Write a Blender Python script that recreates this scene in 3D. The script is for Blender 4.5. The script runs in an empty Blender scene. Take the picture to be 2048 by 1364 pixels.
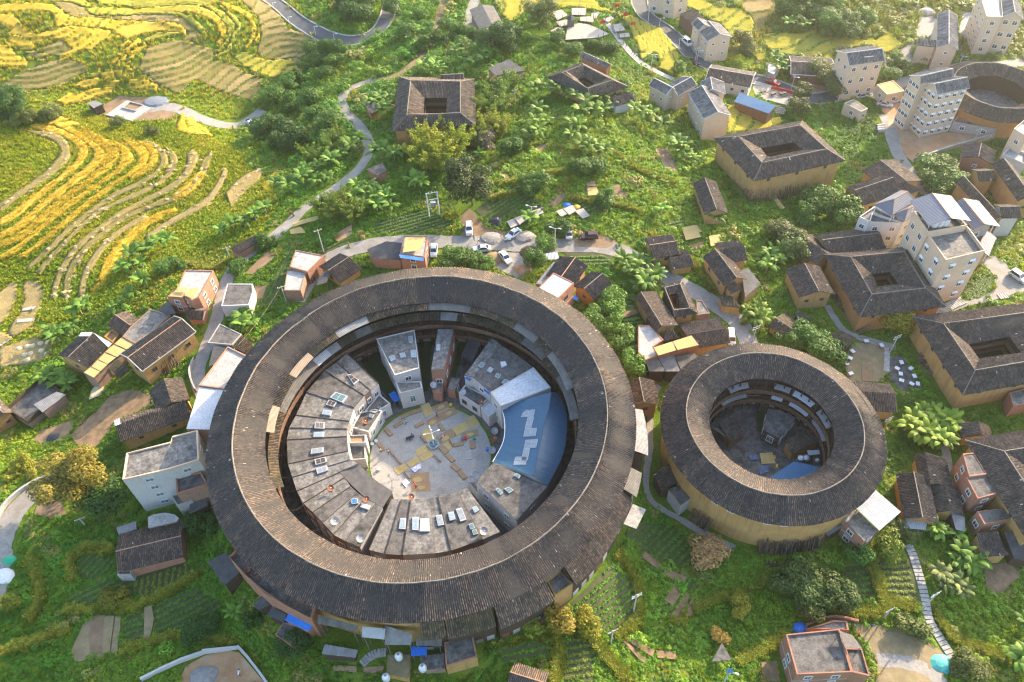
import bpy,math,random
from math import cos,sin,atan2,hypot
RU=random.uniform
import numpy as np
from mathutils import Matrix,Vector
rng=np.random.default_rng(7)
NA=np.array
NU=rng.uniform
random.seed(7)
scene=bpy.context.scene
COL=scene.collection
# camera
PW,PH,FPX=2048.0,1364.0,1593.0
PITCH,ROLL,CAMZ=math.radians(48.96),math.radians(-2.59),132.0
CP,SP,CR,SR=cos(PITCH),sin(PITCH),cos(ROLL),sin(ROLL)
cam=bpy.data.cameras.new('camera')
cam.sensor_width=36.0
cam.lens=FPX/PW*36.0
cam.clip_start,cam.clip_end=1.0,6000.0
cam_ob=bpy.data.objects.new('camera',cam)
COL.objects.link(cam_ob)
scene.camera=cam_ob
_r=Vector((CR,SR*SP,SR*CP));_u=Vector((-SR,CR*SP,CR*CP));_b=Vector((0,-CP,SP))
cam_ob.matrix_world=Matrix(((_r.x,_u.x,_b.x,0),(_r.y,_u.y,_b.y,0),(_r.z,_u.z,_b.z,CAMZ),(0,0,0,1)))
# light
SUN_AZ,SUN_EL=math.radians(46.0),math.radians(22.0)
world=bpy.data.worlds.new('World');scene.world=world;world.use_nodes=True
wn=world.node_tree.nodes;wl=world.node_tree.links
sky=wn.new('ShaderNodeTexSky');sky.sky_type='NISHITA';sky.sun_disc=False
sky.sun_elevation,sky.sun_rotation=SUN_EL,SUN_AZ
sky.air_density,sky.dust_density,sky.ozone_density=1.0,2.0,1.0
bg=wn['Background'];bg.inputs[1].default_value=0.15
wl.new(sky.outputs[0],bg.inputs[0])
sun=bpy.data.lights.new('sun','SUN');sun.energy=3.4;sun.angle=math.radians(0.6);sun.color=(1.0,0.80,0.55)
sun_ob=bpy.data.objects.new('sun',sun);COL.objects.link(sun_ob)
sd=Vector((sin(SUN_AZ)*cos(SUN_EL),cos(SUN_AZ)*cos(SUN_EL),sin(SUN_EL)))
sun_ob.rotation_euler=(-sd).to_track_quat('-Z','Y').to_euler()
sun_ob.location=sd*400
vs=scene.view_settings
vs.view_transform='Standard';vs.look='None';vs.gamma=1.0;vs.use_curve_mapping=False
vs.exposure=2.3
scene.cycles.max_bounces=6
scene.cycles.transparent_max_bounces=6
scene.cycles.volume_bounces=1
scene.cycles.use_denoising=True;scene.cycles.filter_width=1.2;scene.cycles.sample_clamp_indirect=1.5;scene.cycles.sample_clamp_direct=6.0
# picking points of the photograph as places on the ground
TILES={'P':(0,0,1.0),'T1':(0,0,2.9257),'T2':(700,0,2.9257),'T3':(1348,0,2.9257),'T4':(0,450,2.9257),'T5':(700,450,2.9257),'T6':(1348,450,2.9257),'T7':(0,898,2.9257),'T8':(700,898,2.9257),'T9':(1348,898,2.9257),'Z1':(400,520,4.452),'Z2':(840,520,4.452),'Z3':(400,820,4.452),'Z4':(840,820,4.452),'Z5':(400,1058,4.452),'Z6':(840,1058,4.452),'Z7':(1300,670,4.096),'Z8':(1280,850,3.789),'S1':(1280,0,5.328),'S2':(1664,0,5.328),'S3':(1664,240,5.328),'S4':(1280,480,5.328),'S5':(1664,480,5.328),'S6':(1740,820,6.649),'S7':(80,580,5.328),'S8':(700,640,6.606)}
def px(tile,*pts):
 ox,oy,s=TILES[tile]
 out=[(ox+x/s,oy+y/s)for x,y in pts]
 return out
def rays(P):
 P=np.asarray(P,float).reshape(-1,2)
 x=(P[:,0]-PW/2)/FPX;y=-(P[:,1]-PH/2)/FPX
 x,y=CR*x-SR*y,SR*x+CR*y
 return np.stack([x,CP+y*SP,-SP+y*CP],1)
def at(p,z):
 d=rays([p])[0];t=(z-CAMZ)/d[2]
 return Vector((d[0]*t,d[1]*t,z))
def project(X):
 X=np.asarray(X,float).reshape(-1,3)-NA([0,0,CAMZ])
 a=X@NA(_r);b=X@NA(_u);c=-(X@NA(_b))
 c=np.where(c>1e-3,c,1e-3)
 return np.stack([PW/2+a/c*FPX,PH/2-b/c*FPX],1),c
 # terrain heights
CTRL=[(420,900,0),(600,640,0),(840,540,.5),(1100,560,0),(1270,850,-1),(840,1275,1),(840,860,0),(600,1230,0),(1170,1170,.5),(700,800,0),(980,900,0),(1330,850,-4),(1550,700,-4),(1560,1090,-5),(1790,850,-5),(1550,870,-4.5),(1340,980,-4),(1460,600,-2),(1320,560,-1),(1950,700,-5),(1790,760,-5),(1770,560,-4),(1900,600,-4),(2000,560,-4),(1000,490,1),(850,490,1),(1200,500,.5),(1000,380,4),(1150,250,7),(1100,330,6),(1250,350,4),(870,250,3),(870,180,3),(930,130,2),(1000,130,3),(1180,170,6),(700,250,-1),(690,200,-2),(650,370,0),(560,440,-1),(450,600,-1),(400,740,-1),(750,400,2),(800,330,3),(300,700,-4),(180,720,-6),(400,580,-2),(300,450,-8),(150,300,-7),(0,450,-7),(50,600,-10),(0,750,-10),(450,380,-7),(80,830,-8),(560,260,-13),(480,150,-9),(500,230,-13),(250,100,0),(100,30,6),(0,100,2),(0,200,-3),(250,220,-9),(650,60,-4),(730,60,-3),(850,60,0),(400,20,2),(600,150,-12),(560,330,-9),(1170,40,4),(1300,90,2),(1380,90,-2),(1400,10,0),(1450,130,-5),(1500,60,-4),(1700,60,-5),(1900,80,-4),(1570,190,-6),(1700,200,-7),(1350,190,0),(1560,330,-5),(1800,330,-6),(1980,380,-6),(1420,400,0),(1200,450,2),(1880,200,-6),(2040,150,-4),(50,1000,-4),(150,1200,-6),(100,1330,-8),(450,1340,-6),(700,1340,-4),(1000,1330,-3),(1250,1250,-4),(1400,1200,-6),(1650,1300,-7),(2000,1300,-9),(2000,1000,-6),(1820,1000,-5.5),(250,880,-3),(330,950,-3),(300,1080,-4)]
_C=NA([[*at((a,b),z)]for a,b,z in CTRL])
def _inv_interp(XY):
 d2=((XY[:,None,:]-_C[None,:,:2])**2).sum(-1)
 w=1.0/(d2+60.0)**1.6
 return(w*_C[None,:,2]).sum(1)/w.sum(1)
_GX=np.arange(-420,421,4.0);_GY=np.arange(-80,701,4.0)
_gx,_gy=np.meshgrid(_GX,_GY)
_GZ=_inv_interp(np.stack([_gx.ravel(),_gy.ravel()],1)).reshape(_gx.shape)
for _i in range(2):
 _p=np.pad(_GZ,1,mode='edge')
 _GZ=(_p[:-2,1:-1]+_p[2:,1:-1]+_p[1:-1,:-2]+_p[1:-1,2:]+2*_p[1:-1,1:-1])/6
RC1,RC2=(-16.96,86.08),(48.32,85.21)
def hgt(x,y):
 x=np.asarray(x,float);y=np.asarray(y,float)
 fx=np.clip((x-_GX[0])/4,0,len(_GX)-1.001);fy=np.clip((y-_GY[0])/4,0,len(_GY)-1.001)
 i=fx.astype(int);j=fy.astype(int);a=fx-i;b=fy-j
 a=a*a*(3-2*a)*.5+a*.5;b=b*b*(3-2*b)*.5+b*.5
 z=(_GZ[j,i]*(1-a)+_GZ[j,i+1]*a)*(1-b)+(_GZ[j+1,i]*(1-a)+_GZ[j+1,i+1]*a)*b
 for(cx,cy),R,z0 in((RC1,38.0,0.0),(RC2,21.0,-4.5)):
  d=np.hypot(x-cx,y-cy);w=np.clip((R+7-d)/7,0,1);w=w*w*(3-2*w)
  z=z*(1-w)+z0*w
 return z
def h1(x,y):return float(hgt(NA([x]),NA([y]))[0])
def gp(p,dz=0.0):
 """the ground point seen at a pixel of the photograph"""
 z=0.0
 for _ in range(14):
  q=at(p,z);z=.35*z+.65*h1(q.x,q.y)
 q=at(p,z);return Vector((q.x,q.y,h1(q.x,q.y)+dz))
def gps(P,dz=0.0):return[gp(p,dz)for p in P]
def above(p,h,base=None):
 """the point at height h above the ground (or a given base level) seen at a pixel"""
 if base is not None:return at(p,base+h)
 z=h
 for _ in range(14):
  q=at(p,z);z=.35*z+.65*(h1(q.x,q.y)+h)
 return at(p,z)
 # materials
MATS={}
def _mat(name):
 m=bpy.data.materials.new(name);m.use_nodes=True
 n=m.node_tree.nodes;l=m.node_tree.links
 return m,n,l,n['Principled BSDF']
def ramp(n,l,fac,stops):
 r=n.new('ShaderNodeValToRGB')
 e=r.color_ramp.elements
 while len(e)<len(stops):e.new(0.5)
 for k,(p,c)in enumerate(stops):
  e[k].position=p;e[k].color=(*c,1)if len(c)==3 else c
 l.new(fac,r.inputs[0]);return r.outputs[0]
def noise(n,l,vec,scale,detail=5,rough=.6):
 t=n.new('ShaderNodeTexNoise');t.inputs['Scale'].default_value=scale;t.inputs['Detail'].default_value=detail;t.inputs['Roughness'].default_value=rough
 l.new(vec,t.inputs['Vector']);return t
KA=.78
def kc(c):return tuple(v*KA for v in c)
def mixc(n,l,fac,a,b,mode='MIX'):
 m=n.new('ShaderNodeMix');m.data_type='RGBA';m.blend_type=mode
 if isinstance(fac,(int,float)):m.inputs[0].default_value=fac
 else:l.new(fac,m.inputs[0])
 for s,v in((6,a),(7,b)):
  if isinstance(v,tuple):m.inputs[s].default_value=(*v,1)if len(v)==3 else v
  else:l.new(v,m.inputs[s])
 return m.outputs[2]
def bump(n,l,b,hgt_out,strength=.4,dist=.05):
 k=n.new('ShaderNodeBump');k.inputs['Strength'].default_value=strength;k.inputs['Distance'].default_value=dist
 l.new(hgt_out,k.inputs['Height']);l.new(k.outputs[0],b.inputs['Normal'])
def geo_pos(n):
 g=n.new('ShaderNodeNewGeometry');return g.outputs['Position']
def mns(name,c1,c2,scale=1.0,rough=.85,stain=None,stain_scale=.25,stain_amt=(.45,.7),bmp=.3,fine=9.0,c3=None):
 """two-tone mottled surface with optional large stains; world-space so neighbours differ"""
 if name in MATS:return MATS[name]
 m,n,l,b=_mat(name);P=geo_pos(n);c1,c2=kc(c1),kc(c2);c3=c3 and kc(c3);stain=stain and kc(stain)
 t=noise(n,l,P,scale,8,.65)
 stops=[(.3,c1),(.68,c2)]if c3 is None else[(.28,c1),(.5,c2),(.72,c3)]
 c=ramp(n,l,t.outputs[0],stops)
 f=noise(n,l,P,fine,4,.7)
 k=ramp(n,l,f.outputs[0],[(.25,(.62,.62,.62)),(.75,(1.32,1.32,1.32))])
 c=mixc(n,l,1.0,c,k,'MULTIPLY')
 if stain:
  s=noise(n,l,P,stain_scale,7,.7)
  f2=ramp(n,l,s.outputs[0],[(stain_amt[0],(0,0,0)),(stain_amt[1],(1,1,1))])
  c=mixc(n,l,f2,c,stain)
 l.new(c,b.inputs['Base Color']);b.inputs['Roughness'].default_value=rough
 b.inputs['Specular IOR Level'].default_value=.25
 if bmp:bump(n,l,b,f.outputs[0],bmp,.04)
 MATS[name]=m;return m
def mpl(name,c,rough=.6,metal=0.0,spec=.4,var=.15):
 if name in MATS:return MATS[name]
 m,n,l,b=_mat(name)
 t=noise(n,l,geo_pos(n),3.0,4)
 k=ramp(n,l,t.outputs[0],[(.3,(1-var,)*3),(.7,(1+var,)*3)])
 col=mixc(n,l,1.0,kc(c),k,'MULTIPLY')
 l.new(col,b.inputs['Base Color']);b.inputs['Roughness'].default_value=rough;b.inputs['Metallic'].default_value=metal
 b.inputs['Specular IOR Level'].default_value=spec
 MATS[name]=m;return m
def m_tile(name,dark,mid,warm,moss=(.05,.06,.03),mossamt=(.62,.8)):
 """clay roof tiles: every tile's own tone comes from the mesh attribute 'tint'"""
 if name in MATS:return MATS[name]
 m,n,l,b=_mat(name)
 a=n.new('ShaderNodeAttribute');a.attribute_name='tint';dark,mid,warm=kc(dark),kc(mid),kc(warm)
 c=ramp(n,l,a.outputs['Fac'],[(0,dark),(.45,mid),(.82,warm),(.955,tuple(min(1,v*1.5)for v in warm)),(.97,(.42,.39,.36))])
 P=geo_pos(n)
 s=noise(n,l,P,.18,6,.7)
 f2=ramp(n,l,s.outputs[0],[(mossamt[0],(0,0,0)),(mossamt[1],(1,1,1))])
 c=mixc(n,l,f2,c,moss)
 s2=noise(n,l,P,.5,5,.7)
 k=ramp(n,l,s2.outputs[0],[(.28,(.5,.51,.55)),(.72,(1.5,1.4,1.3))])
 c=mixc(n,l,1.0,c,k,'MULTIPLY')
 l.new(c,b.inputs['Base Color']);b.inputs['Roughness'].default_value=.9;b.inputs['Specular IOR Level'].default_value=.2
 MATS[name]=m;return m
def m_earth(name,c1,c2,low):
 """rammed earth: lift lines, weathering streaks, stains"""
 if name in MATS:return MATS[name]
 m,n,l,b=_mat(name);P=geo_pos(n);c1,c2,low=kc(c1),kc(c2),kc(low)
 t=noise(n,l,P,.5,8,.7)
 c=ramp(n,l,t.outputs[0],[(.3,c1),(.7,c2)])
 mp=n.new('ShaderNodeMapping');mp.inputs['Scale'].default_value=(1.4,1.4,.12);l.new(P,mp.inputs[0])
 st=noise(n,l,mp.outputs[0],1.0,5,.65)
 f=ramp(n,l,st.outputs[0],[(.5,(0,0,0)),(.78,(.65,.65,.65))])
 c=mixc(n,l,f,c,low)
 sx=n.new('ShaderNodeSeparateXYZ');l.new(P,sx.inputs[0])
 w=n.new('ShaderNodeMath');w.operation='MULTIPLY';w.inputs[1].default_value=2.2;l.new(sx.outputs[2],w.inputs[0])
 fr=n.new('ShaderNodeMath');fr.operation='FRACT';l.new(w.outputs[0],fr.inputs[0])
 ln=ramp(n,l,fr.outputs[0],[(.0,(.55,.55,.55)),(.09,(1,1,1)),(1,(1,1,1))])
 c=mixc(n,l,.6,c,mixc(n,l,1.0,c,ln,'MULTIPLY'))
 l.new(c,b.inputs['Base Color']);b.inputs['Roughness'].default_value=.95;b.inputs['Specular IOR Level'].default_value=.1
 bump(n,l,b,t.outputs[0],.5,.15)
 MATS[name]=m;return m
def m_brick(name,c1,c2,mortar,stain=(.09,.07,.06)):
 if name in MATS:return MATS[name]
 m,n,l,b=_mat(name);P=geo_pos(n);c1,c2,mortar=kc(c1),kc(c2),kc(mortar)
 uv=n.new('ShaderNodeUVMap');uv.uv_map='UVMap'
 br=n.new('ShaderNodeTexBrick');br.inputs['Scale'].default_value=1.0
 br.inputs['Brick Width'].default_value=.36;br.inputs['Row Height'].default_value=.12;br.inputs['Mortar Size'].default_value=.014
 br.inputs['Color1'].default_value=(*c1,1);br.inputs['Color2'].default_value=(*c2,1);br.inputs['Mortar'].default_value=(*mortar,1)
 l.new(uv.outputs[0],br.inputs['Vector'])
 t=noise(n,l,P,.7,7,.7)
 f=ramp(n,l,t.outputs[0],[(.52,(0,0,0)),(.75,(.8,.8,.8))])
 c=mixc(n,l,f,br.outputs[0],stain)
 l.new(c,b.inputs['Base Color']);b.inputs['Roughness'].default_value=.9;b.inputs['Specular IOR Level'].default_value=.15
 bump(n,l,b,br.outputs['Fac'],-.3,.03)
 MATS[name]=m;return m
def mrb(name,c1,c2,freq=5.0,rust=None,rough=.5,metal=0.0):
 """profiled sheet: flutes run up the slope (UV x across)"""
 if name in MATS:return MATS[name]
 m,n,l,b=_mat(name);P=geo_pos(n);c1,c2=kc(c1),kc(c2);rust=rust and kc(rust)
 t=noise(n,l,P,.8,6,.65)
 c=ramp(n,l,t.outputs[0],[(.3,c1),(.7,c2)])
 if rust:
  s=noise(n,l,P,.6,7,.75)
  f=ramp(n,l,s.outputs[0],[(.52,(0,0,0)),(.68,(1,1,1))])
  c=mixc(n,l,f,c,rust)
 uv=n.new('ShaderNodeUVMap');uv.uv_map='UVMap'
 sx=n.new('ShaderNodeSeparateXYZ');l.new(uv.outputs[0],sx.inputs[0])
 w=n.new('ShaderNodeMath');w.operation='MULTIPLY';w.inputs[1].default_value=freq*6.283;l.new(sx.outputs[0],w.inputs[0])
 sn=n.new('ShaderNodeMath');sn.operation='SINE';l.new(w.outputs[0],sn.inputs[0])
 l.new(c,b.inputs['Base Color']);b.inputs['Roughness'].default_value=rough+.15;b.inputs['Specular IOR Level'].default_value=.2
 bump(n,l,b,sn.outputs[0],.6,.04)
 MATS[name]=m;return m
def m_leaf(name,instancer=False,trans=.3):
 """leaves: colour comes from the plant's own object colour, or from the instanced clump's colour"""
 if name in MATS:return MATS[name]
 m=bpy.data.materials.new(name);m.use_nodes=True
 n=m.node_tree.nodes;l=m.node_tree.links;n.clear()
 out=n.new('ShaderNodeOutputMaterial')
 if instancer:
  a=n.new('ShaderNodeAttribute');a.attribute_type='INSTANCER';a.attribute_name='col';base=a.outputs['Color']
 else:
  a=n.new('ShaderNodeObjectInfo');base=a.outputs['Color']
 t=n.new('ShaderNodeAttribute');t.attribute_name='tint'
 k=ramp(n,l,t.outputs['Fac'],[(0,(.6,.66,.6)),(.5,(1,1,1)),(1,(1.5,1.36,1.1))])
 c=mixc(n,l,1.0,base,k,'MULTIPLY')
 d=n.new('ShaderNodeBsdfPrincipled');d.inputs['Roughness'].default_value=.55;d.inputs['Specular IOR Level'].default_value=.18
 l.new(c,d.inputs['Base Color'])
 tr=n.new('ShaderNodeBsdfTranslucent');c2=mixc(n,l,1.0,c,(1.15,1.25,.5),'MULTIPLY');l.new(c2,tr.inputs[0])
 mx=n.new('ShaderNodeMixShader');mx.inputs[0].default_value=trans
 l.new(d.outputs[0],mx.inputs[1]);l.new(tr.outputs[0],mx.inputs[2]);l.new(mx.outputs[0],out.inputs[0])
 MATS[name]=m;return m
m_tile('tile_dark',(.04,.037,.037),(.095,.082,.074),(.19,.135,.095))
m_tile('tile_brown',(.06,.052,.048),(.13,.105,.088),(.24,.16,.11))
m_tile('tile_grey',(.10,.10,.105),(.19,.19,.19),(.28,.27,.26),(.12,.12,.11))
m_tile('tile_moss',(.045,.04,.03),(.10,.085,.06),(.19,.13,.075),(.075,.075,.03),(.5,.72))
mns('tile_bed',(.03,.028,.026),(.06,.052,.045),2.0,bmp=0)
mns('ridge_mortar',(.16,.14,.115),(.28,.24,.195),2.0)
mns('ridge_white',(.42,.41,.39),(.58,.56,.54),2.0)
mns('ridge_brick',(.36,.2,.13),(.5,.3,.2),2.0)
m_earth('earth',(.4,.235,.085),(.52,.335,.14),(.2,.13,.07))
m_earth('earth_orange',(.36,.18,.07),(.47,.25,.1),(.27,.15,.07))
m_brick('brick',(.34,.125,.07),(.46,.19,.1),(.33,.27,.23))
m_brick('brick_dull',(.28,.15,.1),(.38,.22,.15),(.3,.25,.2))
mns('plaster_beige',(.6,.45,.31),(.68,.52,.375),.4,stain=(.5,.4,.3),stain_scale=.3,stain_amt=(.55,.85),bmp=.1)
mns('plaster_white',(.48,.465,.44),(.62,.6,.57),.5,stain=(.36,.34,.31),stain_scale=.5,stain_amt=(.5,.8),bmp=.1)
mns('plaster_grey',(.33,.31,.29),(.48,.46,.43),.6,stain=(.2,.19,.18),stain_scale=.6,stain_amt=(.48,.75),bmp=.15)
mns('concrete',(.1,.094,.088),(.2,.186,.17),1.6,stain=(.055,.052,.05),stain_scale=.55,stain_amt=(.47,.7),bmp=.3,fine=3.0,c3=(.34,.325,.3))
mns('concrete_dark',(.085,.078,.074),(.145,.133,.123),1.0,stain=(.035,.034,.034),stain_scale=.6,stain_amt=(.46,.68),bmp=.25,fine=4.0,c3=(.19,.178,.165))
mns('concrete_pale',(.29,.275,.255),(.41,.39,.36),.8,stain=(.25,.22,.19),stain_scale=.5,stain_amt=(.55,.75),bmp=.2,fine=3.0,c3=(.5,.48,.45))
mns('membrane_white',(.5,.51,.53),(.64,.65,.67),.7,stain=(.42,.4,.38),stain_scale=.5,stain_amt=(.58,.76),bmp=.15,fine=3.0)
mns('pavement',(.31,.29,.26),(.43,.405,.365),.5,stain=(.17,.16,.145),stain_scale=.25,stain_amt=(.5,.75),bmp=.15,fine=5.0)
mns('road_concrete',(.25,.23,.205),(.36,.335,.3),.35,stain=(.2,.17,.13),stain_scale=.2,stain_amt=(.48,.75),bmp=.15,fine=4.0)
mns('asphalt',(.075,.078,.085),(.12,.122,.13),.6,bmp=.1)
mns('dirt',(.2,.125,.065),(.33,.22,.13),.5,stain=(.2,.13,.08),stain_scale=.3,bmp=.5)
mns('dirt_orange',(.34,.17,.075),(.48,.29,.155),.25,stain=(.46,.34,.23),stain_scale=.12,stain_amt=(.48,.65),bmp=.5)
mns('gravel',(.22,.2,.18),(.36,.335,.3),1.5,bmp=.5)
mns('straw_field',(.2,.15,.075),(.32,.25,.14),.8,stain=(.2,.16,.08),stain_scale=.5,bmp=.5)
mns('soil',(.21,.125,.065),(.34,.215,.125),1.2,stain=(.1,.085,.04),stain_scale=.5,bmp=.6)
mns('timber',(.13,.07,.045),(.24,.135,.085),2.0,bmp=.2)
mns('timber_grey',(.11,.095,.085),(.24,.205,.18),3.0,bmp=.2)
mns('timber_dark',(.05,.033,.025),(.1,.065,.045),2.0,bmp=.2)
mns('bamboo',(.4,.33,.2),(.55,.46,.3),3.0,bmp=0)
mns('grain',(.46,.32,.115),(.58,.42,.17),.9,bmp=.3,fine=14.0)
mns('mat_woven',(.3,.19,.105),(.4,.265,.15),2.5,bmp=.2)
mns('straw',(.5,.4,.23),(.66,.55,.35),3.0,bmp=.5)
mns('rice',(.42,.29,.035),(.58,.43,.07),.35,bmp=.8,fine=2.5)
mrb('sheet_blue',(.05,.16,.3),(.075,.2,.36),4.0,rough=.45)
mrb('sheet_blue_bright',(.015,.14,.55),(.03,.2,.66),4.0,rough=.4)
mrb('sheet_navy',(.13,.145,.185),(.165,.18,.22),2.5,rough=.4)
mrb('sheet_copper',(.4,.28,.21),(.5,.36,.28),4.0,rough=.5)
mrb('sheet_white',(.36,.375,.4),(.46,.475,.49),3.0,rough=.45)
mrb('sheet_grey',(.18,.18,.185),(.3,.295,.29),4.0,rust=(.2,.17,.15),rough=.7)
mrb('sheet_dark',(.06,.06,.065),(.13,.125,.125),5.0,rust=(.09,.08,.075),rough=.8)
mrb('sheet_asbestos',(.11,.103,.096),(.19,.178,.164),4.0,rust=(.1,.09,.08),rough=.9)
mpl('white_paint',(.75,.75,.74),.5)
mpl('white_metal',(.8,.81,.82),.35,.2)
mpl('dish_grey',(.4,.41,.42),.5)
mpl('steel',(.5,.51,.52),.35,.8)
mpl('pole_concrete',(.46,.45,.43),.9)
mpl('tin',(.35,.35,.36),.5,.4)
mpl('dark_void',(.02,.019,.018),.9)
mpl('glass_dark',(.035,.045,.055),.12,0,.6)
mpl('glass_green',(.11,.2,.2),.12,0,.6)
mpl('glass_sky',(.28,.36,.4),.1,0,.6)
mpl('frame_white',(.72,.72,.7),.5)
mpl('door_wood',(.16,.075,.045),.7)
mpl('red',(.6,.03,.025),.6)
mpl('rust',(.27,.1,.05),.8)
mpl('blue_tarp',(.02,.16,.6),.5)
mpl('black_sheet',(.025,.028,.035),.5)
mpl('green_plastic',(.02,.35,.18),.5)
mpl('teal_net',(.08,.42,.36),.7)
mpl('yellow_sack',(.75,.5,.04),.6)
mpl('tyre',(.02,.02,.02),.9)
mpl('skin',(.45,.27,.18),.6)
mpl('hair',(.015,.012,.01),.6)
mpl('trousers',(.05,.055,.08),.9)
mpl('purple_cloth',(.3,.06,.42),.8)
mpl('pink_cloth',(.65,.2,.35),.8)
M=MATS
# mesh building
class MB:
 """collects polygons, then links them as ONE mesh object"""
 def __init__(s):s.v=[];s.f=[];s.m=[];s.uv=[]
 def poly(s,pts,mi=0,uv=None):
  k=len(s.v);s.v.extend([tuple(p)for p in pts]);s.f.append(tuple(range(k,k+len(pts))));s.m.append(mi)
  if uv is None:
   a=Vector(pts[0]);e=(Vector(pts[1])-a);L=e.length or 1;e=e/L
   nn=e.cross(Vector(pts[-1])-a);nn=nn.normalized()if nn.length>1e-9 else Vector((0,0,1));g=nn.cross(e)
   uv=[((Vector(p)-a).dot(e),(Vector(p)-a).dot(g))for p in pts]
  s.uv.append(uv)
  return s
 def box(s,c,size,rz=0.0,mi=0,tilt=None):
  x,y,z=size[0]/2,size[1]/2,size[2]/2
  R=Matrix.Rotation(rz,3,'Z')
  if tilt is not None:R=tilt
  c=Vector(c)
  P=[c+R@Vector((a*x,b*y,d*z))for d in(-1,1)for a,b in((-1,-1),(1,-1),(1,1),(-1,1))]
  for q in((3,2,1,0),(4,5,6,7),(0,1,5,4),(1,2,6,5),(2,3,7,6),(3,0,4,7)):s.poly([P[i]for i in q],mi)
  return s
 def prism(s,pts,z0,z1,mi=0,top=None,side=None,bottom=True):
  """upright prism over a plan polygon (anticlockwise)"""
  P=[Vector((p[0],p[1],0))for p in pts]
  if sum(P[i].x*P[(i+1)%len(P)].y-P[(i+1)%len(P)].x*P[i].y for i in range(len(P)))<0:P=P[::-1]
  n=len(P);u=0.0
  for i in range(n):
   a,b=P[i],P[(i+1)%n];L=(b-a).length
   s.poly([(a.x,a.y,z0),(b.x,b.y,z0),(b.x,b.y,z1),(a.x,a.y,z1)],mi if side is None else side,[(u,z0),(u+L,z0),(u+L,z1),(u,z1)]);u+=L
  s.poly([(p.x,p.y,z1)for p in P],mi if top is None else top,[(p.x,p.y)for p in P])
  if bottom:s.poly([(p.x,p.y,z0)for p in P[::-1]],mi)
  return s
 def tube(s,a,b,r0,r1=None,n=6,mi=0):
  a,b=Vector(a),Vector(b);r1=r0 if r1 is None else r1
  d=(b-a).normalized();t=d.cross(Vector((0,0,1)))
  t=t.normalized()if t.length>.02 else Vector((1,0,0));w=d.cross(t)
  A=[a+(t*cos(k*6.2832/n)+w*sin(k*6.2832/n))*r0 for k in range(n)]
  B=[b+(t*cos(k*6.2832/n)+w*sin(k*6.2832/n))*r1 for k in range(n)]
  for k in range(n):s.poly([A[k],A[(k+1)%n],B[(k+1)%n],B[k]][::-1],mi)
  s.poly(A,mi);s.poly(B[::-1],mi)
  return s
 def lathe(s,c,prof,n=12,mi=0):
  c=Vector(c)
  R=[[c+Vector((r*cos(k*6.2832/n),r*sin(k*6.2832/n),z))for k in range(n)]for r,z in prof]
  for i in range(len(R)-1):
   for k in range(n):s.poly([R[i][k],R[i][(k+1)%n],R[i+1][(k+1)%n],R[i+1][k]],mi)
  s.poly(R[-1],mi)
  return s
 def mesh(s,name,mats,org=(0,0,0),smooth=False):
  o=Vector(org);me=bpy.data.meshes.new(name)
  me.from_pydata([(x-o.x,y-o.y,z-o.z)for x,y,z in s.v],[],s.f)
  for m in mats:me.materials.append(M[m]if isinstance(m,str)else m)
  me.polygons.foreach_set('material_index',s.m)
  uvl=me.uv_layers.new(name='UVMap')
  uvl.data.foreach_set('uv',[c for f in s.uv for q in f for c in q])
  if smooth:me.polygons.foreach_set('use_smooth',[True]*len(s.f))
  me.update();return me
def link(name,data,parent=None,loc=None,mw=None,kind=None,label=None,cat=None,group=None):
 o=bpy.data.objects.new(name,data);COL.objects.link(o)
 if parent is not None:o.parent=parent
 if mw is not None:o.matrix_local=mw
 elif loc is not None:o.location=loc
 if kind:o['kind']=kind
 if label:o['label']=label
 if cat:o['category']=cat
 if group:o['group']=group
 return o
USED_LABELS={}
def thing(name,label,cat,loc=(0,0,0),rz=0.0,group=None):
 o=link(name,None,loc=loc,label=label,cat=cat,group=group);o.rotation_euler=(0,0,rz)
 o.empty_display_size=.2
 return o
def org_of(o):
 return Vector((0,0,0))if o is None else Vector(o.location)
def part(parent,name,mb,mats,smooth=False,label=None,kind=None):
 """a part built in world coordinates under a thing whose Empty is not turned"""
 if isinstance(mats,str):mats=[mats]
 g=parent;base=Vector((0,0,0))
 while g is not None:base+=Vector(g.location);g=g.parent
 return link(name,mb.mesh(name,mats,base,smooth),parent,kind=kind,label=label)
OCC=[]
def occupy(pts,grow=0.6):
 P=NA([[p[0],p[1]]for p in pts]);c=P.mean(0);d=P-c;L=np.hypot(d[:,0],d[:,1])[:,None]+1e-6
 OCC.append(c+d*(1+grow/L))
def tms(name,V,F,T,mat,org=(0,0,0),mats=None):
 V=np.asarray(V,np.float32)-NA(org,np.float32)
 me=bpy.data.meshes.new(name);F=np.asarray(F,np.int32);k=F.shape[1]
 me.vertices.add(len(V));me.vertices.foreach_set('co',V.ravel())
 me.loops.add(F.size);me.loops.foreach_set('vertex_index',F.ravel())
 me.polygons.add(len(F));me.polygons.foreach_set('loop_start',np.arange(0,F.size,k,dtype=np.int32))
 me.update(calc_edges=True)
 a=me.attributes.new('tint','FLOAT','FACE');a.data.foreach_set('value',np.asarray(T,np.float32))
 for m in(mats or[mat]):me.materials.append(M[m]if isinstance(m,str)else m)
 return me
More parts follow.
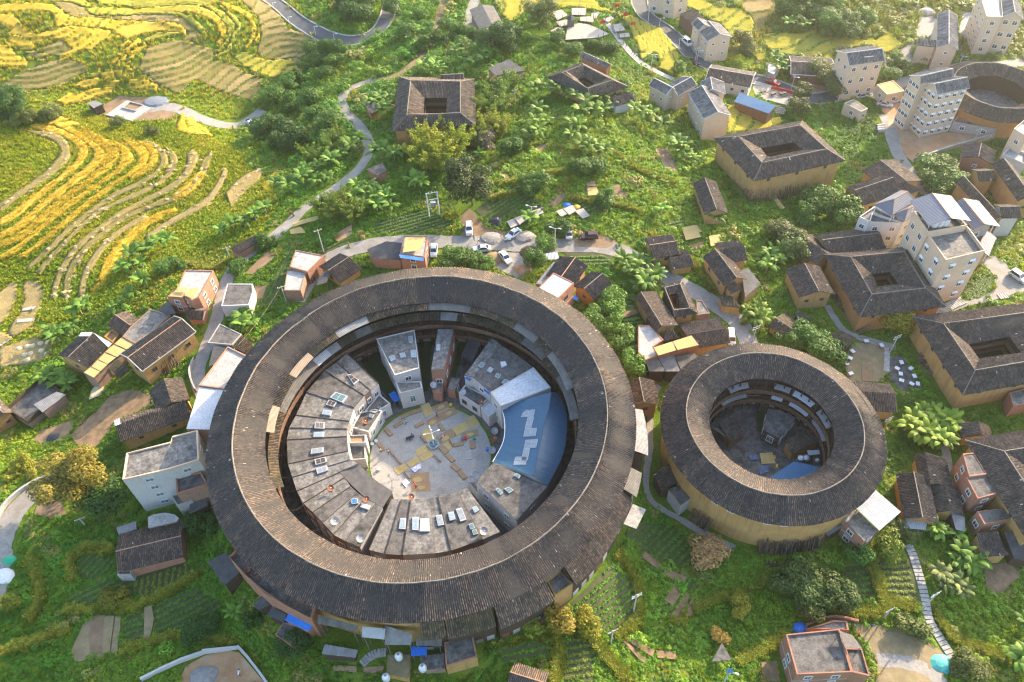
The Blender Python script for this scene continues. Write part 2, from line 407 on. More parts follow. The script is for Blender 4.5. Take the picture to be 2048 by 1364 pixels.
def ribs(s0,s1,t0,t1,e,u,nrm,A,sp,seg,tone=.0,hh=.14):
 """cover tiles as overlapping arched pieces; arrays of rib positions and extents in the plane (A; e along eave, u up the slope)"""
 V=[];F=[];T=[];nv=0
 for s,a,b in zip(s0,t0,t1):
  n=max(1,int(round((b-a)/seg)))
  q=np.linspace(a,b,n+1)
  w=sp*.36
  lo,hi=q[:-1],q[1:]
  jit=rng.normal(0,.018,n);hj=rng.normal(0,.012,n)
  L=np.stack([s-w+jit,lo-.03,np.full(n,.0)+.0],1);Cc=np.stack([s+jit,lo-.03,hh+.04+hj],1);R=np.stack([s+w+jit,lo-.03,np.zeros(n)],1)
  L2=np.stack([s-w+jit,hi,np.zeros(n)],1);C2=np.stack([s+jit,hi,hh-.01+hj],1);R2=np.stack([s+w+jit,hi,np.zeros(n)],1)
  B=np.stack([L,Cc,R,L2,C2,R2],1).reshape(-1,3)
  V.append(B)
  k=nv+np.arange(n)[:,None]*6
  F.append((k+NA([0,1,4,3])).reshape(-1,4));F.append((k+NA([1,2,5,4])).reshape(-1,4))
  t=np.clip(rng.random(n)*.62+rng.normal(0,.035)+tone+.14,0,.94)
  t[rng.random(n)<.003]=1.0
  T.append(t);T.append(t);nv+=6*n
 if not V:return None
 V=np.concatenate(V)
 A=NA(A);e=NA(e);u=NA(u);nrm=NA(nrm)
 X=A+V[:,:1]*e+V[:,1:2]*u+V[:,2:]*nrm
 return X,np.concatenate(F),np.concatenate(T)
class Tiles:
 def __init__(s):s.V=[];s.F=[];s.T=[];s.n=0
 def add(s,r):
  if r is None:return
  X,F,T=r;s.V.append(X);s.F.append(F+s.n);s.T.append(T);s.n+=len(X)
 def slope(s,pts,tone=0.0,sp=.33,seg=.42):
  """pts: slope polygon, the first edge is the eave (left to right seen from outside)"""
  P=[Vector(p)for p in pts];A=P[0];e=(P[1]-A).normalized()
  nrm=Vector((0,0,0))
  for i in range(1,len(P)-1):nrm+=(P[i]-A).cross(P[i+1]-A)
  nrm.normalize()
  if nrm.z<0:nrm=-nrm
  u=nrm.cross(e);
  if u.z<0 and u.z<-1e-4:u=-u
  Q=[((p-A).dot(e),(p-A).dot(u))for p in P]
  smin,smax=min(q[0]for q in Q),max(q[0]for q in Q)
  S=np.arange(smin+sp*.5,smax,sp);s0=[];t0=[];t1=[]
  for x in S:
   hit=[]
   for i in range(len(Q)):
    (a,c),(b,d)=Q[i],Q[(i+1)%len(Q)]
    if(a<=x<b)or(b<=x<a):hit.append(c+(d-c)*(x-a)/(b-a))
   if len(hit)>=2 and max(hit)-min(hit)>.15:s0.append(x);t0.append(min(hit));t1.append(max(hit))
  s.add(ribs(s0,None,t0,t1,e,u,nrm,A,sp,seg,tone))
 def arc(s,c,r0,z0,r1,z1,th0,th1,tone=0.0,sp=.335,seg=.42,wob=None):
  """slope of a round roof: eave radius r0 at z0 up to ridge radius r1 at z1"""
  rm=(r0+r1)/2;n=max(2,int(abs(th1-th0)*rm/sp));m=max(2,int(round(hypot(r1-r0,z1-z0)/seg)))
  th=np.linspace(th0,th1,n,endpoint=False)+(th1-th0)/n*.5
  q=np.linspace(0,1,m+1)
  TH,LO=np.meshgrid(th,q[:-1],indexing='ij');HI=LO+1.0/m
  J=rng.normal(0,.018/rm,TH.shape);HJ=rng.normal(0,.012,TH.shape)
  LO2=LO-.03/(m*seg);dth=np.abs(th1-th0)/n*.36
  W=(lambda t,f:0*t)if wob is None else wob
  def pt(t,f,h):
   r=r0+(r1-r0)*f;z=z0+(z1-z0)*f+h+W(t,f)
   return np.stack([c[0]+r*np.cos(t),c[1]+r*np.sin(t),z],-1)
  B=np.stack([pt(TH-dth+J,LO2,0.0),pt(TH+J,LO2,.2+HJ),pt(TH+dth+J,LO2,0.0),pt(TH-dth+J,HI,0.0),pt(TH+J,HI,.14+HJ),pt(TH+dth+J,HI,0.0)],2)
  N=TH.size;X=B.reshape(-1,3);k=np.arange(N)[:,None]*6
  F=np.concatenate([k+NA([0,1,4,3]),k+NA([1,2,5,4])])
  sec=rng.normal(0,.11,64)[(th*5.3+.8*np.sin(th*7)).astype(int)%64][:,None];t=np.clip(rng.random(TH.shape)*.7+rng.normal(0,.05,(n,1))+sec+tone+.12,0,.94).ravel()
  t[rng.random(N)<.0025]=1.0
  s.add((X,F,np.concatenate([t,t])))
 def build(s,parent,mat,name='roof_tiles'):
  g=parent;base=Vector((0,0,0))
  while g is not None:base+=Vector(g.location);g=g.parent
  me=tms(name,np.concatenate(s.V),np.concatenate(s.F),np.concatenate(s.T),mat,base)
  return link(name,me,parent,kind='stuff')
  # ground sheet
def build_ground():
 def axis(lo,hi,st):
  c=list(np.arange(lo,hi+.1,st));d=st
  while c[-1]<900:d*=1.35;c.append(c[-1]+d)
  d=st;a=[]
  x=lo
  while x>-900:d*=1.35;x-=d;a.append(x)
  return NA(a[::-1]+c)
 X=axis(-215,215,1.25);Y=axis(15,325,1.25)
 gx,gy=np.meshgrid(X,Y);z=hgt(gx,gy)
 V=np.stack([gx.ravel(),gy.ravel(),z.ravel()],1)
 nx,ny=len(X),len(Y)
 i,j=np.meshgrid(np.arange(nx-1),np.arange(ny-1));k=(j*nx+i).ravel()
 F=np.stack([k,k+1,k+nx+1,k+nx],1)
 m,n,l,b=_mat('ground_cover');P=geo_pos(n)
 t=noise(n,l,P,.12,9,.65);f=noise(n,l,P,2.2,6,.75)
 c=ramp(n,l,t.outputs[0],[(.3,(.06,.11,.016)),(.48,(.095,.155,.02)),(.6,(.13,.17,.026)),(.75,(.17,.145,.055))])
 k2=ramp(n,l,f.outputs[0],[(.25,(.5,.5,.5)),(.75,(1.5,1.45,1.35))])
 c=mixc(n,l,1.0,c,k2,'MULTIPLY')
 l.new(c,b.inputs['Base Color']);b.inputs['Roughness'].default_value=1.0;b.inputs['Specular IOR Level'].default_value=0
 bump(n,l,b,f.outputs[0],.8,.3);MATS['ground_cover']=m
 me=tms('ground',V,F,np.zeros(len(F)),'ground_cover')
 me.polygons.foreach_set('use_smooth',[True]*len(F))
 return link('ground',me,kind='structure')
build_ground()
# round houses
def rst(mb,c,r0,z0,r1,z1,t0,t1,n,mi=0,wob=None):
 W=(lambda t,f:0.0)if wob is None else(lambda t,f:float(wob(NA(t),NA(f))))
 u=0.0
 for k in range(n):
  a=t0+(t1-t0)*k/n;b=t0+(t1-t0)*(k+1)/n
  p=lambda r,z,t,f:(c[0]+r*cos(t),c[1]+r*sin(t),z+W(t,f))
  d=abs(b-a)*(r0+r1)/2;h=hypot(r1-r0,z1-z0);zz=z0 if abs(r1-r0)<.01 else 0
  mb.poly([p(r0,z0,a,0),p(r0,z0,b,0),p(r1,z1,b,1),p(r1,z1,a,1)],mi,[(u,zz),(u+d,zz),(u+d,zz+h),(u,zz+h)]);u+=d
 return mb
PI=math.pi
def atr(c,r,t,z):return Vector((c[0]+r*cos(t),c[1]+r*sin(t),z))
def fra(pos,out,up=Vector((0,0,1))):
 y=out.normalized();x=y.cross(up).normalized()*-1;x=up.cross(y).normalized()
 m=Matrix.Identity(4)
 for i in range(3):m[i][0]=x[i];m[i][1]=y[i];m[i][2]=up[i];m[i][3]=pos[i]
 return m
_WIN={}
def window(parent,mw,w,h,frame='frame_white',glass='glass_dark',sill=False,hood=False,bars=1,name='window',surround=.12):
 """window as a part: proud surround, mullions, recessed pane (sub-part); mw places it on the wall, y outward"""
 key=(round(w,2),round(h,2),frame,glass,sill,hood,bars,surround)
 if key not in _WIN:
  b=MB();s=surround
  for x0,x1,z0,z1 in((-w/2-s,-w/2,-h/2-s,h/2+s),(w/2,w/2+s,-h/2-s,h/2+s),(-w/2,w/2,h/2,h/2+s),(-w/2,w/2,-h/2-s,-h/2)):
   b.box(((x0+x1)/2,.02,(z0+z1)/2),(x1-x0,.16,z1-z0))
  for k in range(bars):
   b.box((-w/2+w*(k+1)/(bars+1),.02,0),(.06,.08,h))
  if bars:b.box((0,.02,h*.22),(w,.07,.05))
  if sill:b.box((0,.16,-h/2-s-.03),(w+.4,.34,.08))
  if hood:
   b.poly([(-w/2-.12,.1,h/2+s+.22),(w/2+.12,.1,h/2+s+.22),(w/2+.12,.5,h/2+.02),(-w/2-.12,.5,h/2+.02)])
   b.poly([(-w/2-.12,.5,h/2-.02),(w/2+.12,.5,h/2-.02),(w/2+.12,.1,h/2+s+.18),(-w/2-.12,.1,h/2+s+.18)])
  g=MB();g.box((0,.0,0),(w,.06,h))
  _WIN[key]=(b.mesh('window_frame',[frame]),g.mesh('pane',[glass]))
 a,g=_WIN[key]
 o=link(name,a,parent,mw=mw)
 link('pane',g,o)
 return o
def wfr(parent,a,b,u,z):
 """placement on the wall that runs from plan point a to b (outside on the right hand): u metres along, z up; local to parent"""
 a=Vector((a[0],a[1],0));b=Vector((b[0],b[1],0));d=(b-a).normalized()
 out=Vector((d.y,-d.x,0));p=a+d*u;p.z=z
 return fra(p-Vector(parent.location),out)
_BX={}
def block(parent,name,pos,size,mat,rz=0.0,label=None):
 """one small box-like piece sharing its mesh with its equals (pos in world)"""
 key=(name,tuple(round(v,2)for v in size),mat)
 if key not in _BX:_BX[key]=MB().box((0,0,0),size).mesh(name,[mat])
 base=Vector((0,0,0));g=parent
 while g is not None:base+=Vector(g.location);g=g.parent
 o=link(name,_BX[key],parent,loc=Vector(pos)-base,label=label);o.rotation_euler=(0,0,rz);return o
def stick(parent,name,a,b,r0,r1,mat,n=6):
 mb=MB().tube(a,b,r0,r1,n);return part(parent,name,mb,mat)
def wob_big(t,f):
 return.10*np.sin(3*t+1)+.07*np.sin(9*t+2)+.05*np.sin(23*t)+.05*np.sin(41*t+1)-.12*np.sin(np.pi*f)
def wob_small(t,f):
 return.08*np.sin(3*t+4)+.05*np.sin(11*t+2)+.03*np.sin(27*t)-.08*np.sin(np.pi*f)
def rhs(name,label,C,zg,wallR,inR,eave,ridge,inner,mat,wob,nseg,wallmat,zlow):
 t=thing(name,label,'round house',(C[0],C[1],zg))
 tl=Tiles();tl.arc(C,eave[0],eave[1],ridge[0],ridge[1],0,2*PI,.0,wob=wob);tl.build(t,mat,'outer_roof_tiles')
 tl=Tiles();tl.arc(C,inner[0],inner[1],ridge[0],ridge[1],0,2*PI,.06,wob=wob);tl.build(t,mat,'inner_roof_tiles')
 b=MB()
 rst(b,C,eave[0],eave[1],ridge[0],ridge[1],0,2*PI,nseg,0,wob)
 rst(b,C,ridge[0],ridge[1],inner[0],inner[1],0,2*PI,nseg,0,None if wob is None else(lambda q,f:wob(q,1-f)))
 rst(b,C,inner[0],inner[1]-.03,ridge[0],ridge[1]-.35,0,2*PI,nseg,0);rst(b,C,ridge[0],ridge[1]-.35,eave[0],eave[1]-.03,0,2*PI,nseg,0)
 part(t,'roof_deck',b,'tile_bed')
 b=MB()
 for k in range(nseg*2):
  a0,a1=2*PI*k/(nseg*2),2*PI*(k+.97)/(nseg*2)
  z=ridge[1]+.16+float(wob(NA(a0),NA(1.0)))+RU(-.03,.03);w=RU(.1,.15)
  for r0,z0,r1,z1 in((ridge[0]+w,z-.18,ridge[0]+w*.6,z+.05),(ridge[0]+w*.6,z+.05,ridge[0]-w*.6,z+.05),(ridge[0]-w*.6,z+.05,ridge[0]-w,z-.18)):
   rst(b,C,r0,z0,r1,z1,a0,a1,1)
 part(t,'ridge_cap',b,'ridge_mortar')
 b=MB()
 rst(b,C,wallR,zlow,wallR,eave[1]+.6,0,2*PI,nseg)
 part(t,'outer_wall',b,wallmat)
 b=MB()
 rst(b,C,inR,eave[1]+.2,inR,zlow,0,2*PI,nseg)
 part(t,'inner_wall',b,'timber_dark')
 return t
BIG=rhs('round_earth_building','largest round earthen building with concrete roofed homes packed inside its tiled ring',RC1,0.0,36.4,29.9,(38.76,13.87),(33.5,16.23),(28.46,13.62),'tile_dark',wob_big,96,'earth',-2.5)
SMALL=rhs('round_earth_building','smaller round earthen building with a dark nearly empty courtyard',RC2,-4.5,19.6,13.2,(20.78,6.03),(16.16,8.42),(11.51,6.02),'tile_dark',wob_small,72,'earth',-7.0)
for c,r in((RC1,39.5),(RC2,21.2)):
 OCC.append(NA([[c[0]+r*cos(k*PI/24),c[1]+r*sin(k*PI/24)]for k in range(48)]))
def ang(c,p,z):
 q=at(p,z);return atan2(q.y-c[1],q.x-c[0])
mrb('sheet_tan',(.26,.2,.14),(.34,.27,.2),4.0,rough=.9)
def ring_inside(t,C,zg,levels,inR,skirtR,bays,a0,a1,bandz):
 """galleries on the court side: floors, rails, posts, doors, skirt roofs"""
 for z in levels:
  b=MB();rst(b,C,inR,z,skirtR+.5,z,a0,a1,60);rst(b,C,skirtR+.5,z,skirtR+.5,z-.25,a0,a1,60);rst(b,C,skirtR+.5,z-.25,inR,z-.25,a0,a1,60)
  part(t,'gallery_floor',b,'timber')
 for z in levels:
  b=MB();rst(b,C,skirtR+.55,z+.05,skirtR+.55,z+.85,a0,a1,60);rst(b,C,skirtR+.63,z+.85,skirtR+.63,z+.05,a0,a1,60);rst(b,C,skirtR+.63,z+.85,skirtR+.55,z+.85,a0,a1,60)
  part(t,'gallery_rail',b,'timber')
 zt=bandz
 for k in range(bays+1):
  a=a0+(a1-a0)*k/bays
  block(t,'gallery_post',atr(C,skirtR+.7,a,(zg+zt)/2),(.2,.2,zt-zg),'timber_dark',a)
 for k in range(bays):
  a=a0+(a1-a0)*(k+.5)/bays
  o=atr(C,inR-.05,a,0);inw=Vector((-cos(a),-sin(a),0))
  kind=random.random()
  p=atr(C,inR-.04,a,zg+1.55)
  pan='plaster_white' if kind<.55 else('brick_dull' if kind<.75 else 'plaster_grey')
  block(t,'ground_floor_panel',p,(.1,(a1-a0)/bays*inR*.93,2.9),pan,a)
  da=.9/inR
  block(t,'door',atr(C,inR-.1,a-da,zg+1.1),(.1,.95,2.1),'door_wood',a)
  window(t,fra(atr(C,inR-.12,a+da*.9,zg+1.6)-Vector(t.location),inw),1.1,1.0,glass='glass_dark')
def skirt(t,C,r0,z0,r1,z1,pieces,tile='tile_moss'):
 """skirt roof on the court side in stretches: (from, to, cover)"""
 for s0,s1,mt in pieces:
  if mt=='tile':
   tl=Tiles();tl.arc(C,r1,z1,r0,z0,s0,s1,0.0);tl.build(t,tile,'skirt_roof_tiles')
   b=MB();rst(b,C,r1,z1,r0,z0,s0,s1,max(2,int((s1-s0)*20)));part(t,'skirt_roof_deck',b,'tile_bed')
  else:
   dz=RU(.02,.12)
   b=MB();n=max(2,int((s1-s0)*20));rst(b,C,r1,z1+dz,r0,z0+dz,s0,s1,n);rst(b,C,r0,z0+dz-.06,r1,z1+dz-.06,s0,s1,n);rst(b,C,r1,z1+dz-.06,r1,z1+dz,s0,s1,n)
   part(t,'skirt_sheet',b,mt)
R_=math.radians
ring_inside(BIG,RC1,0,(3.2,6.3,9.2),29.85,27.6,44,R_(-5),R_(215),9.4)
Z1,Z2,Z3='Z1','Z2','Z3'
def A1(tile,x,y,z=12.9):return ang(RC1,px(tile,(x,y))[0],z)
skirt(BIG,RC1,28.7,13.35,27.15,12.75,[(R_(10),A1(Z2,1130,850),'sheet_asbestos'),(A1(Z2,1130,850),A1(Z2,1060,700),'tile'),(A1(Z2,1060,700),A1(Z2,880,560),'sheet_asbestos'),(A1(Z2,880,560),A1(Z2,460,410),'tile'),(A1(Z2,460,410),A1(Z2,80,380),'sheet_asbestos'),(A1(Z2,80,380),A1(Z1,1480,510),'tile'),(A1(Z1,1480,510),A1(Z1,1190,640),'sheet_grey'),(A1(Z1,1190,640),A1(Z1,950,830),'tile'),(A1(Z1,950,830),A1(Z1,770,1020),'sheet_tan'),(A1(Z1,770,1020),R_(172),'tile'),(R_(172),R_(184),'sheet_tan')],'tile_moss')
skirt(BIG,RC1,28.75,10.4,27.1,9.75,[(R_(0),R_(22),'sheet_asbestos'),(R_(22),A1(Z2,1130,860,10),'tile'),(A1(Z2,1130,860,10),A1(Z2,950,690,10),'sheet_asbestos'),(A1(Z2,950,690,10),A1(Z2,340,480,10),'tile'),(A1(Z2,340,480,10),A1(Z2,190,470,10),'sheet_grey'),(A1(Z2,190,470,10),A1(Z1,1500,580,10),'tile'),(A1(Z1,1500,580,10),A1(Z1,1360,640,10),'sheet_asbestos'),(A1(Z1,1360,640,10),A1(Z1,1210,730,10),'tile'),(A1(Z1,1210,730,10),A1(Z1,1110,790,10),'sheet_grey'),(A1(Z1,1110,790,10),A1(Z1,980,890,10),'sheet_white'),(A1(Z1,980,890,10),R_(170),'sheet_asbestos'),(R_(170),R_(205),'tile')],'tile_moss')
ring_inside(SMALL,RC2,-4.5,(-1.6,1.5),13.15,11.0,26,R_(-25),R_(200),5.0)
def A2(x,y,z=4):return ang(RC2,px('Z7',(x,y))[0],z)
skirt(SMALL,RC2,12.2,4.3,11.1,3.8,[(A2(1500,760),A2(1390,620),'sheet_grey'),(A2(1350,570),A2(1180,470),'sheet_white'),(A2(1160,440),A2(1020,410),'sheet_grey'),(A2(800,400),A2(650,460),'sheet_grey')])
skirt(SMALL,RC2,12.2,1.4,10.9,.8,[(A2(1480,870,1),A2(1350,700,1),'sheet_grey'),(A2(1320,640,1),A2(1160,530,1),'sheet_white'),(A2(1100,500,1),A2(1000,480,1),'sheet_white'),(A2(780,470,1),A2(560,550,1),'sheet_grey')])
for x,y in((560,597),(678,665),(965,752),(1095,762)):
 a=ang(RC2,px('Z8',(x,y))[0],4.2);o=Vector((cos(a),sin(a),0))
 window(SMALL,fra(atr(RC2,19.62,a,4.3)-Vector(SMALL.location),o),1.0,.8)
TILES.update({'U1':(0,220,2.3333),'U2':(0,0,3.5),'U3':(270,0,3.5),'U4':(0,560,4.6667),'U5':(980,0,3.5),'U6':(1200,1020,3.7333),'U7':(900,400,3.7333),'U8':(740,790,5.177)})
UP=Vector((0,0,1))
def v2(p):return Vector((p[0],p[1],0))
def facing(a,b):
 """does the wall from a to b (outside on its right) face the side the photograph is taken from"""
 d=(v2(b)-v2(a)).normalized();out=Vector((d.y,-d.x,0));m=(v2(a)+v2(b))/2
 return(Vector((0,0,0))-m).normalized().dot(out)>.05
def ccw(P):return sum(P[i][0]*P[(i+1)%len(P)][1]-P[(i+1)%len(P)][0]*P[i][1]for i in range(len(P)))>0
def wws(t,P,z0,z1,rows,gap,w,h,style,skip=0.0,margin=1.0):
 """rows of windows on every wall of plan P (anticlockwise) that can be seen"""
 n=len(P)
 for i in range(n):
  a,b=v2(P[i]),v2(P[(i+1)%n]);L=(b-a).length
  if L<w+1.0 or not facing(a,b):continue
  k=max(1,int((L-margin)/gap))
  for r in range(rows):
   z=z0+(z1-z0)*(r+.5)/rows+.1
   for j in range(k):
    if random.random()<skip:continue
    window(t,wfr(t,a,b,L*(j+.5)/k,z),w,h,**style)
SOD=dict(frame='timber_grey',glass='dark_void',surround=.06,bars=1)
SNW=dict(frame='frame_white',glass='glass_dark',surround=.14,bars=1)
SHD=dict(frame='frame_white',glass='glass_dark',surround=.14,bars=1,hood=True)
SGR=dict(frame='frame_white',glass='glass_green',surround=.1,bars=1)
def rsl(mb,P,th=.1,mi=0):
 P=[Vector(p)for p in P];n=(P[1]-P[0]).cross(P[2]-P[0])
 if n.z<0:P=P[::-1]
 Q=[p-Vector((0,0,th))for p in P]
 mb.poly(P,mi);mb.poly(Q[::-1],mi)
 for i in range(len(P)):
  j=(i+1)%len(P);mb.poly([Q[i],Q[j],P[j],P[i]],mi)
def cpl(t,pts,w=.13,h=.12,mat='ridge_mortar',name='ridge_cap'):
 b=MB()
 for a,c in zip(pts[:-1],pts[1:]):
  a,c=Vector(a),Vector(c);d=(c-a).normalized();s=d.cross(UP);s=s.normalized()*w if s.length>.01 else Vector((w,0,0));u=Vector((0,0,h));lo=Vector((0,0,-.12))
  b.poly([a+s+lo,c+s+lo,c+s*.6+u,a+s*.6+u]);b.poly([a+s*.6+u,c+s*.6+u,c-s*.6+u,a-s*.6+u]);b.poly([a-s*.6+u,c-s*.6+u,c-s+lo,a-s+lo])
  b.poly([a-s+lo,a+s+lo,a+s*.6+u,a-s*.6+u]);b.poly([c+s+lo,c-s+lo,c-s*.6+u,c+s*.6+u])
 return part(t,name,b,mat)
def tile_gap(p):
 d=(Vector(p)-Vector((0,0,CAMZ))).length
 return(.33,.45)if d<215 else(.42,.8)
def blv(P,H):
 q=[above(p,H)for p in P]
 return sum(h1(x.x,x.y)for x in q)/len(q)
def gable(label,tile,P,H,drop=1.6,wall='earth',roof='tile_dark',base=None,cap='ridge_mortar',into=None,name='farmhouse',cat='house',ov=.55,wins=(0,0),rows=1,style=None,group=None,trim=None,low=3.0,tone=0.0,win=(.8,.7)):
 """ridge end, ridge end, a point on one eave, [a point on the other eave] as seen in the photograph; H is the ridge above the ground"""
 P=px(tile,*P)
 if not wall.startswith('plaster'):H*=.8;drop*=.92
 b=blv(P[:2],H)if base is None else base
 A,B,E=at(P[0],b+H),at(P[1],b+H),at(P[2],b+H-drop)
 d=Vector((B.x-A.x,B.y-A.y,0));L=d.length;d.normalize();n=Vector((d.y,-d.x,0))
 if(E-A).dot(n)<0:n=-n
 w1=abs((E-A).dot(n));w2=w1
 if len(P)>3:w2=abs((at(P[3],b+H-drop)-A).dot(n))
 w1,w2=max(w1,1.0),max(w2,1.0);ze=b+H-drop
 mid=(A+B)/2
 t=into or thing(name,label,cat,(mid.x,mid.y,b),group=group)
 z=Vector((0,0,ze-A.z))
 e1a,e1b,e2a,e2b=A+n*w1+z,B+n*w1+z,A-n*w2+z,B-n*w2+z
 deck=MB();rsl(deck,[e1a,e1b,B,A]);rsl(deck,[e2a,e2b,B,A])
 sheet=roof.startswith('sheet')or roof.startswith('concrete')
 part(t,'roof_sheet' if sheet else 'roof_deck',deck,roof if sheet else 'tile_bed')
 if not sheet:
  sp,sg=tile_gap(mid);tl=Tiles();tl.slope([e1a,e1b,B,A],tone,sp,sg);tl.slope([e2a,e2b,B,A],tone,sp,sg);tl.build(t,roof)
 if cap:cpl(t,[A,B],mat=cap)
 if trim:
  for q in([e1a,A,e2a],[e1b,B,e2b]):cpl(t,q,.12,.12,trim,'gable_trim')
  for q in([e1a,e1b],[e2a,e2b]):cpl(t,q,.1,.08,trim,'eave_trim')
 g=min(.4,L*.08);o1,o2=min(ov,w1*.3),min(ov,w2*.3)
 a1,b1=A+d*g+n*(w1-o1),B-d*g+n*(w1-o1);a2,b2=A+d*g-n*(w2-o2),B-d*g-n*(w2-o2)
 z1=ze+drop*o1/w1-.12;z2=ze+drop*o2/w2-.12;zr=b+H-.14;z0=b-low
 wb=MB();S=lambda p,q:Vector((p.x,p.y,q));ra,rb=A+d*g,B-d*g
 def q4(a,c,zz):
  l=(v2(c)-v2(a)).length;wb.poly([S(a,z0),S(c,z0),S(c,zz),S(a,zz)],0,[(0,z0),(l,z0),(l,zz),(0,zz)])
 side=n.cross(d).z>0
 def gend(p1,r,p2,za,zb):
  l=(v2(p2)-v2(p1)).length;m=(v2(r)-v2(p1)).length
  wb.poly([S(p1,z0),S(p2,z0),S(p2,zb),S(r,zr),S(p1,za)],0,[(0,z0),(l,z0),(l,zb),(m,zr),(0,za)])
 if side:q4(a1,b1,z1);q4(b2,a2,z2);gend(b1,rb,b2,z1,z2);gend(a2,ra,a1,z2,z1)
 else:q4(b1,a1,z1);q4(a2,b2,z2);gend(b2,rb,b1,z2,z1);gend(a1,ra,a2,z1,z2)
 part(t,'wall',wb,wall)
 ring=[a1,b1,b2,a2]if ccw([a1,b1,b2,a2])else[a2,b2,b1,a1]
 occupy(ring,1.2)
 if wins[0]or wins[1]:
  st=style or SOD
  for i in range(4):
   a,c=ring[i],ring[(i+1)%4];l=(v2(c)-v2(a)).length;long_=abs((c-a).normalized().dot(d))>.8;k=wins[0]if long_ else wins[1]
   if not k or not facing(a,c):continue
   top=min(z1,z2)-.3
   for r in range(rows):
    zz=b+(top-b)*(r+.62)/rows
    for j in range(k):window(t,wfr(t,a,c,l*(j+.5)/k,zz),win[0],win[1],**st)
 t['_g']=[A.x,A.y,A.z,B.x,B.y,B.z];del t['_g']
 return t
def flat(label,tile,P,H,wall='brick',top='concrete',base=None,par=.35,parmat=None,into=None,name='flat_roofed_house',cat='house',rows=0,gap=3.0,win=(1.1,1.1),style=None,skip=0.0,group=None,low=3.0,ground=False,over=0.0,band=None):
 """plan polygon as its roof edge is seen in the photograph; H the roof above the ground"""
 P=px(tile,*P)
 if H<8 and base is None:H*=.84
 if ground:Q=[gp(p)for p in P];b=sum(q.z for q in Q)/len(Q)if base is None else base
 else:
  b=blv(P,H)if base is None else base
  Q=[at(p,b+H)for p in P]
 Q=[Vector((q.x,q.y,0))for q in Q]
 if not ccw(Q):Q=Q[::-1]
 c=sum(Q,Vector((0,0,0)))/len(Q)
 t=into or thing(name,label,cat,(c.x,c.y,b),group=group)
 W=[c+(q-c)*(1-over/max((q-c).length,1))for q in Q]if over else Q
 wb=MB();wb.prism(W,b-low,b+H-.18,bottom=False);part(t,'wall',wb,wall)
 rb=MB();rb.prism(Q,b+H-.18,b+H);part(t,'roof_slab',rb,top)
 if par:
  pb=MB();n=len(Q)
  inn=[c+(q-c)*(1-.24/max((q-c).length*.75,.5))for q in Q]
  for i in range(n):
   j=(i+1)%n;z0,z1=b+H-.02,b+H+par
   A,B,C,D=Q[i],Q[j],inn[j],inn[i];S=lambda p,z:(p.x,p.y,z)
   e=(B-A).normalized()*0;o=Vector(((B-A).normalized().y,-(B-A).normalized().x,0))*.004
   l=(B-A).length
   pb.poly([S(A+o,z0-.25),S(B+o,z0-.25),S(B+o,z1),S(A+o,z1)],0,[(0,z0),(l,z0),(l,z1),(0,z1)]);pb.poly([S(A+o,z1),S(B+o,z1),S(C,z1),S(D,z1)]);pb.poly([S(C,z0),S(D,z0),S(D,z1),S(C,z1)])
  part(t,'parapet',pb,parmat or wall)
 if rows:wws(t,W,b+.3,b+H-.3,rows,gap,win[0],win[1],style or SNW,skip)
 if band:
  for r in range(1,rows or 2):
   bb=MB();zz=b+H*r/(rows or 2)
   G=[c+(q-c)*(1+.05/max((q-c).length,1))for q in W];bb.prism(G,zz-.15,zz+.15);part(t,'floor_band',bb,band)
 occupy(Q,1.0)
 return t
def shed(label,tile,P,HH,roof='sheet_grey',wall='timber_dark',base=None,into=None,name='shed',cat='shed',group=None,low=2.5,posts=False,inset=.35,closed=True,rname='roof_sheet',th=.08,tone=0.0):
 """single-slope roof: corners as seen, with their heights above ground (one number or one per corner)"""
 P=px(tile,*P);hh=HH if isinstance(HH,(list,tuple))else[HH]*len(P)
 b=blv(P,sum(hh)/len(hh))if base is None else base
 Q=[at(p,b+h)for p,h in zip(P,hh)]
 if not ccw(Q):Q=Q[::-1]
 c=sum(Q,Vector((0,0,0)))/len(Q)
 t=into or thing(name,label,cat,(c.x,c.y,b),group=group)
 rb=MB();tiled=roof.startswith('tile')
 if len(Q)==4:
  rsl(rb,[Q[0],Q[1],Q[2]],th);rsl(rb,[Q[0],Q[2],Q[3]],th)if False else None
  rb=MB();N=[q-Vector((0,0,th))for q in Q];rb.poly(Q);rb.poly(N[::-1])
  for i in range(4):rb.poly([N[i],N[(i+1)%4],Q[(i+1)%4],Q[i]])
 else:
  N=[q-Vector((0,0,th))for q in Q];rb.poly(Q);rb.poly(N[::-1])
  for i in range(len(Q)):rb.poly([N[i],N[(i+1)%len(Q)],Q[(i+1)%len(Q)],Q[i]])
 part(t,'roof_deck' if tiled else rname,rb,'tile_bed' if tiled else roof)
 if tiled:
  lo=min(range(len(Q)),key=lambda i:Q[i].z+Q[(i+1)%len(Q)].z);R=Q[lo:]+Q[:lo]
  tl=Tiles();tl.slope(R,tone,*tile_gap(c));tl.build(t,roof)
 W=[c+(q-c)*(1-inset/max((q-c).length,1))for q in Q]
 if posts:
  for w,q in zip(W,Q):stick(t,'post',(w.x,w.y,b-.5),(w.x,w.y,q.z-th),.08,.08,'timber_grey')
 elif closed:
  wb=MB();n=len(W)
  for i in range(n):
   a,e=W[i],W[(i+1)%n];l=(v2(e)-v2(a)).length
   wb.poly([(a.x,a.y,b-low),(e.x,e.y,b-low),(e.x,e.y,Q[(i+1)%n].z-th),(a.x,a.y,Q[i].z-th)],0,[(0,b-low),(l,b-low),(l,Q[(i+1)%n].z),(0,Q[i].z)])
  part(t,'wall',wb,wall)
 occupy(Q,.6)
 return t
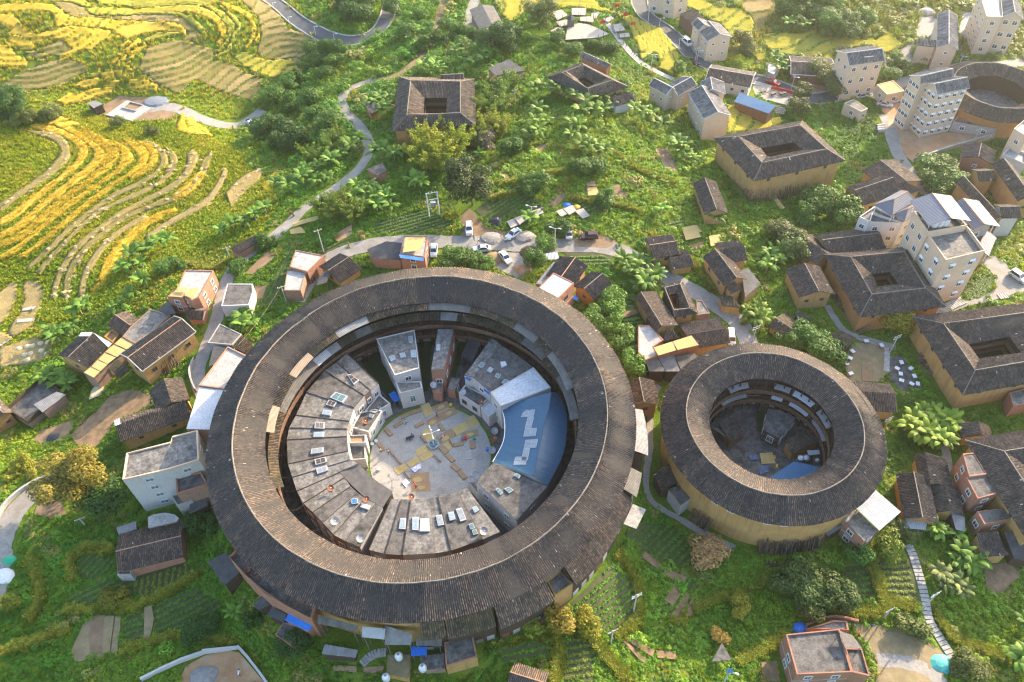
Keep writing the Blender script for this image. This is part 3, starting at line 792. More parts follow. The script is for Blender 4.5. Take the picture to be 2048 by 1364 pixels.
def ipl(Q,dists):
 """move every side of an anticlockwise polygon inwards"""
 n=len(Q);L=[]
 for i in range(n):
  a,b=Q[i],Q[(i+1)%n];d=(b-a).normalized();inn=Vector((-d.y,d.x,0));L.append((a+inn*dists[i],d))
 out=[]
 for i in range(n):
  (p,d),(q,e)=L[i-1],L[i];cr=d.x*e.y-d.y*e.x;s=((q.x-p.x)*e.y-(q.y-p.y)*e.x)/cr
  out.append(p+d*s)
 return out
def chs(label,tile,P,He,base=None,depth=4.2,rise=1.7,wall='earth',roof='tile_dark',inner=None,name='square_earth_building',cat='courtyard house',cap='ridge_mortar',wins=3,lift=(0,0,0,0)):
 """four-sided house round a court; eave corners as seen, He the eave above the ground"""
 P=px(tile,*P);b=blv(P,He)if base is None else base
 Q=[at(p,b+He)for p in P];Q=[Vector((q.x,q.y,0))for q in Q]
 if not ccw(Q):Q=Q[::-1]
 c=sum(Q,Vector((0,0,0)))/len(Q)
 t=thing(name,label,cat,(c.x,c.y,b))
 dd=depth if isinstance(depth,(list,tuple))else[depth]*4
 R=ipl(Q,dd);I=ipl(Q,[2*x for x in dd])
 if inner:
  I=[at(p,b+He)for p in px(tile,*inner)];I=[Vector((q.x,q.y,0))for q in I]
  if not ccw(I):I=I[::-1]
  k=min(range(4),key=lambda j:sum((I[(i+j)%4]-Q[i]).length for i in range(4)));I=I[k:]+I[:k];R=[(Q[i]+I[i])/2 for i in range(4)]
 Wo=ipl(Q,[.9]*4);Wi=ipl(I,[-.7]*4)
 S=lambda p,z:Vector((p.x,p.y,z));ze,zr,zi=b+He,b+He+rise,b+He+.1
 tl=Tiles();deck=MB();sp,sg=tile_gap(Vector((c.x,c.y,b)))
 for i in range(4):
  j=(i+1)%4
  o=[S(Q[i],ze),S(Q[j],ze),S(R[j],zr),S(R[i],zr)];n=[S(I[i],zi),S(I[j],zi),S(R[j],zr),S(R[i],zr)]
  tl.slope(o,0,sp,sg);tl.slope(n,.08,sp,sg);rsl(deck,o);rsl(deck,n)
 part(t,'roof_deck',deck,'tile_bed');tl.build(t,roof)
 cpl(t,[S(R[k%4],zr)for k in range(5)],mat=cap)
 for i in range(4):
  cpl(t,[S(Q[i],ze),S(R[i],zr)],.13,.1,mat=cap,name='hip_cap')
 wb=MB()
 for W,top,rev in((Wo,ze+.35,False),(Wi,zi+.25,True)):
  for i in range(4):
   a,e=W[i],W[(i+1)%4]
   if rev:a,e=e,a
   l=(e-a).length;wb.poly([S(a,b-3),S(e,b-3),S(e,top),S(a,top)],0,[(0,b),(l,b),(l,top),(0,top)])
  if not rev:part(t,'outer_wall',wb,wall);wb=MB()
 part(t,'court_wall',wb,'timber_dark')
 fb=MB();fb.poly([S(p,b+.05)for p in Wi]);part(t,'court_floor',fb,'concrete_dark')
 for k in range(2):
  z=b+He*(k+1)/3;G=ipl(I,[.2]*4);gb=MB()
  for i in range(4):
   a,e,a2,e2=G[i],G[(i+1)%4],Wi[i],Wi[(i+1)%4]
   gb.poly([S(a,z),S(a2,z),S(e2,z),S(e,z)][::-1]);gb.poly([S(e,z-.2),S(a,z-.2),S(a,z+.9),S(e,z+.9)])
  part(t,'gallery',gb,'timber')
 if wins:
  for i in range(4):
   a,e=Wo[i],Wo[(i+1)%4]
   if not facing(a,e):continue
   for k in range(wins):window(t,wfr(t,a,e,(e-a).length*(k+.5)/wins,ze-1.3),.7,.9,**SOD)
 occupy(Q,1.0)
 return t
def tpn(name,label,cat,tile,P,h,mat,base,th=.05,group=None,parent=None):
 """thin thing lying at a known level (mat, sheet, tarpaulin, slab)"""
 P=px(tile,*P);Q=[at(p,base+h)for p in P]
 if not ccw(Q):Q=Q[::-1]
 c=sum(Q,Vector((0,0,0)))/len(Q)
 b=MB();b.prism(Q,base+h,base+h+th)
 if parent:return part(parent,name,b,mat)
 return link(name,b.mesh(name,[mat],(c.x,c.y,base+h)),loc=(c.x,c.y,base+h),label=label,cat=cat,group=group)
def rwt(i,n,axis='left'):
 o=['first','second','third','fourth','fifth','sixth','seventh','eighth','ninth','tenth','eleventh','twelfth','thirteenth','fourteenth','fifteenth','sixteenth','seventeenth','eighteenth','nineteenth','twentieth','twenty-first','twenty-second','twenty-third','twenty-fourth','twenty-fifth','twenty-sixth','twenty-seventh','twenty-eighth','twenty-ninth','thirtieth']
 return('only' if n==1 else o[i]+' from the '+axis)
 # roads, paths, yards
def sml(P,n=6):
 P=[Vector(p)for p in P];out=[]
 for i in range(len(P)-1):
  p0,p1,p2,p3=P[max(i-1,0)],P[i],P[i+1],P[min(i+2,len(P)-1)]
  for k in range(n):
   t=k/n;out.append(.5*((2*p1)+(p2-p0)*t+(2*p0-5*p1+4*p2-p3)*t*t+(3*p1-p0-3*p2+p3)*t**3))
 return out+[P[-1]]
PATHS=[]
def strip_mesh(mb,pts,w0,w1,lift,mi=0,jag=0.0):
 """ribbon on the ground between offsets w0 and w1 (to the right) of a line"""
 n=len(pts);L=[]
 for i in range(n):
  d=(v2(pts[min(i+1,n-1)])-v2(pts[max(i-1,0)])).normalized();s=Vector((d.y,-d.x,0));row=[]
  m=4
  for k in range(m+1):
   q=v2(pts[i])+s*(w0+(w1-w0)*k/m+(RU(-jag,jag)if k in(0,m)else 0));row.append(Vector((q.x,q.y,h1(q.x,q.y)+lift)))
  L.append(row)
 for i in range(n-1):
  for k in range(4):mb.poly([L[i][k],L[i][k+1],L[i+1][k+1],L[i+1][k]][::-1]if False else[L[i][k+1],L[i][k],L[i+1][k],L[i+1][k+1]][::-1],mi,[(p.x,p.y)for p in(L[i][k],L[i][k+1],L[i+1][k+1],L[i+1][k])])
 return L
def road(name,tile,P,width,mat,lift=.12,kerb=None,jag=.12,line=False):
 pts=sml(gps(px(tile,*P)),7)
 b=MB();strip_mesh(b,pts,-width/2,width/2,lift,0,jag if not kerb else 0)
 link(name,b.mesh(name,[mat]),kind='structure')
 if kerb:
  for s in(-1,1):
   kb=MB();o=width/2
   lo,hi=(o,o+.45)if s>0 else(-o-.45,-o)
   A=strip_mesh(kb,pts,lo,hi,lift+.28)
   for i in range(len(A)-1):
    for k in(0,-1):
     p,q=A[i][k],A[i+1][k];dz=Vector((0,0,-.6));kb.poly([p,q,q+dz,p+dz])
   link('kerb',kb.mesh('kerb',[kerb]),kind='structure')
 n=len(pts)
 for i in range(0,n-1,3):
  a,c=v2(pts[i]),v2(pts[min(i+3,n-1)]);d=(c-a).normalized()if(c-a).length>.01 else Vector((1,0,0));s=Vector((d.y,-d.x,0))*(width/2+.9)
  OCC.append(NA([[(a+s).x,(a+s).y],[(c+s).x,(c+s).y],[(c-s).x,(c-s).y],[(a-s).x,(a-s).y]]))
 return pts
def yard(name,tile,P,mat,lift=.1,kind='structure',occ=True,edge=0.0):
 """patch of ground surface following the terrain"""
 Q=gps(px(tile,*P));return patch(name,Q,mat,lift,kind,occ)
def pip(P,X,Y):
 P=np.asarray(P);inside=np.zeros(X.shape,bool);n=len(P);j=n-1
 for i in range(n):
  (xi,yi),(xj,yj)=P[i][:2],P[j][:2]
  if yi!=yj:
   inside^=((yi>Y)!=(yj>Y))&(X<(xj-xi)*(Y-yi)/(yj-yi)+xi)
  j=i
 return inside
def patch(name,Q,mat,lift=.1,kind='structure',occ=True,thick=0.0):
 """polygon cut into short-edged pieces, draped on the ground"""
 bm=__import__('bmesh').new()
 vs_=[bm.verts.new((q.x,q.y,0))for q in Q]
 n=len(Q)
 f=bm.faces.new(vs_)
 import bmesh
 bmesh.ops.triangulate(bm,faces=bm.faces[:])
 for _ in range(5):
  ed=[e for e in bm.edges if e.calc_length()>2.2]
  if not ed:break
  bmesh.ops.subdivide_edges(bm,edges=ed,cuts=1);bmesh.ops.triangulate(bm,faces=[f for f in bm.faces if len(f.verts)>3])
 X=NA([v.co.x for v in bm.verts]);Y=NA([v.co.y for v in bm.verts]);Z=hgt(X,Y)+lift
 for v,z in zip(bm.verts,Z):v.co.z=z
 for f in bm.faces:
  if f.normal.z<0:f.normal_flip()
 bmesh.ops.recalc_face_normals(bm,faces=bm.faces[:])
 if sum(f.normal.z for f in bm.faces)<0:bmesh.ops.reverse_faces(bm,faces=bm.faces[:])
 if thick:
  r=bmesh.ops.extrude_edge_only(bm,edges=[e for e in bm.edges if e.is_boundary])
  for v in r['geom']:
   if isinstance(v,bmesh.types.BMVert):v.co.z-=thick
 me=bpy.data.meshes.new(name);bm.to_mesh(me);bm.free();me.materials.append(M[mat])
 if occ:OCC.append(NA([[q.x,q.y]for q in Q]))
 return link(name,me,kind=kind)
road('road','P',[(752,160),(725,168),(693,182),(684,205),(695,228),(716,250),(733,275),(738,305),(718,338),(690,362),(655,388),(612,415),(578,448),(535,483),(492,512),(462,545),(444,592),(433,640),(418,680),(402,722),(396,760),(408,792)],3.1,'road_concrete')
road('dirt_track','P',[(725,168),(758,160),(800,148),(832,122),(855,95),(868,70),(878,35),(888,-5)],2.4,'dirt')
road('road','P',[(528,-8),(560,12),(590,38),(620,57),(655,75),(700,83),(740,73),(765,52),(779,20),(784,-8)],5.0,'asphalt',kerb='concrete_pale')
road('road','P',[(952,-5),(942,25),(939,50),(951,70),(972,86)],3.6,'road_concrete')
road('road','S1',[(-10,-60),(0,60),(60,165),(150,235),(250,305),(345,375),(440,485),(540,595),(650,670),(800,745),(960,790),(1120,830),(1260,860),(1420,905),(1580,970),(1720,1030),(1850,1060),(1980,1045),(2090,1020)],5.2,'asphalt',kerb='concrete_pale')
road('road','S2',[(40,1030),(200,1010),(420,985),(620,930),(800,870),(960,810),(1150,750),(1340,720),(1500,690),(1700,700),(1900,680),(2080,660)],4.2,'road_concrete')
road('dirt_road','S3',[(560,-60),(600,40),(640,190),(690,340),(760,460),(850,580),(950,700),(1030,800)],3.6,'road_concrete')
road('road','P',[(592,604),(606,580),(628,548),(656,520),(690,504),(722,495),(762,487),(830,483),(900,485),(960,487),(1020,490),(1080,493),(1150,491),(1205,494),(1245,505),(1292,530),(1340,558),(1400,590),(1448,622),(1484,655),(1502,700)],4.4,'road_concrete')
road('dirt_road','T7',[(345,205),(220,250),(110,345),(40,460),(5,560),(-30,640)],4.4,'road_concrete')
road('gravel_road','T1',[(880,640),(960,625),(1050,640),(1150,685),(1280,728),(1390,735),(1480,692),(1535,645)],4.2,'gravel')
road('path','T2',[(1500,130),(1545,190),(1600,262),(1680,350),(1765,405),(1890,465)],1.9,'concrete_pale',jag=.02)
road('path','P',[(1318,770),(1304,800),(1300,850),(1299,900),(1292,950),(1296,990),(1318,1015),(1355,1036),(1400,1062),(1470,1098)],1.3,'road_concrete')
road('dirt_track','T9',[(1190,1235),(1330,1245),(1470,1290),(1580,1380)],2.3,'gravel')
road('path','S5',[(-60,700),(20,830),(110,950),(260,1030),(430,1080),(560,1120),(680,1150)],1.6,'road_concrete')
road('path','S5',[(575,1130),(590,1250),(580,1400)],1.1,'concrete_pale')
yard('yard','S5',[(1600,240),(1690,150),(1850,250),(1900,330),(2100,380),(2100,540),(1960,570),(1700,650),(1450,705),(1250,780),(1180,800),(1300,690),(1600,610),(1745,520),(1740,400)],'road_concrete',.11)
for nm,tl_,P,mt in[('earthworks','S3',[(650,0),(900,60),(1140,130),(1500,145),(1800,130),(1840,170),(1500,260),(1180,340),(860,450),(790,390),(720,260),(640,150)],'dirt_orange'),('earthworks','S2',[(430,1090),(760,1060),(760,1200),(680,1260),(900,1364),(600,1364),(600,1250)],'dirt_orange'),('earthworks','S2',[(1380,1120),(1480,1130),(1700,1230),(2060,1240),(2060,1400),(1780,1364),(1500,1200)],'dirt_orange'),('yard','S2',[(600,610),(850,600),(850,680),(760,760),(740,850),(660,870),(700,760),(560,800),(520,830),(560,680)],'road_concrete'),('yard','S2',[(900,330),(960,60),(1110,100),(1110,420),(900,400),(870,470),(850,600),(720,600),(720,530),(880,440)],'gravel'),('yard','S2',[(1370,120),(1510,130),(1590,400),(1560,440),(1350,400)],'concrete_pale'),('bare_ground','S1',[(1640,960),(1700,920),(1850,895),(1960,910),(2000,950),(1850,1005),(1720,1010)],'dirt_orange'),('bare_ground','T1',[(560,640),(690,560),(860,570),(960,610),(1060,650),(980,700),(850,710),(760,712),(620,680)],'dirt'),('bare_ground','U7',[(85,120),(140,60),(200,120),(260,200),(400,235),(560,240),(640,330),(330,350),(60,300),(95,230)],'dirt'),('bare_ground','U7',[(240,400),(380,390),(560,400),(620,520),(540,600),(440,560),(300,490)],'gravel'),('bare_ground','U7',[(930,300),(1120,250),(1240,310),(1180,360),(930,350)],'dirt'),('dry_grass_yard','T4',[(640,1000),(780,960),(880,1000),(880,1060),(660,1160),(640,1210),(560,1300),(470,1300),(410,1240),(530,1120),(600,1060)],'soil'),('bare_ground','T4',[(230,1210),(430,1140),(430,1200),(360,1260),(240,1280),(190,1260)],'dirt'),('dry_grass_yard','T9',[(1030,1020),(1280,1040),(1420,1090),(1560,1180),(1610,1240),(1560,1380),(1180,1380),(1190,1250),(1110,1130)],'straw_field'),('bare_ground','T7',[(1090,1270),(1200,1210),(1330,1180),(1400,1190),(1560,1380),(1040,1380)],'dirt_orange'),('bare_ground','T7',[(200,380),(240,280),(330,230),(390,380),(300,410)],'dirt'),('dry_stubble','T7',[(420,1180),(490,1020),(545,975),(640,970),(715,985),(690,1195),(560,1225),(440,1250)],'straw_field'),('bare_ground','T7',[(-40,560),(30,520),(80,600),(60,760),(-40,1100)],'gravel'),('bare_ground','S6',[(930,480),(1050,480),(1090,700),(1180,1200),(1240,1364),(1150,1364),(1080,900),(960,620)],'road_concrete'),('dry_grass_yard','T6',[(990,780),(1060,690),(1240,700),(1260,860),(1180,930),(1020,920)],'straw_field'),('yard','T6',[(1255,780),(1330,760),(1420,880),(1450,960),(1330,970),(1260,900)],'concrete_dark'),('bare_ground','T9',[(1800,690),(1960,660),(2030,740),(1960,800),(1900,870),(1840,850)],'soil'),('bare_ground','T2',[(1780,870),(1860,865),(1905,940),(1915,1000),(1850,1000)],'dirt'),('bare_ground','T2',[(1080,860),(1150,840),(1160,870),(1090,890)],'dirt'),('bare_ground','T2',[(1520,1090),(1570,1080),(1630,1150),(1540,1170)],'soil'),('bare_ground','S4',[(520,40),(680,20),(680,80),(600,100),(540,90)],'soil'),('bare_ground','Z6',[(960,850),(1250,700),(1300,640),(1330,680),(1240,740),(1000,900)],'soil'),]:yard(nm,tl_,P,mt,.09+RU(0,.05))
# houses on the left
gable('tiled earthen house whose roof end is hipped, left of the row of grain mats','S7',[(300,715),(572,458),(600,735),(270,625)],7.5,1.5,wins=(2,1))
gable('long white-edged tiled earthen house with pale orange ridge above timber stacks','S7',[(935,720),(1512,305),(1375,655),(1145,480)],9.0,1.7,cap='ridge_brick',trim='ridge_white',wins=(3,1),win=(1.0,1.0))
gable('tiny tiled outbuilding with white eave ends on a roofless tan block','S7',[(800,262),(966,378),(850,468)],5.0,1.2,cap='ridge_brick')
flat('roofless tan mud-walled block below a tiny tiled outbuilding','S7',[(690,505),(770,430),(850,485),(775,565)],3.2,'earth','soil',par=.4)
flat('grey concrete roof with two loose orange bricks beside the long white-edged house','S7',[(1175,205),(1390,265),(1160,470),(1010,572),(880,500),(960,400)],4.2,'brick_dull','concrete',par=.12)
GR=flat('brick terrace roof spread with five grain mats between two tiled houses','S7',[(870,500),(1012,575),(580,940),(462,882)],4.4,'brick_dull','concrete_dark',par=0)
for i,q in enumerate([[(870,505),(1005,570),(925,635),(795,575)],[(785,585),(910,640),(820,715),(700,660)],[(690,672),(810,720),(720,790),(625,740)],[(615,750),(720,795),(645,865),(550,815)],[(540,825),(640,870),(575,935),(470,880)]]):
 tpn('grain_mat','yellow grain mat on the long brick terrace, '+rwt(i,5,'top'),'grain mat','S7',q,4.44,'grain',GR.location.z,.06,'grain mats on the long brick terrace')
shed('open timber shed with rotten tiled roof below the grain terrace','S7',[(830,740),(960,850),(860,940),(710,820)],[3.2,3.4,2.8,2.6],'tile_moss',posts=True)
gable('brown and dark tiled house at the bend just above the dry yard','S7',[(1315,945),(1400,1195),(1590,1150),(1170,1075)],6.5,1.8,cap=None,wins=(1,1))
gable('long low tiled barn with a white sheet at its left end','T4',[(675,1172),(1085,1028),(690,1275),(668,1148)],6.0,1.6,cap=None,wins=(2,1))
tpn('roof_sheet','white sheet covering the roof end of a long low tiled barn','roof sheet','T4',[(668,1145),(700,1128),(706,1165),(672,1178)],5.7,'sheet_white',-3.2)
tpn('roof_sheet','white metal sheet laid on the right slope of a tiled earthen house','roof sheet','S7',[(570,455),(770,570),(728,612),(632,520)],6.75,'sheet_white',-5.6)
tpn('roof_sign','white board with rows of dark marks on a tiled roof','sign','S7',[(440,452),(560,452),(525,492),(415,492)],6.7,'white_paint',-5.6)
flat('red brick house with sacks and planks on its pale roof beside the road','T4',[(1085,265),(1250,268),(1165,425),(1125,445),(1032,385)],6.5,'brick','concrete_pale',par=.2,rows=2,gap=3.2,style=SNW)
BT=flat('narrow brick tower with grain on top joined to a brick house','T4',[(1030,375),(1102,392),(1075,432),(980,420)],6.2,'brick','concrete_pale',par=.15,band='concrete_pale',rows=2,gap=9)
tpn('grain_mat','drying grain on top of the narrow brick tower','grain mat','T4',[(1030,380),(1092,394),(1068,425),(990,416)],6.22,'grain',BT.location.z)
tpn('grain_mat','drying grain on the lower half of the brick house roof with sacks','grain mat','T4',[(1105,372),(1168,370),(1128,432),(1080,412)],6.55,'grain',BT.location.z+.3)
tpn('grain_mat','small strip of drying grain at the left edge of the brick house roof','grain mat','T4',[(1042,362),(1098,365),(1090,385),(1036,378)],6.55,'grain',BT.location.z+.3)
shed('navy metal shed leaning on the narrow brick tower','S7',[(1370,105),(1450,250),(1350,262),(1258,215)],[3.6,3.4,2.8,2.8],'sheet_dark')
gable('small dark tiled outbuilding squeezed behind the long white-edged house','S7',[(1575,215),(1750,222),(1560,310)],4.0,1.1,cap=None,wall='brick')
flat('grey concrete roof with a curved white wall beside the road','T4',[(1330,345),(1478,345),(1483,395),(1455,470),(1295,475)],4.0,'plaster_white','concrete_dark',par=.1)
flat('dark stained concrete roof with a black burn mark at the road edge','T4',[(1285,578),(1415,640),(1360,702),(1215,690)],4.0,'plaster_grey','concrete_dark',par=.1)
shed('mossy tiled lean-to behind the stained concrete roof','T4',[(1412,645),(1478,690),(1432,748),(1360,712)],[4.2,3.8,3.2,3.4],'tile_moss')
shed('black corrugated shed under the stained concrete roof by the road','T4',[(1250,705),(1365,718),(1300,800),(1222,828)],[3.2,3.0,2.6,2.6],'sheet_dark')
flat('pale roof with an orange rim and a dividing kerb against the ring','T4',[(1335,715),(1455,772),(1330,965),(1165,942)],8.0,'brick_dull','concrete_pale',par=.3,parmat='ridge_brick',base=0)
flat('white membrane roof with black specks against the ring','T4',[(1168,948),(1325,968),(1240,1196),(1090,1192)],8.3,'brick','membrane_white',par=0,base=-.3)
WB=flat('white four-storey block with grey roof and orange cornice beside the golden tree','P',[(246,961),(340,940),(399,921),(396,862),(346,874),(343,885),(254,908)],11.0,'plaster_white','concrete',par=.35,parmat='plaster_beige',base=-3.0,rows=4,gap=4.2,win=(1.3,.9),style=SGR,name='apartment_block',cat='building')
flat('dark brick balcony block with laundry beside the white four-storey block','T7',[(1032,160),(1180,140),(1218,215),(1038,268)],7.0,'brick_dull','concrete_dark',par=.5,parmat='brick',base=-2.5)
flat('low dark concrete outhouse under the brick balcony block','T7',[(1002,272),(1118,250),(1125,300),(1035,335)],4.2,'plaster_grey','concrete_dark',par=.1,base=-2.5)
shed('black sheet lean-to crammed between the brick balcony and the ring','T7',[(1110,250),(1205,235),(1215,330),(1110,380)],[3.6,3.8,3.2,3.0],'sheet_dark',base=-2.5)
gable('lone brick barn with sagging grey tiled roof in the lower left gardens','T7',[(676,600),(1060,508),(690,725),(690,502)],5.6,1.4,wall='brick',roof='tile_dark',cap='ridge_brick',tone=.1)
flat('rounded pale concrete slab roof behind the lone brick barn','T7',[(865,398),(900,382),(965,372),(1020,382),(1048,405),(1030,425),(868,462)],4.0,'brick_dull','concrete_pale',par=0)
shed('small grey sheet shed at the left end of the lone brick barn','T7',[(680,460),(795,422),(800,468),(694,502)],[3.0,3.2,2.8,2.6],'sheet_grey')
def open_tank(label,tile,P,h):
 c=gp(px(tile,*P)[0]);t=thing('water_tank',label,'tank',c);s=2.4
 for i,(dx,dy,w,l)in enumerate(((-1.1,0,.2,s),(1.1,0,.2,s),(0,1.1,2.0,.2),(0,-1.1,2.0,.2))):block(t,'tank_wall',c+Vector((dx,dy,h/2)),(w,l,h),'concrete_pale')
 block(t,'tank_floor',c+Vector((0,0,h*.4)),(2.0,2.0,.1),'dark_void');occupy([c+Vector((a,b,0))for a,b in((-1,-1),(1,-1),(1,1),(-1,1))])
open_tank('open square concrete tank by the corner of the lone brick barn','T7',[(767,735)],2.6)
gable('old house at the left edge with an orange mud gable and leaning poles','T4',[(-90,985),(20,1100),(40,1062),(-170,1100)],6.5,1.5,wall='earth_orange',wins=(1,2))
flat('ruined yard with black walls and grey slab floor near the left edge','T4',[(45,1085),(250,900),(375,990),(165,1160)],2.2,'brick_dull','concrete_dark',par=.9,parmat='timber_dark')
shed('grey metal roof over the corner of the ruined yard','T4',[(195,1050),(330,975),(388,992),(248,1096)],[4.0,4.1,3.7,3.6],'sheet_grey',wall='brick_dull',base=-7.5)
# houses behind the large ring
flat('white-roofed brick house touching the upper left of the ring, tan patches on its lower roof','T4',[(1682,262),(1792,275),(1760,385),(1662,385)],4.2,'brick_dull','concrete_pale',par=.15)
flat('square concrete roof with small pots beside the lane above the ring','T4',[(1730,148),(1897,180),(1800,276),(1695,246)],5.0,'brick','concrete_pale',par=.15)
gable('curved dark tiled house with a mud gable beside the lane above the ring','Z1',[(1140,95),(1330,-30),(1265,195),(1060,60)],4.6,1.3,wins=(0,1))
shed('grey corrugated porch on the end of the curved tiled house','Z1',[(1085,112),(1158,105),(1130,200),(1030,228)],[3.4,3.6,2.9,2.7],'sheet_dark',posts=True)
shed('low tiled wayside shed along the road','T4',[(1345,137),(1495,57),(1512,102),(1392,168)],[2.8,2.8,2.2,2.2],'tile_dark',wall='brick')
shed('rusty black sheet roof on brick walls right of the curved lane','T5',[(98,142),(212,95),(312,105),(300,205),(135,195)],[3.8,4.1,4.0,3.2,3.2],'sheet_dark',wall='brick')
BG=flat('brick house with a pale roof of drying grain and a blue sheet front','T5',[(312,66),(457,66),(437,188),(293,172)],6.0,'brick','concrete_pale',par=.12,rows=2,gap=4)
tpn('grain_mat','wide sheet of pale drying grain on the blue-fronted brick house','grain mat','T5',[(325,72),(440,74),(405,150),(310,160)],6.1,'grain',BG.location.z)
tpn('roof_sheet','bright blue metal strip along the front of a brick house roof','roof sheet','T5',[(288,172),(432,193),(430,212),(292,192)],5.8,'sheet_blue_bright',BG.location.z)
flat('white-roofed three-storey brick house touching the upper right of the ring','Z2',[(1190,115),(1372,205),(1232,345),(1052,252)],8.0,'brick','membrane_white',par=.12,base=-.3,rows=2,gap=4.5,band='concrete_pale',style=SOD)
gable('brown tiled house behind the white-roofed brick house','U7',[(937,427),(832,572),(1025,500),(820,425)],6.2,1.5,cap='ridge_brick',wins=(1,1))
gable('small tiled house with an orange mud wall and creepers on its corner','U7',[(1140,547),(1000,662),(1222,620),(1060,532)],6.0,1.5,wall='earth_orange',wins=(1,1))
shed('white awning on posts beside the round tree at the road','U7',[(702,402),(800,385),(816,440),(708,446)],[3.0,3.0,2.7,2.7],'sheet_white',posts=True)
shed('striped grey sheet roofs stepping down beside the brown tiled house','U7',[(772,462),(808,464),(700,632),(638,626)],[3.6,3.6,3.0,3.0],'sheet_grey',wall='brick_dull')
tpn('awning','small blue awning on the wall of the white-roofed brick house','awning','U7',[(912,708),(962,730),(950,752),(902,732)],3.0,'sheet_blue_bright',0)
gable('long tiled house left of the lane behind the smaller ring','S4',[(10,552),(235,915),(285,720),(-60,590)],6.0,1.4,cap='ridge_mortar',roof='tile_brown')
shed('black sheet patch on the roof edge of a long tiled house','S4',[(62,800),(130,795),(226,930),(162,972)],[3.8,4.2,4.0,3.4],'sheet_dark')
shed('small dark tiled roof tucked under the long tiled house','S4',[(272,962),(350,946),(405,1045),(250,1082)],[4.2,4.2,3.4,3.3],'tile_dark')
chs('u-shaped tiled house with a tiny open yard and blue sheet','S4',[(230,492),(446,434),(622,780),(368,822)],3.6,inner=[(285,590),(400,570),(430,735),(345,740)],depth=[2.3,2.6,2.3,2.6],rise=1.0,roof='tile_dark',wins=1,name='farmhouse',cat='house')
flat('low pink-walled pale roof at the lane corner','S4',[(600,645),(655,640),(746,785),(608,802)],3.0,'brick_dull','concrete',par=.15)
gable('long double-roofed tiled house along the lane beside the white van','S4',[(490,1012),(920,940),(640,1148),(650,852)],5.4,1.3,cap='timber_dark',roof='tile_brown')
GT=flat('brick terrace with two big grain sheets above the smaller ring','S4',[(145,1148),(548,1018),(628,1122),(190,1236)],5.0,'brick','concrete',par=.1)
for i,q in enumerate([[(150,1145),(340,1085),(385,1175),(195,1232)],[(352,1082),(545,1022),(620,1120),(400,1172)]]):
 tpn('grain_mat',('left' if i==0 else 'right')+' one of two big grain sheets on the brick terrace above the smaller ring','grain mat','S4',q,5.05,'grain',GT.location.z,.06,'grain sheets above the smaller ring')
flat('wide tan concrete roof with a bicycle and yellow sacks','S4',[(-20,915),(100,905),(250,1062),(145,1140),(185,1232),(62,1280),(-20,1200)],4.6,'brick','concrete_pale',par=.08)
shed('grey sheet roof left of three patched sheds above the smaller ring','S4',[(60,1282),(188,1245),(270,1400),(95,1400)],[4.0,4.0,3.4,3.4],'sheet_asbestos')
shed('dark patched sheet roof in the middle of three sheds above the smaller ring','S4',[(192,1244),(350,1200),(430,1400),(275,1400)],[4.0,4.0,3.4,3.4],'sheet_grey')
shed('brown patched sheet roof right of three sheds above the smaller ring','S4',[(372,1240),(585,1205),(620,1255),(440,1390)],[4.0,4.0,3.6,3.4],'sheet_asbestos')
gable('orange-walled tiled house squeezed between the two rings','T5',[(1692,890),(1722,1036),(1790,965),(1640,965)],6.0,1.5,wall='earth_orange',roof='tile_brown',wins=(0,1))
gable('tiled hut with a broken corner beside large banana plants','T5',[(1752,118),(1912,94),(1850,185)],4.8,1.1,cap='ridge_brick',wins=(1,0))
gable('lower small tiled hut below the one with a broken corner','T5',[(1868,196),(1992,176),(1955,248)],4.2,1.0,cap=None)
gable('long tiled mud house with a brown lit slope below the garden beds','S4',[(802,97),(1032,402),(780,332),(1010,250)],7.0,1.6,wins=(2,1))
gable('side wing with a flared tiled roof joined to the long mud house','S4',[(850,92),(1105,58),(1080,222),(980,12)],6.6,1.5,cap=None,wins=(1,1))
shed('small dark tiled lean-to at the foot of the long mud house','S4',[(918,492),(1010,442),(1087,522),(968,578)],[4.6,4.8,3.9,3.7],'tile_dark',wall='earth')
shed('pale brown sheet roof beside the long mud house','S4',[(1078,325),(1156,300),(1288,466),(1122,606)],[4.4,4.4,3.6,3.4],'sheet_asbestos',wall='earth')
shed('square brown thatched hut roof beside the lane','S4',[(842,580),(988,602),(1076,722),(872,702)],[3.0,3.0,2.5,2.5],'tile_moss',wall='earth')
gable('narrow tiled shed with pale boards below banana plants','S4',[(1440,830),(1645,968),(1480,990),(1625,832)],4.2,1.1,cap=None,roof='tile_moss')
shed('little tiled roof behind the narrow tiled shed','S4',[(1642,792),(1702,760),(1838,850),(1760,912)],[3.4,3.4,2.8,2.8],'tile_dark')
gable('tiled mud house with a blue bag at its door left of the square building','S4',[(1752,246),(1908,545),(1600,420),(1985,420)],7.0,1.6,wins=(0,2))
shed('long slatted shed roof beside the poultry yard','T6',[(918,645),(968,612),(1066,660),(1012,712)],[3.2,3.6,3.4,2.8],'tile_moss')
gable('dark tiled barn right behind the smaller ring','T6',[(1080,972),(1296,985),(1220,1092),(1200,928)],5.6,1.4,cap=None)
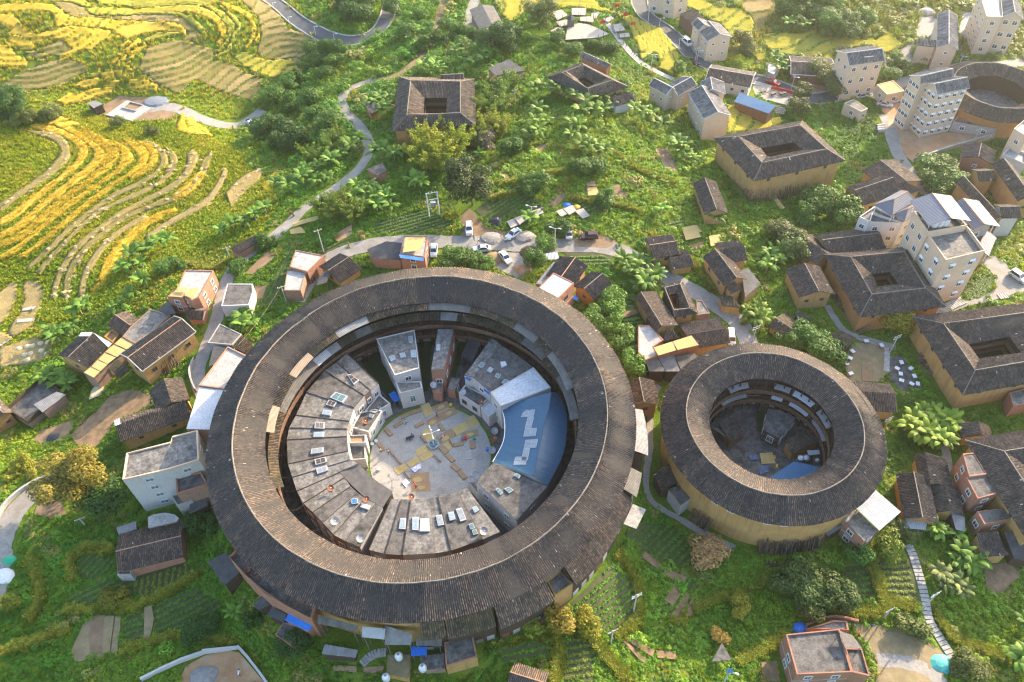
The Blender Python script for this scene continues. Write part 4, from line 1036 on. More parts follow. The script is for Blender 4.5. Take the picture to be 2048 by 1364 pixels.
# houses round the small ring
shed('black tiled lean-to against the left wall of the smaller ring','Z8',[(100,360),(262,270),(345,410),(160,492)],[4.4,5.0,4.6,3.4],'tile_dark',base=-4.5)
flat('small grey concrete hut against the lower left wall of the smaller ring','Z8',[(218,486),(350,430),(426,522),(310,606)],4.4,'plaster_grey','concrete_dark',par=0,base=-4.8)
flat('brick annex on the lower right of the smaller ring under a white metal roof','Z8',[(1520,690),(1640,640),(1800,800),(1700,880)],5.6,'brick','concrete',par=0,base=-5.2,rows=2,gap=4,band='concrete_pale')
shed('ribbed white metal roof sheltering the brick annex of the smaller ring','Z8',[(1788,494),(1978,658),(1815,800),(1638,630)],[7.2,6.8,6.6,7.0],'sheet_white',base=-5.2,posts=True)
shed('grey sheet lean-to between the brick annex and the pole stack','Z8',[(1375,782),(1500,715),(1550,762),(1425,842)],[3.6,4.2,4.0,3.0],'sheet_asbestos',base=-5.2)
gable('tiled house with an orange mud wall and holed roof right of the smaller ring','T9',[(1402,132),(1455,402),(1320,270),(1515,290)],6.0,1.5,wall='earth_orange')
shed('white metal porch roof at the foot of the holed tiled house','T9',[(1340,404),(1420,400),(1480,436),(1472,472),(1345,462)],2.8,'sheet_white',posts=True)
gable('rear dark tiled house overlapping the holed tiled house','S6',[(728,560),(800,945),(620,760),(1030,730)],5.4,1.4,cap=None)
gable('dark double-tiled house between the holed roof and the brick rooms','S6',[(1000,962),(1072,1340),(845,1150),(1190,1150)],5.0,1.3,cap=None)
shed('silver corrugated lean-to below the dark double-tiled house','T9',[(1618,362),(1702,400),(1704,482),(1650,470)],[3.2,3.0,2.4,2.6],'sheet_grey')
chs('tiled square building cut by the right edge, patched with pink tiles','P',[(1930,880),(2150,845),(2250,1010),(2056,1085)],6.2,depth=4.6,rise=1.8,wins=2)
flat('upper red brick room with a dark roof attached to the patched square building','S6',[(1232,582),(1375,567),(1552,856),(1320,888)],7.4,'brick','concrete_dark',par=.1,rows=2,gap=3.5,style=SNW)
flat('middle red brick room with a wet blue-grey roof attached to the patched square building','S6',[(1278,896),(1560,862),(1700,1110),(1430,1182)],7.2,'brick','concrete_dark',par=.1,rows=2,gap=3.5,style=SNW)
flat('lowest red brick room with a flat dark roof below the patched square building','T9',[(1772,366),(1948,346),(1998,402),(1815,442)],5.4,'brick','concrete_dark',par=.1,rows=1,gap=3.5,style=SNW)
shed('small tiled hut with a rounded mud front below the brick rooms','T9',[(1768,492),(1890,482),(1956,622),(1810,632)],[4.0,4.0,3.2,3.2],'tile_dark',wall='earth')
shed('long black sheet roof along the alley at the right edge','T9',[(1930,482),(2060,470),(2090,660),(1990,640)],[3.6,3.8,3.0,2.8],'sheet_dark')
gable('little tiled store with a lit brown slope above the patched square building','S6',[(1436,150),(1494,336),(1200,270),(1590,245)],5.2,1.3,cap=None,roof='tile_brown')
flat('brick hut with a pale roof at the foot of the right square building','T6',[(1960,982),(2060,955),(2090,1040),(1985,1062)],4.2,'brick','concrete',par=.1)
# square and other old houses
chs('isolated square earthen building on the hillside with brown lit roof wings','T2',[(288,450),(725,462),(735,732),(245,768)],6.4,inner=[(435,575),(570,575),(565,670),(430,668)],depth=[5.4,4.6,5.4,4.6],rise=2.2,wall='earth_orange',wins=3)
gable('back roof of an isolated square earthen building','T2',[(530,440),(665,432),(600,480)],9.2,1.2,base=2.5,cap='ridge_mortar')
chs('old courtyard house behind a row of banana plants on the hilltop','U5',[(395,540),(640,440),(968,606),(702,692)],4.4,inner=[(610,555),(662,545),(735,590),(668,622)],depth=4.2,rise=1.7,wall='earth',wins=2)
gable('long brick and tiled barn behind the hilltop courtyard house','U5',[(648,362),(838,448),(700,425)],5.2,1.0,wall='brick',cap=None,roof='tile_grey')
gable('small tiled kitchen with a white wall below the hilltop courtyard house','U5',[(850,690),(990,650),(900,738)],4.2,1.0,wall='plaster_white',cap=None)
chs('square earthen building with flared eaves and timber stacked all along its walls','T3',[(232,806),(752,708),(1005,940),(466,1060)],8.2,inner=[(505,870),(700,835),(760,880),(545,922)],depth=[4.6,5.0,4.6,5.0],rise=2.0,wall='earth',wins=3)
chs('square tiled building with a tiny court beside the tall beige block','T6',[(880,172),(1385,128),(1592,478),(1085,540)],5.6,inner=[(1155,290),(1265,275),(1312,350),(1190,362)],depth=[6.2,6.4,6.2,6.4],rise=2.4,wall='earth_orange',wins=3)
gable('rear tiled wing of the square building beside the tall beige block','T6',[(868,88),(1205,46),(1080,155),(950,42)],8.0,1.6,base=-4)
gable('left tiled hip of the rear wing beside the tall beige block','T6',[(750,62),(905,172),(800,205)],7.0,1.5,base=-4,cap=None)
chs('large square tiled building cut by the right edge behind the poultry yard','T6',[(1395,536),(2200,440),(2560,840),(1690,996)],5.8,inner=[(1720,700),(1962,655),(2030,750),(1782,785)],depth=[5.6,6.0,5.6,6.0],rise=2.2,wall='earth',wins=4)
gable('tiled barn alone on the green slope with a brown lit side','T3',[(180,1040),(250,1225),(155,1190),(305,1220)],6.0,1.6,wins=(1,1))
gable('mud house with bamboo poles leaning on its gable left of the navy roofs','S3',[(240,750),(652,612),(322,915),(85,740)],9.0,1.8,wins=(2,2))
gable('long tiled house behind the mud house with leaning bamboo','S3',[(515,428),(800,655),(400,600)],8.0,1.6,wins=(0,1))
shed('low tiled end room of the long house beside the dirt road','S3',[(700,690),(780,650),(945,740),(800,810)],[5.5,6.0,4.8,4.2],'tile_dark',wall='earth')
gable('red brick house with tiled roof beside the earthworks','S3',[(1592,246),(1562,392),(1390,300),(1735,380)],7.0,1.5,wall='brick',wins=(1,1),style=SNW)
gable('long right wing of the old house with a smoky court at the right edge','S3',[(1830,405),(2120,800),(1672,430)],10.0,1.9,wins=(0,1))
gable('long left wing of the old house with a smoky court, orange gable end','S3',[(1400,592),(1800,1020),(1302,642)],9.0,1.8,wall='earth_orange',wins=(1,2))
gable('short back wing joining the old house with a smoky court','S3',[(1545,545),(1722,535),(1620,650)],8.0,1.5)
gable('short front wing of the old house above a white painted wall','S3',[(1790,925),(2000,920),(1930,1045)],8.0,1.5,wall='plaster_white')
# new beige and white buildings
NB=dict(wall='plaster_beige',roof='tile_grey',cap='ridge_white',trim='ridge_white',style=SNW,ov=.35,name='village_house',cat='house')
gable('left arm of the l-shaped beige house with white-edged grey roof','S1',[(150,832),(342,932),(215,978)],7.0,1.5,wins=(2,1),**NB)
gable('right arm of the l-shaped beige house with white-edged grey roof','S1',[(342,932),(546,820),(485,976),(390,848)],7.0,1.5,wins=(2,1),**NB)
gable('tall narrow beige house with speckled grey roof right above the bright rice field','S1',[(660,912),(832,1192),(592,1120),(880,1090)],9.0,1.7,wins=(4,0),rows=2,**NB)
gable('small beige house with white-edged roof tucked behind the tall narrow one','S1',[(752,822),(772,948),(655,900),(895,900)],9.0,1.5,wins=(1,1),**NB)
gable('front half of the beige house with an arched porch beside the asphalt road','S1',[(730,224),(858,362),(655,368),(905,312)],9.0,1.7,wins=(3,2),rows=2,**NB)
gable('rear half of the beige house with an arched porch beside the asphalt road','S1',[(614,190),(690,262),(565,268),(690,205)],9.0,1.6,wins=(1,1),rows=2,**NB)
flat('tall beige block cut by the top edge beside the asphalt road','S1',[(80,120),(345,215),(490,135),(240,30)],17.0,'plaster_beige','concrete',par=.4,ground=True,rows=5,gap=3.2,win=(1.1,1.2),style=SNW,name='apartment_block',cat='building')
shed('dark tiled timber barn between two beige buildings','S1',[(420,150),(560,98),(705,205),(545,248)],[4.6,5.2,5.0,4.2],'tile_dark',wall='timber')
gable('long tiled roadside house with white gables and wooden doors','S1',[(737,722),(1214,806),(920,892)],5.6,1.5,wall='plaster_white',roof='tile_dark',cap='ridge_white',trim='ridge_white',wins=(4,1),style=SOD)
shed('blue-grey metal roof of an open classroom shed beside the bright rice field','S1',[(1062,985),(1450,1126),(1372,1210),(1002,1082)],[4.4,4.4,3.6,3.6],'sheet_blue',wall='timber')
gable('long dark tiled timber house below the terraced rice slope','T3',[(684,358),(938,374),(810,442)],5.4,1.4,wall='timber',cap='ridge_white',trim='ridge_white',wins=(4,0))
shed('small pale concrete shed beside banana plants at the road','S1',[(1372,682),(1500,700),(1425,790),(1362,762)],3.0,'concrete_pale',wall='plaster_grey',rname='roof_slab')
TB=gable('tall beige block with a dormer in its grey roof beside the terraced rice slope','S2',[(150,565),(536,515),(395,672),(250,515)],14.0,2.2,wins=(3,2),rows=3,win=(1.1,1.2),**NB)
gable('little dormer roof of the tall beige block','S2',[(345,610),(440,600),(420,650)],13.3,.8,base=TB.location.z,wall='plaster_beige',roof='tile_grey',cap='ridge_white',name='dormer',cat='dormer',low=-11.6)
gable('front wing of the tallest beige tower with hooded windows beside the small round building','S2',[(1090,892),(1440,822),(1320,968),(1150,845)],16.5,2.0,wall='plaster_beige',roof='tile_grey',cap='ridge_white',trim='ridge_white',style=SHD,ov=.3,wins=(4,3),rows=5,win=(1.1,1.1),name='apartment_tower',cat='building',base=-6)
gable('back wing of the tallest beige tower rising above its front roof','S2',[(940,810),(1290,730),(1120,830),(1060,750)],17.5,1.9,wall='plaster_beige',roof='tile_grey',cap='ridge_white',trim='ridge_white',style=SNW,ov=.3,wins=(0,3),rows=5,win=(1.1,1.1),name='apartment_tower',cat='building',base=-6)
flat('low beige shop with a yellow roof beside the parked white cars','S2',[(475,905),(650,860),(772,972),(585,1010)],4.6,'plaster_beige','grain',par=.15,rows=1,gap=3)
flat('small beige hut with stained grey roof below the bend of the road','S2',[(130,1098),(232,1060),(382,1158),(312,1192)],4.4,'plaster_beige','concrete',par=.1,rows=1,gap=4)
gable('long beige house with a straight white ridge beside the rubble yard','S2',[(1246,108),(1246,466),(1122,300),(1340,340)],9.0,1.6,wins=(3,1),rows=2,**NB)
shed('lower tiled wing of the long beige house beside the rubble yard','S2',[(925,405),(1116,428),(1110,502),(898,482)],[7.2,7.2,6.2,6.2],'tile_grey',wall='plaster_beige')
gable('large beige house with a grey gable roof at the top right corner','S2',[(1922,-30),(1952,126),(1800,100),(2030,160)],14.0,1.9,wins=(0,2),rows=3,win=(1.3,1.2),**NB)
flat('flat terrace half of the large beige house at the top right corner','S2',[(1565,-60),(1790,-40),(1815,196),(1640,190)],12.0,'plaster_beige','concrete_pale',par=.5,rows=4,gap=3.0,style=SNW,name='village_house')
flat('low concrete rooms with a blue tarpaulin below the tallest beige tower','S2',[(1290,1300),(1400,1165),(1580,1190),(1770,1300),(1750,1380)],3.6,'plaster_grey','concrete',par=.1,rows=1,gap=3.5)
tpn('tarpaulin','blue tarpaulin on the low concrete rooms below the tallest tower','tarpaulin','S2',[(1590,1270),(1800,1312),(1785,1342),(1640,1312)],3.75,'blue_tarp',-6)
flat('beige house with a walled roof cut by the right edge','S3',[(1930,110),(2046,10),(2180,90),(2075,200)],9.0,'plaster_beige','concrete_pale',par=.6,rows=2,gap=4)
flat('white terraced annex with laundry below the beige house at the right edge','S3',[(1812,372),(1892,300),(2060,365),(2060,490)],5.0,'plaster_white','concrete_pale',par=.5)
flat('white three-storey house under navy metal roofs with balconies','S3',[(285,1045),(445,935),(650,1035),(900,960),(860,1050),(750,1110),(420,1000),(390,1100)],9.5,'plaster_white','concrete',par=.5,base=-5,rows=3,gap=3.4,style=SNW,name='village_house')
flat('white left block of the three-storey house under navy metal roofs','S3',[(285,1045),(445,940),(755,1105),(385,1100)],9.3,'plaster_white','concrete',par=.4,base=-5,rows=3,gap=3.2,style=SNW,name='village_house')
def hip(label,tile,P,H,rise,mat,base,frac=.35,posts=True):
 P=px(tile,*P);Q=[at(p,base+H)for p in P]
 if not ccw(Q):Q=Q[::-1]
 if(Q[1]-Q[0]).length<(Q[2]-Q[1]).length:Q=Q[1:]+Q[:1]
 z=Vector((0,0,rise));m1=(Q[1]+Q[2])/2;m0=(Q[0]+Q[3])/2;a=m0+(m1-m0)*frac+z;b=m0+(m1-m0)*(1-frac*.4)+z
 c=sum(Q,Vector((0,0,0)))/4;t=thing('roof_canopy',label,'roof',(c.x,c.y,base+H))
 mb=MB();rsl(mb,[Q[0],Q[1],b,a]);rsl(mb,[Q[2],Q[3],a,b]);rsl(mb,[Q[1],Q[2],b]);rsl(mb,[Q[3],Q[0],a])
 part(t,'roof_sheet',mb,mat);cpl(t,[a,b],.14,.1,'ridge_brick');
 for q,e in((Q[0],a),(Q[3],a),(Q[1],b),(Q[2],b)):cpl(t,[q,e],.1,.08,'ridge_brick','hip_cap')
 for q in Q:
  w=c+(q-c)*.85;stick(t,'post',(w.x,w.y,base+H-2.6),(w.x,w.y,base+H),.1,.1,'white_paint')
hip('upper navy hipped metal roof on the white three-storey house','S3',[(442,902),(735,746),(892,856),(645,1014)],12.0,1.8,'sheet_navy',-5)
hip('lower navy hipped metal roof on the white three-storey house','S3',[(650,1000),(900,870),(985,930),(772,1086)],11.6,1.4,'sheet_navy',-5)
FB=flat('front of the tall beige block with a debris-strewn flat roof','P',[(1850,470),(1888.5,525.5),(1968,506.5),(1932,458)],14.0,'plaster_beige','concrete',par=.9,parmat='plaster_beige',base=-4,rows=4,gap=3.0,win=(1.2,1.3),style=SHD,name='apartment_block',cat='building')
flat('rear of the tall beige block with three steel water tanks on its terrace','P',[(1825.4,428.6),(1853,470),(1931,456),(1898,420)],15.0,'plaster_beige','concrete',par=.9,parmat='plaster_beige',base=-4,rows=4,gap=3.0,win=(1.2,1.3),style=SNW,name='apartment_block',cat='building')
def sgb(label,tile,P,H,drop,base):
 P=px(tile,*P);A,B=at(P[0],base+H),at(P[1],base+H);e=at(P[2],base+H-drop);f=at(P[3],base+H-drop);d=(B-A);d.z=0
 mid=(A+B)/2;t=thing('roof_canopy',label,'roof',mid)
 n=Vector((d.y,-d.x,0)).normalized();w1=(e-A).dot(n);w2=(f-A).dot(n);z=Vector((0,0,-drop));mb=MB()
 q=[A+n*w1+z,B+n*w1+z,A+n*w2+z,B+n*w2+z]
 rsl(mb,[q[0],q[1],B,A]);rsl(mb,[q[2],q[3],B,A]);part(t,'roof_sheet',mb,'sheet_navy');cpl(t,[A,B],.16,.1,'ridge_brick')
 for p in q:
  w=mid+(p-mid)*.8;stick(t,'post',(w.x,w.y,base+H-drop-2.6),(w.x,w.y,base+H-drop+.2),.1,.1,'white_paint')
sgb('left navy metal gable roof on the tall beige block','S3',[(1067,778),(1272,1046),(950,1020),(1360,920)],18.5,1.5,-4)
sgb('right navy metal gable roof beside the tall beige block','S3',[(1396,832),(1622,1106),(1330,960),(1680,1000)],14.5,1.5,-4)
flat('grey concrete house under the right navy gable roof','S3',[(1345,900),(1500,870),(1690,1120),(1450,1165)],12.0,'plaster_grey','concrete',par=.3,base=-4,rows=3,gap=4,name='village_house')
sgb('lowest navy metal gable roof over an orange wall behind the flat debris roof','S3',[(1640,1170),(1560,1364),(1470,1250),(1740,1280)],9.0,1.2,-4)
flat('orange-walled room under the lowest navy gable roof','S3',[(1560,1240),(1680,1190),(1760,1260),(1640,1364)],7.2,'earth_orange','concrete',par=0,base=-4)
zt=FB.location.z+15.0
for i,(x,y)in enumerate(((1090,1118),(1148,1112),(1208,1106))):
 q=at(px('S3',(x,y))[0],zt+.8);t=thing('water_tank',('left','middle','right')[i]+' of three steel water tanks on the tall beige block','tank',(q.x,q.y,zt),group='steel water tanks on the beige block')
 part(t,'tank_body',MB().lathe((q.x,q.y,zt+.5),[(.02,0),(.75,.02),(.75,1.5),(.5,1.75),(.12,1.85)],14),'white_metal',True)
 for k in range(3):a=k*2.1;stick(t,'leg',(q.x+.5*cos(a),q.y+.5*sin(a),zt),(q.x+.5*cos(a),q.y+.5*sin(a),zt+.55),.05,.05,'steel')
RC3=at(px('S2',(1748,975))[0],.5)
R3=rhs('round_earth_building','distant round earthen building at the upper right with pale tiled ring',(RC3.x,RC3.y),-3.6,14.6,9.3,(16.2,.6),(12.1,2.6),(8.3,.6),'tile_dark',wob_small,60,'earth_orange',-9.0)
OCC.append(NA([[RC3.x+16.5*cos(k*PI/20),RC3.y+16.5*sin(k*PI/20)]for k in range(40)]))
ZF=h1(RC3.x,RC3.y)+.8;fb=MB();rst(fb,(RC3.x,RC3.y),9.3,ZF,.1,ZF,0,2*PI,40);part(R3,'court_floor',fb,'concrete')
gable('long grey sheet-roofed building beside the climbing concrete road','T2',[(772,26),(842,160),(735,130),(880,110)],5.6,1.2,wall='brick_dull',roof='sheet_asbestos',cap=None,wins=(4,0))
flat('flat concrete end room of the long grey sheet-roofed building','T2',[(812,152),(915,140),(942,206),(832,216)],4.6,'brick','concrete',par=.1)
shed('broad grey shed with slanted roof on the upper hillside','T2',[(806,396),(930,346),(1030,412),(852,442)],[4.0,4.6,3.6,3.2],'sheet_asbestos',wall='brick_dull')
shed('tiny navy-roofed hut with an orange wall beside the curling road','T2',[(86,602),(140,590),(166,640),(120,666)],[3.4,3.4,2.8,2.8],'sheet_dark',wall='earth_orange')
shed('tiny black-roofed brick hut below the curling road','T2',[(98,992),(190,950),(216,1000),(160,1026)],[3.2,3.2,2.6,2.6],'sheet_dark',wall='brick')
shed('small tin shed at the foundation site among the terraces','T1',[(508,602),(560,588),(602,608),(548,632)],2.8,'sheet_grey')
gable('brown tiled roof cut by the bottom edge','Z6',[(800,1272),(1120,1372),(760,1400)],4.6,1.2,roof='tile_brown',cap='ridge_brick')
DB=flat('two-storey brick house with a dark parapet roof at the lower right','T9',[(652,1088),(966,1056),(1040,1308),(716,1322)],7.0,'brick','concrete_dark',par=.3,rows=2,gap=3.6,band='concrete_pale')
flat('lower side roof of the brick house at the lower right with a basin','T9',[(1000,1165),(1095,1168),(1142,1332),(1038,1308)],5.8,'brick','concrete_dark',par=.3)
shed('brown board roof on the corner of the brick house at the lower right','T9',[(965,1062),(1045,1090),(1102,1168),(1000,1162)],[7.2,6.8,6.5,6.9],'timber_grey',base=DB.location.z,posts=True,rname='board_roof')
flat('concrete landing behind the brick house at the lower right with a brick rim','T9',[(775,1056),(930,1004),(1010,1010),(1022,1062),(960,1056)],2.6,'brick','concrete',par=.25)
flat('square dark roof with crumbling brick rim under the large ring','Z6',[(216,1012),(470,940),(510,1140),(230,1222)],4.2,'earth','concrete_dark',par=.15,parmat='brick')
flat('dark concrete roof below a bright blue sheet at the foot of the ring','Z5',[(745,825),(960,912),(852,1072),(668,940)],3.0,'brick','concrete_dark',par=.1)
shed('bright blue metal roof at the foot of the ring','Z5',[(800,735),(1006,850),(970,912),(752,812)],[4.2,4.3,3.6,3.5],'sheet_blue_bright',wall='brick')
shed('black sheet shed in the shade under the ring','Z5',[(560,590),(662,660),(520,722),(470,672)],[3.4,3.4,2.8,2.8],'sheet_dark')
shed('black tarpaulin roof between a dark shed and the bright blue roof','Z5',[(640,692),(772,760),(742,832),(600,762)],[3.4,3.6,2.8,2.8],'black_sheet')
shed('dark lean-to at the shady lower left of the ring','T7',[(1215,662),(1322,602),(1402,722),(1312,800)],[5.0,5.5,4.6,3.8],'sheet_dark')
shed('grey ribbed garden shed roof in the shade below the ring','Z5',[(1110,1026),(1406,1076),(1386,1146),(1085,1112)],[2.8,2.8,2.3,2.3],'sheet_grey')
shed('long timber porch with grey sheet roof under the ring eave','Z5',[(1050,762),(1410,860),(1380,910),(1045,840)],[8.4,8.4,7.0,7.0],'sheet_asbestos',wall='timber',base=-1,posts=True)
shed('white corrugated porch roof under the ring eave','Z5',[(1445,868),(1652,888),(1640,982),(1440,962)],[8.4,8.4,7.0,7.0],'sheet_white',wall='timber',base=-1,posts=True)
shed('grey patched sheet roof at the bottom of the ring','Z5',[(1650,858),(1890,935),(1880,1032),(1648,1030)],[8.2,8.0,6.6,6.6],'sheet_grey',wall='timber',base=-1,posts=True)
shed('pale sheet awning at the bottom of the ring','T8',[(390,1106),(540,1100),(535,1152),(385,1150)],[6.0,6.0,5.2,5.2],'sheet_asbestos',base=-1,posts=True)
shed('blue tarpaulin roof over a dark yard at the bottom of the ring','T8',[(355,1155),(448,1158),(450,1205),(358,1212)],4.4,'blue_tarp',base=-1,posts=True)
flat('grey paved terrace with a water tank below the pale awning','T8',[(405,1212),(552,1196),(556,1282),(440,1292)],2.0,'brick_dull','concrete',par=0)
flat('tan terrace spread with straw below the ring','T8',[(220,1206),(352,1202),(342,1342),(215,1312)],2.0,'earth','straw_field',par=0)
for i,(x,y)in enumerate(((425,1280),(210,1336),(285,1212))):
 q=above(px('T8',(x,y))[0],2.6);zb=h1(q.x,q.y)+1.9
 t=thing('water_tank',('white water tank on the grey paved terrace','white water tank at the lower corner of the straw terrace','small pale tank at the top of the straw terrace')[i],'tank',(q.x,q.y,zb),group='round tanks below the ring')
 part(t,'tank_body',MB().lathe((q.x,q.y,zb),[(.05,0),(.62,.02),(.66,.9),(.5,1.3),(.15,1.5)],14),'white_metal',True)
 part(t,'lid',MB().lathe((q.x,q.y,zb+1.5),[(.2,0),(.2,.08),(.05,.1)],8),'steel')
tpn('stone_slab','weathered triangular slab roof in the lower right shrubs','slab','T9',[(280,1135),(336,1236),(220,1246)],1.8,'concrete_dark',h1(*gp(px('T9',(280,1200))[0]).xy),.2)
tt=flat('curved brick terrace with rubble hugging the lower left of the ring','Z5',[(335,200),(480,350),(640,480),(800,590),(1040,690),(1000,815),(800,712),(590,592),(420,432),(268,262)],8.0,'brick','concrete',base=-1,par=.8,parmat='brick',low=2)
tz=-1+8.0
for i,q in enumerate([[(400,330),(460,320),(450,390),(400,400)],[(440,420),(500,370),(560,430),(520,460)],[(790,640),(850,600),(1000,670),(950,730)]]):
 cx=sum((at(px('Z5',p)[0],tz)for p in q),Vector((0,0,0)))/4
 b=MB()
 for k in range(34):
  u,v=random.random(),random.random();P4=[at(px('Z5',p)[0],tz)for p in q];p=(P4[0]*(1-u)+P4[1]*u)*(1-v)+(P4[3]*(1-u)+P4[2]*u)*v
  b.box(p+Vector((0,0,RU(.05,.4))),(.3,.16,.14),RU(0,3))
 o=link('brick_heap',b.mesh('brick_heap',['brick'],cx),loc=cx,kind='stuff',label='heap of loose red bricks on the curved terrace');
def lean(label,p0,p1,zin,zout,roof,rin=36.45,wall='timber_dark',tone=0.0,rout=None):
 a0=ang(RC1,px(*p0)[0],zout);a1=ang(RC1,px(*p1)[0],zout)
 q0,q1=at(px(*p0)[0],zout),at(px(*p1)[0],zout)
 if a0>a1:a0,a1,q0,q1=a1,a0,q1,q0
 ro=rout or(hypot(q0.x-RC1[0],q0.y-RC1[1])+hypot(q1.x-RC1[0],q1.y-RC1[1]))/2
 am=(a0+a1)/2;t=thing('lean_to',label,'lean-to',atr(RC1,(rin+ro)/2,am,-1),group='lean-to roofs round the outside of the ring')
 n=max(3,int((a1-a0)*20));b=MB();rst(b,RC1,ro,zout,rin,zin,a0,a1,n);rst(b,RC1,rin,zin-.1,ro,zout-.1,a0,a1,n)
 sheet=roof.startswith('sheet')
 part(t,'roof_sheet' if sheet else 'roof_deck',b,roof if sheet else 'tile_bed')
 if not sheet:tl=Tiles();tl.arc(RC1,ro,zout,rin,zin,a0,a1,tone);tl.build(t,roof)
 b=MB();rst(b,RC1,ro-.9,-4,ro-.9,zout,a0,a1,n)
 for a in(a0,a1):e,f=atr(RC1,ro-.9,a,-4),atr(RC1,36.5,a,-4);b.poly([e,f,f+Vector((0,0,zin+3.7)),e+Vector((0,0,zout+3.9))])
 part(t,'wall',b,wall)
 for k in range(n):
  a=a0+(a1-a0)*(k+.5)/n;c=random.choice(['door_wood','plaster_grey','timber_grey','plaster_white','dark_void'])
  block(t,'wall_panel',atr(RC1,ro-.88,a,RU(-.2,.6)),(.08,1.3,2.2),c,a)
 OCC.append(NA([[*atr(RC1,r,a,0).xy]for r,a in[(ro+.3,a0+(a1-a0)*k/8)for k in range(9)]+[(30,a1),(30,a0)]]))
 return t
lean('mossy dark lean-to roof at the very bottom of the ring',('Z6',(15,975)),('Z6',(240,985)),9.8,6.6,'tile_moss')
lean('mossy lean-to roof with a step, right of the bottom of the ring',('Z6',(245,960)),('Z6',(690,890)),9.7,6.8,'tile_moss')
lean('brown tiled lean-to roof left of the open corner terrace',('Z6',(715,882)),('Z6',(1212,640)),9.8,6.4,'tile_brown',tone=.1)
lean('dark tiled lean-to roof right of the open corner terrace',('Z6',(1378,492)),('Z4',(1905,800)),9.8,6.6,'tile_brown')
lean('wide grey sheet lean-to on the right flank of the ring',('Z4',(1930,775)),('Z4',(1975,560)),9.8,7.4,'sheet_asbestos')
lean('narrow grey sheet lean-to facing the alley between the rings',('Z4',(1982,400)),('Z2',(2030,1330)),9.8,7.6,'sheet_grey')
flat('open corner terrace between two tiled lean-tos of the ring','Z6',[(1130,462),(1250,370),(1360,488),(1200,600)],6.8,'earth','concrete',base=-1,par=.15)
tpn('concrete_canopy','stained white concrete canopy jutting from the right flank of the ring','canopy','Z4',[(1895,842),(2012,888),(1925,1062),(1812,1018)],3.4,'concrete_pale',-1.0,.2)
def foundation():
 P=[gp(p,.5)for p in px('T1',(742,585),(886,630),(772,706),(618,672))];c=sum(P,Vector((0,0,0)))/4
 t=thing('house_foundation','grey concrete house foundation with an earth hole among the terraces','foundation',c)
 z=c.z
 H_=[at(p,z)for p in px('T1',(762,600),(842,620),(794,652),(718,634))];Q=[at(p,z)for p in px('T1',(742,585),(886,630),(772,706),(618,672))]
 if not ccw(Q):Q=Q[::-1]
 if not ccw(H_):H_=H_[::-1]
 b=MB();b.prism(Q,z-1.5,z);part(t,'slab',b,'concrete_pale')
 b=MB();b.prism(H_,z+.004,z+.03);part(t,'earth_pit',b,'dirt')
 for i in range(4):
  a,e=H_[i],H_[(i+1)%4];m=(a+e)/2;d=e-a
  block(t,'curb',(m.x,m.y,z+.2),(d.length,.3,.4),'concrete_pale',atan2(d.y,d.x))
 occupy(Q,1)
foundation()
# inside the large ring
def dsc(name,c,R,z,mat,r0=0.0,n=64):
 b=MB()
 if r0>0:rst(b,c,R,z,r0,z,0,2*PI,n)
 else:b.poly([(c[0]+R*cos(2*PI*k/n),c[1]+R*sin(2*PI*k/n),z)for k in range(n)])
 return link(name,b.mesh(name,[mat]),kind='structure')
dsc('courtyard_paving',RC1,11.9,.06,'pavement')
dsc('alley_paving',RC1,29.9,.03,'concrete_dark',12.5)
dsc('drain',RC1,12.5,-.15,'dark_void',11.9)
UNITS=[]
def pxa(items):
 out=[]
 for t,x,y in items:out.append(px(t,(x,y))[0])
 return out
def unit(label,q,H,wall='brick_dull',top='concrete',name='row_house',rows=0,style=None,par=0,group='concrete row houses in the ring',**kw):
 t=flat(label,'P',pxa(q),H,wall,top,base=0,par=par,name=name,rows=rows,style=style,low=.3,group=group,**kw)
 UNITS.append((t,[at(p,H)for p in pxa(q)],H));return t
def kerb_line(t,a,b,z,mat='timber_dark',w=.12,h=.12):
 A,B=at(a,z),at(b,z);d=B-A;m=(A+B)/2
 part(t,'party_kerb',MB().box((m.x,m.y,z+h/2-.01),(d.length,w,h),atan2(d.y,d.x)),mat)
def wedge_block(names,pairs,H,walls,tops):
 for i in range(len(pairs)-1):
  (o0,n0),(o1,n1)=pairs[i],pairs[i+1]
  h=H+(i*37%5-2)*.06
  u=unit(names[i],[o0,n0,n1,o1],h,walls[i%len(walls)],tops[i%len(tops)])
  kerb_line(u,pxa([o0])[0],pxa([n0])[0],h)
  I0,I1,O0,O1=[at(p,h)for p in pxa([n0,n1,o0,o1])]
  for a,b,k in((I0,I1,1),(O0,O1,1)):
   a,b=v2(a),v2(b);m=(a+b)/2;out=Vector(((b-a).y,-(b-a).x,0));L=(b-a).length
   cc=(v2(I0)+v2(O1))/2
   if(m-cc).dot(out)<0:a,b=b,a
   for z in(1.6,4.6):
    if L>1.6:window(u,wfr(u,a,b,L/2,z),min(1.3,L*.45),1.1,**SNW)
W_=['first','second','third','fourth','fifth','sixth','seventh','eighth','ninth']
wedge_block(['wedge of the left row of houses, %s from its upper end'%W_[i]for i in range(9)],[(('Z1',1310,830),('Z1',1590,1100)),(('Z1',1215,910),('Z1',1520,1160)),(('Z1',1110,985),('Z1',1462,1205)),(('Z1',950,1175),('Z1',1372,1312)),(('Z3',855,45),('Z3',1330,100)),(('Z3',795,155),('Z3',1312,165)),(('Z3',773,265),('Z3',1308,235)),(('Z3',783,480),('Z3',1320,365)),(('Z3',820,595),('Z3',1338,438)),(('Z3',860,718),('Z3',1410,475))],7.0,['plaster_white','brick_dull','plaster_grey'],['concrete','concrete','concrete_dark','concrete'])
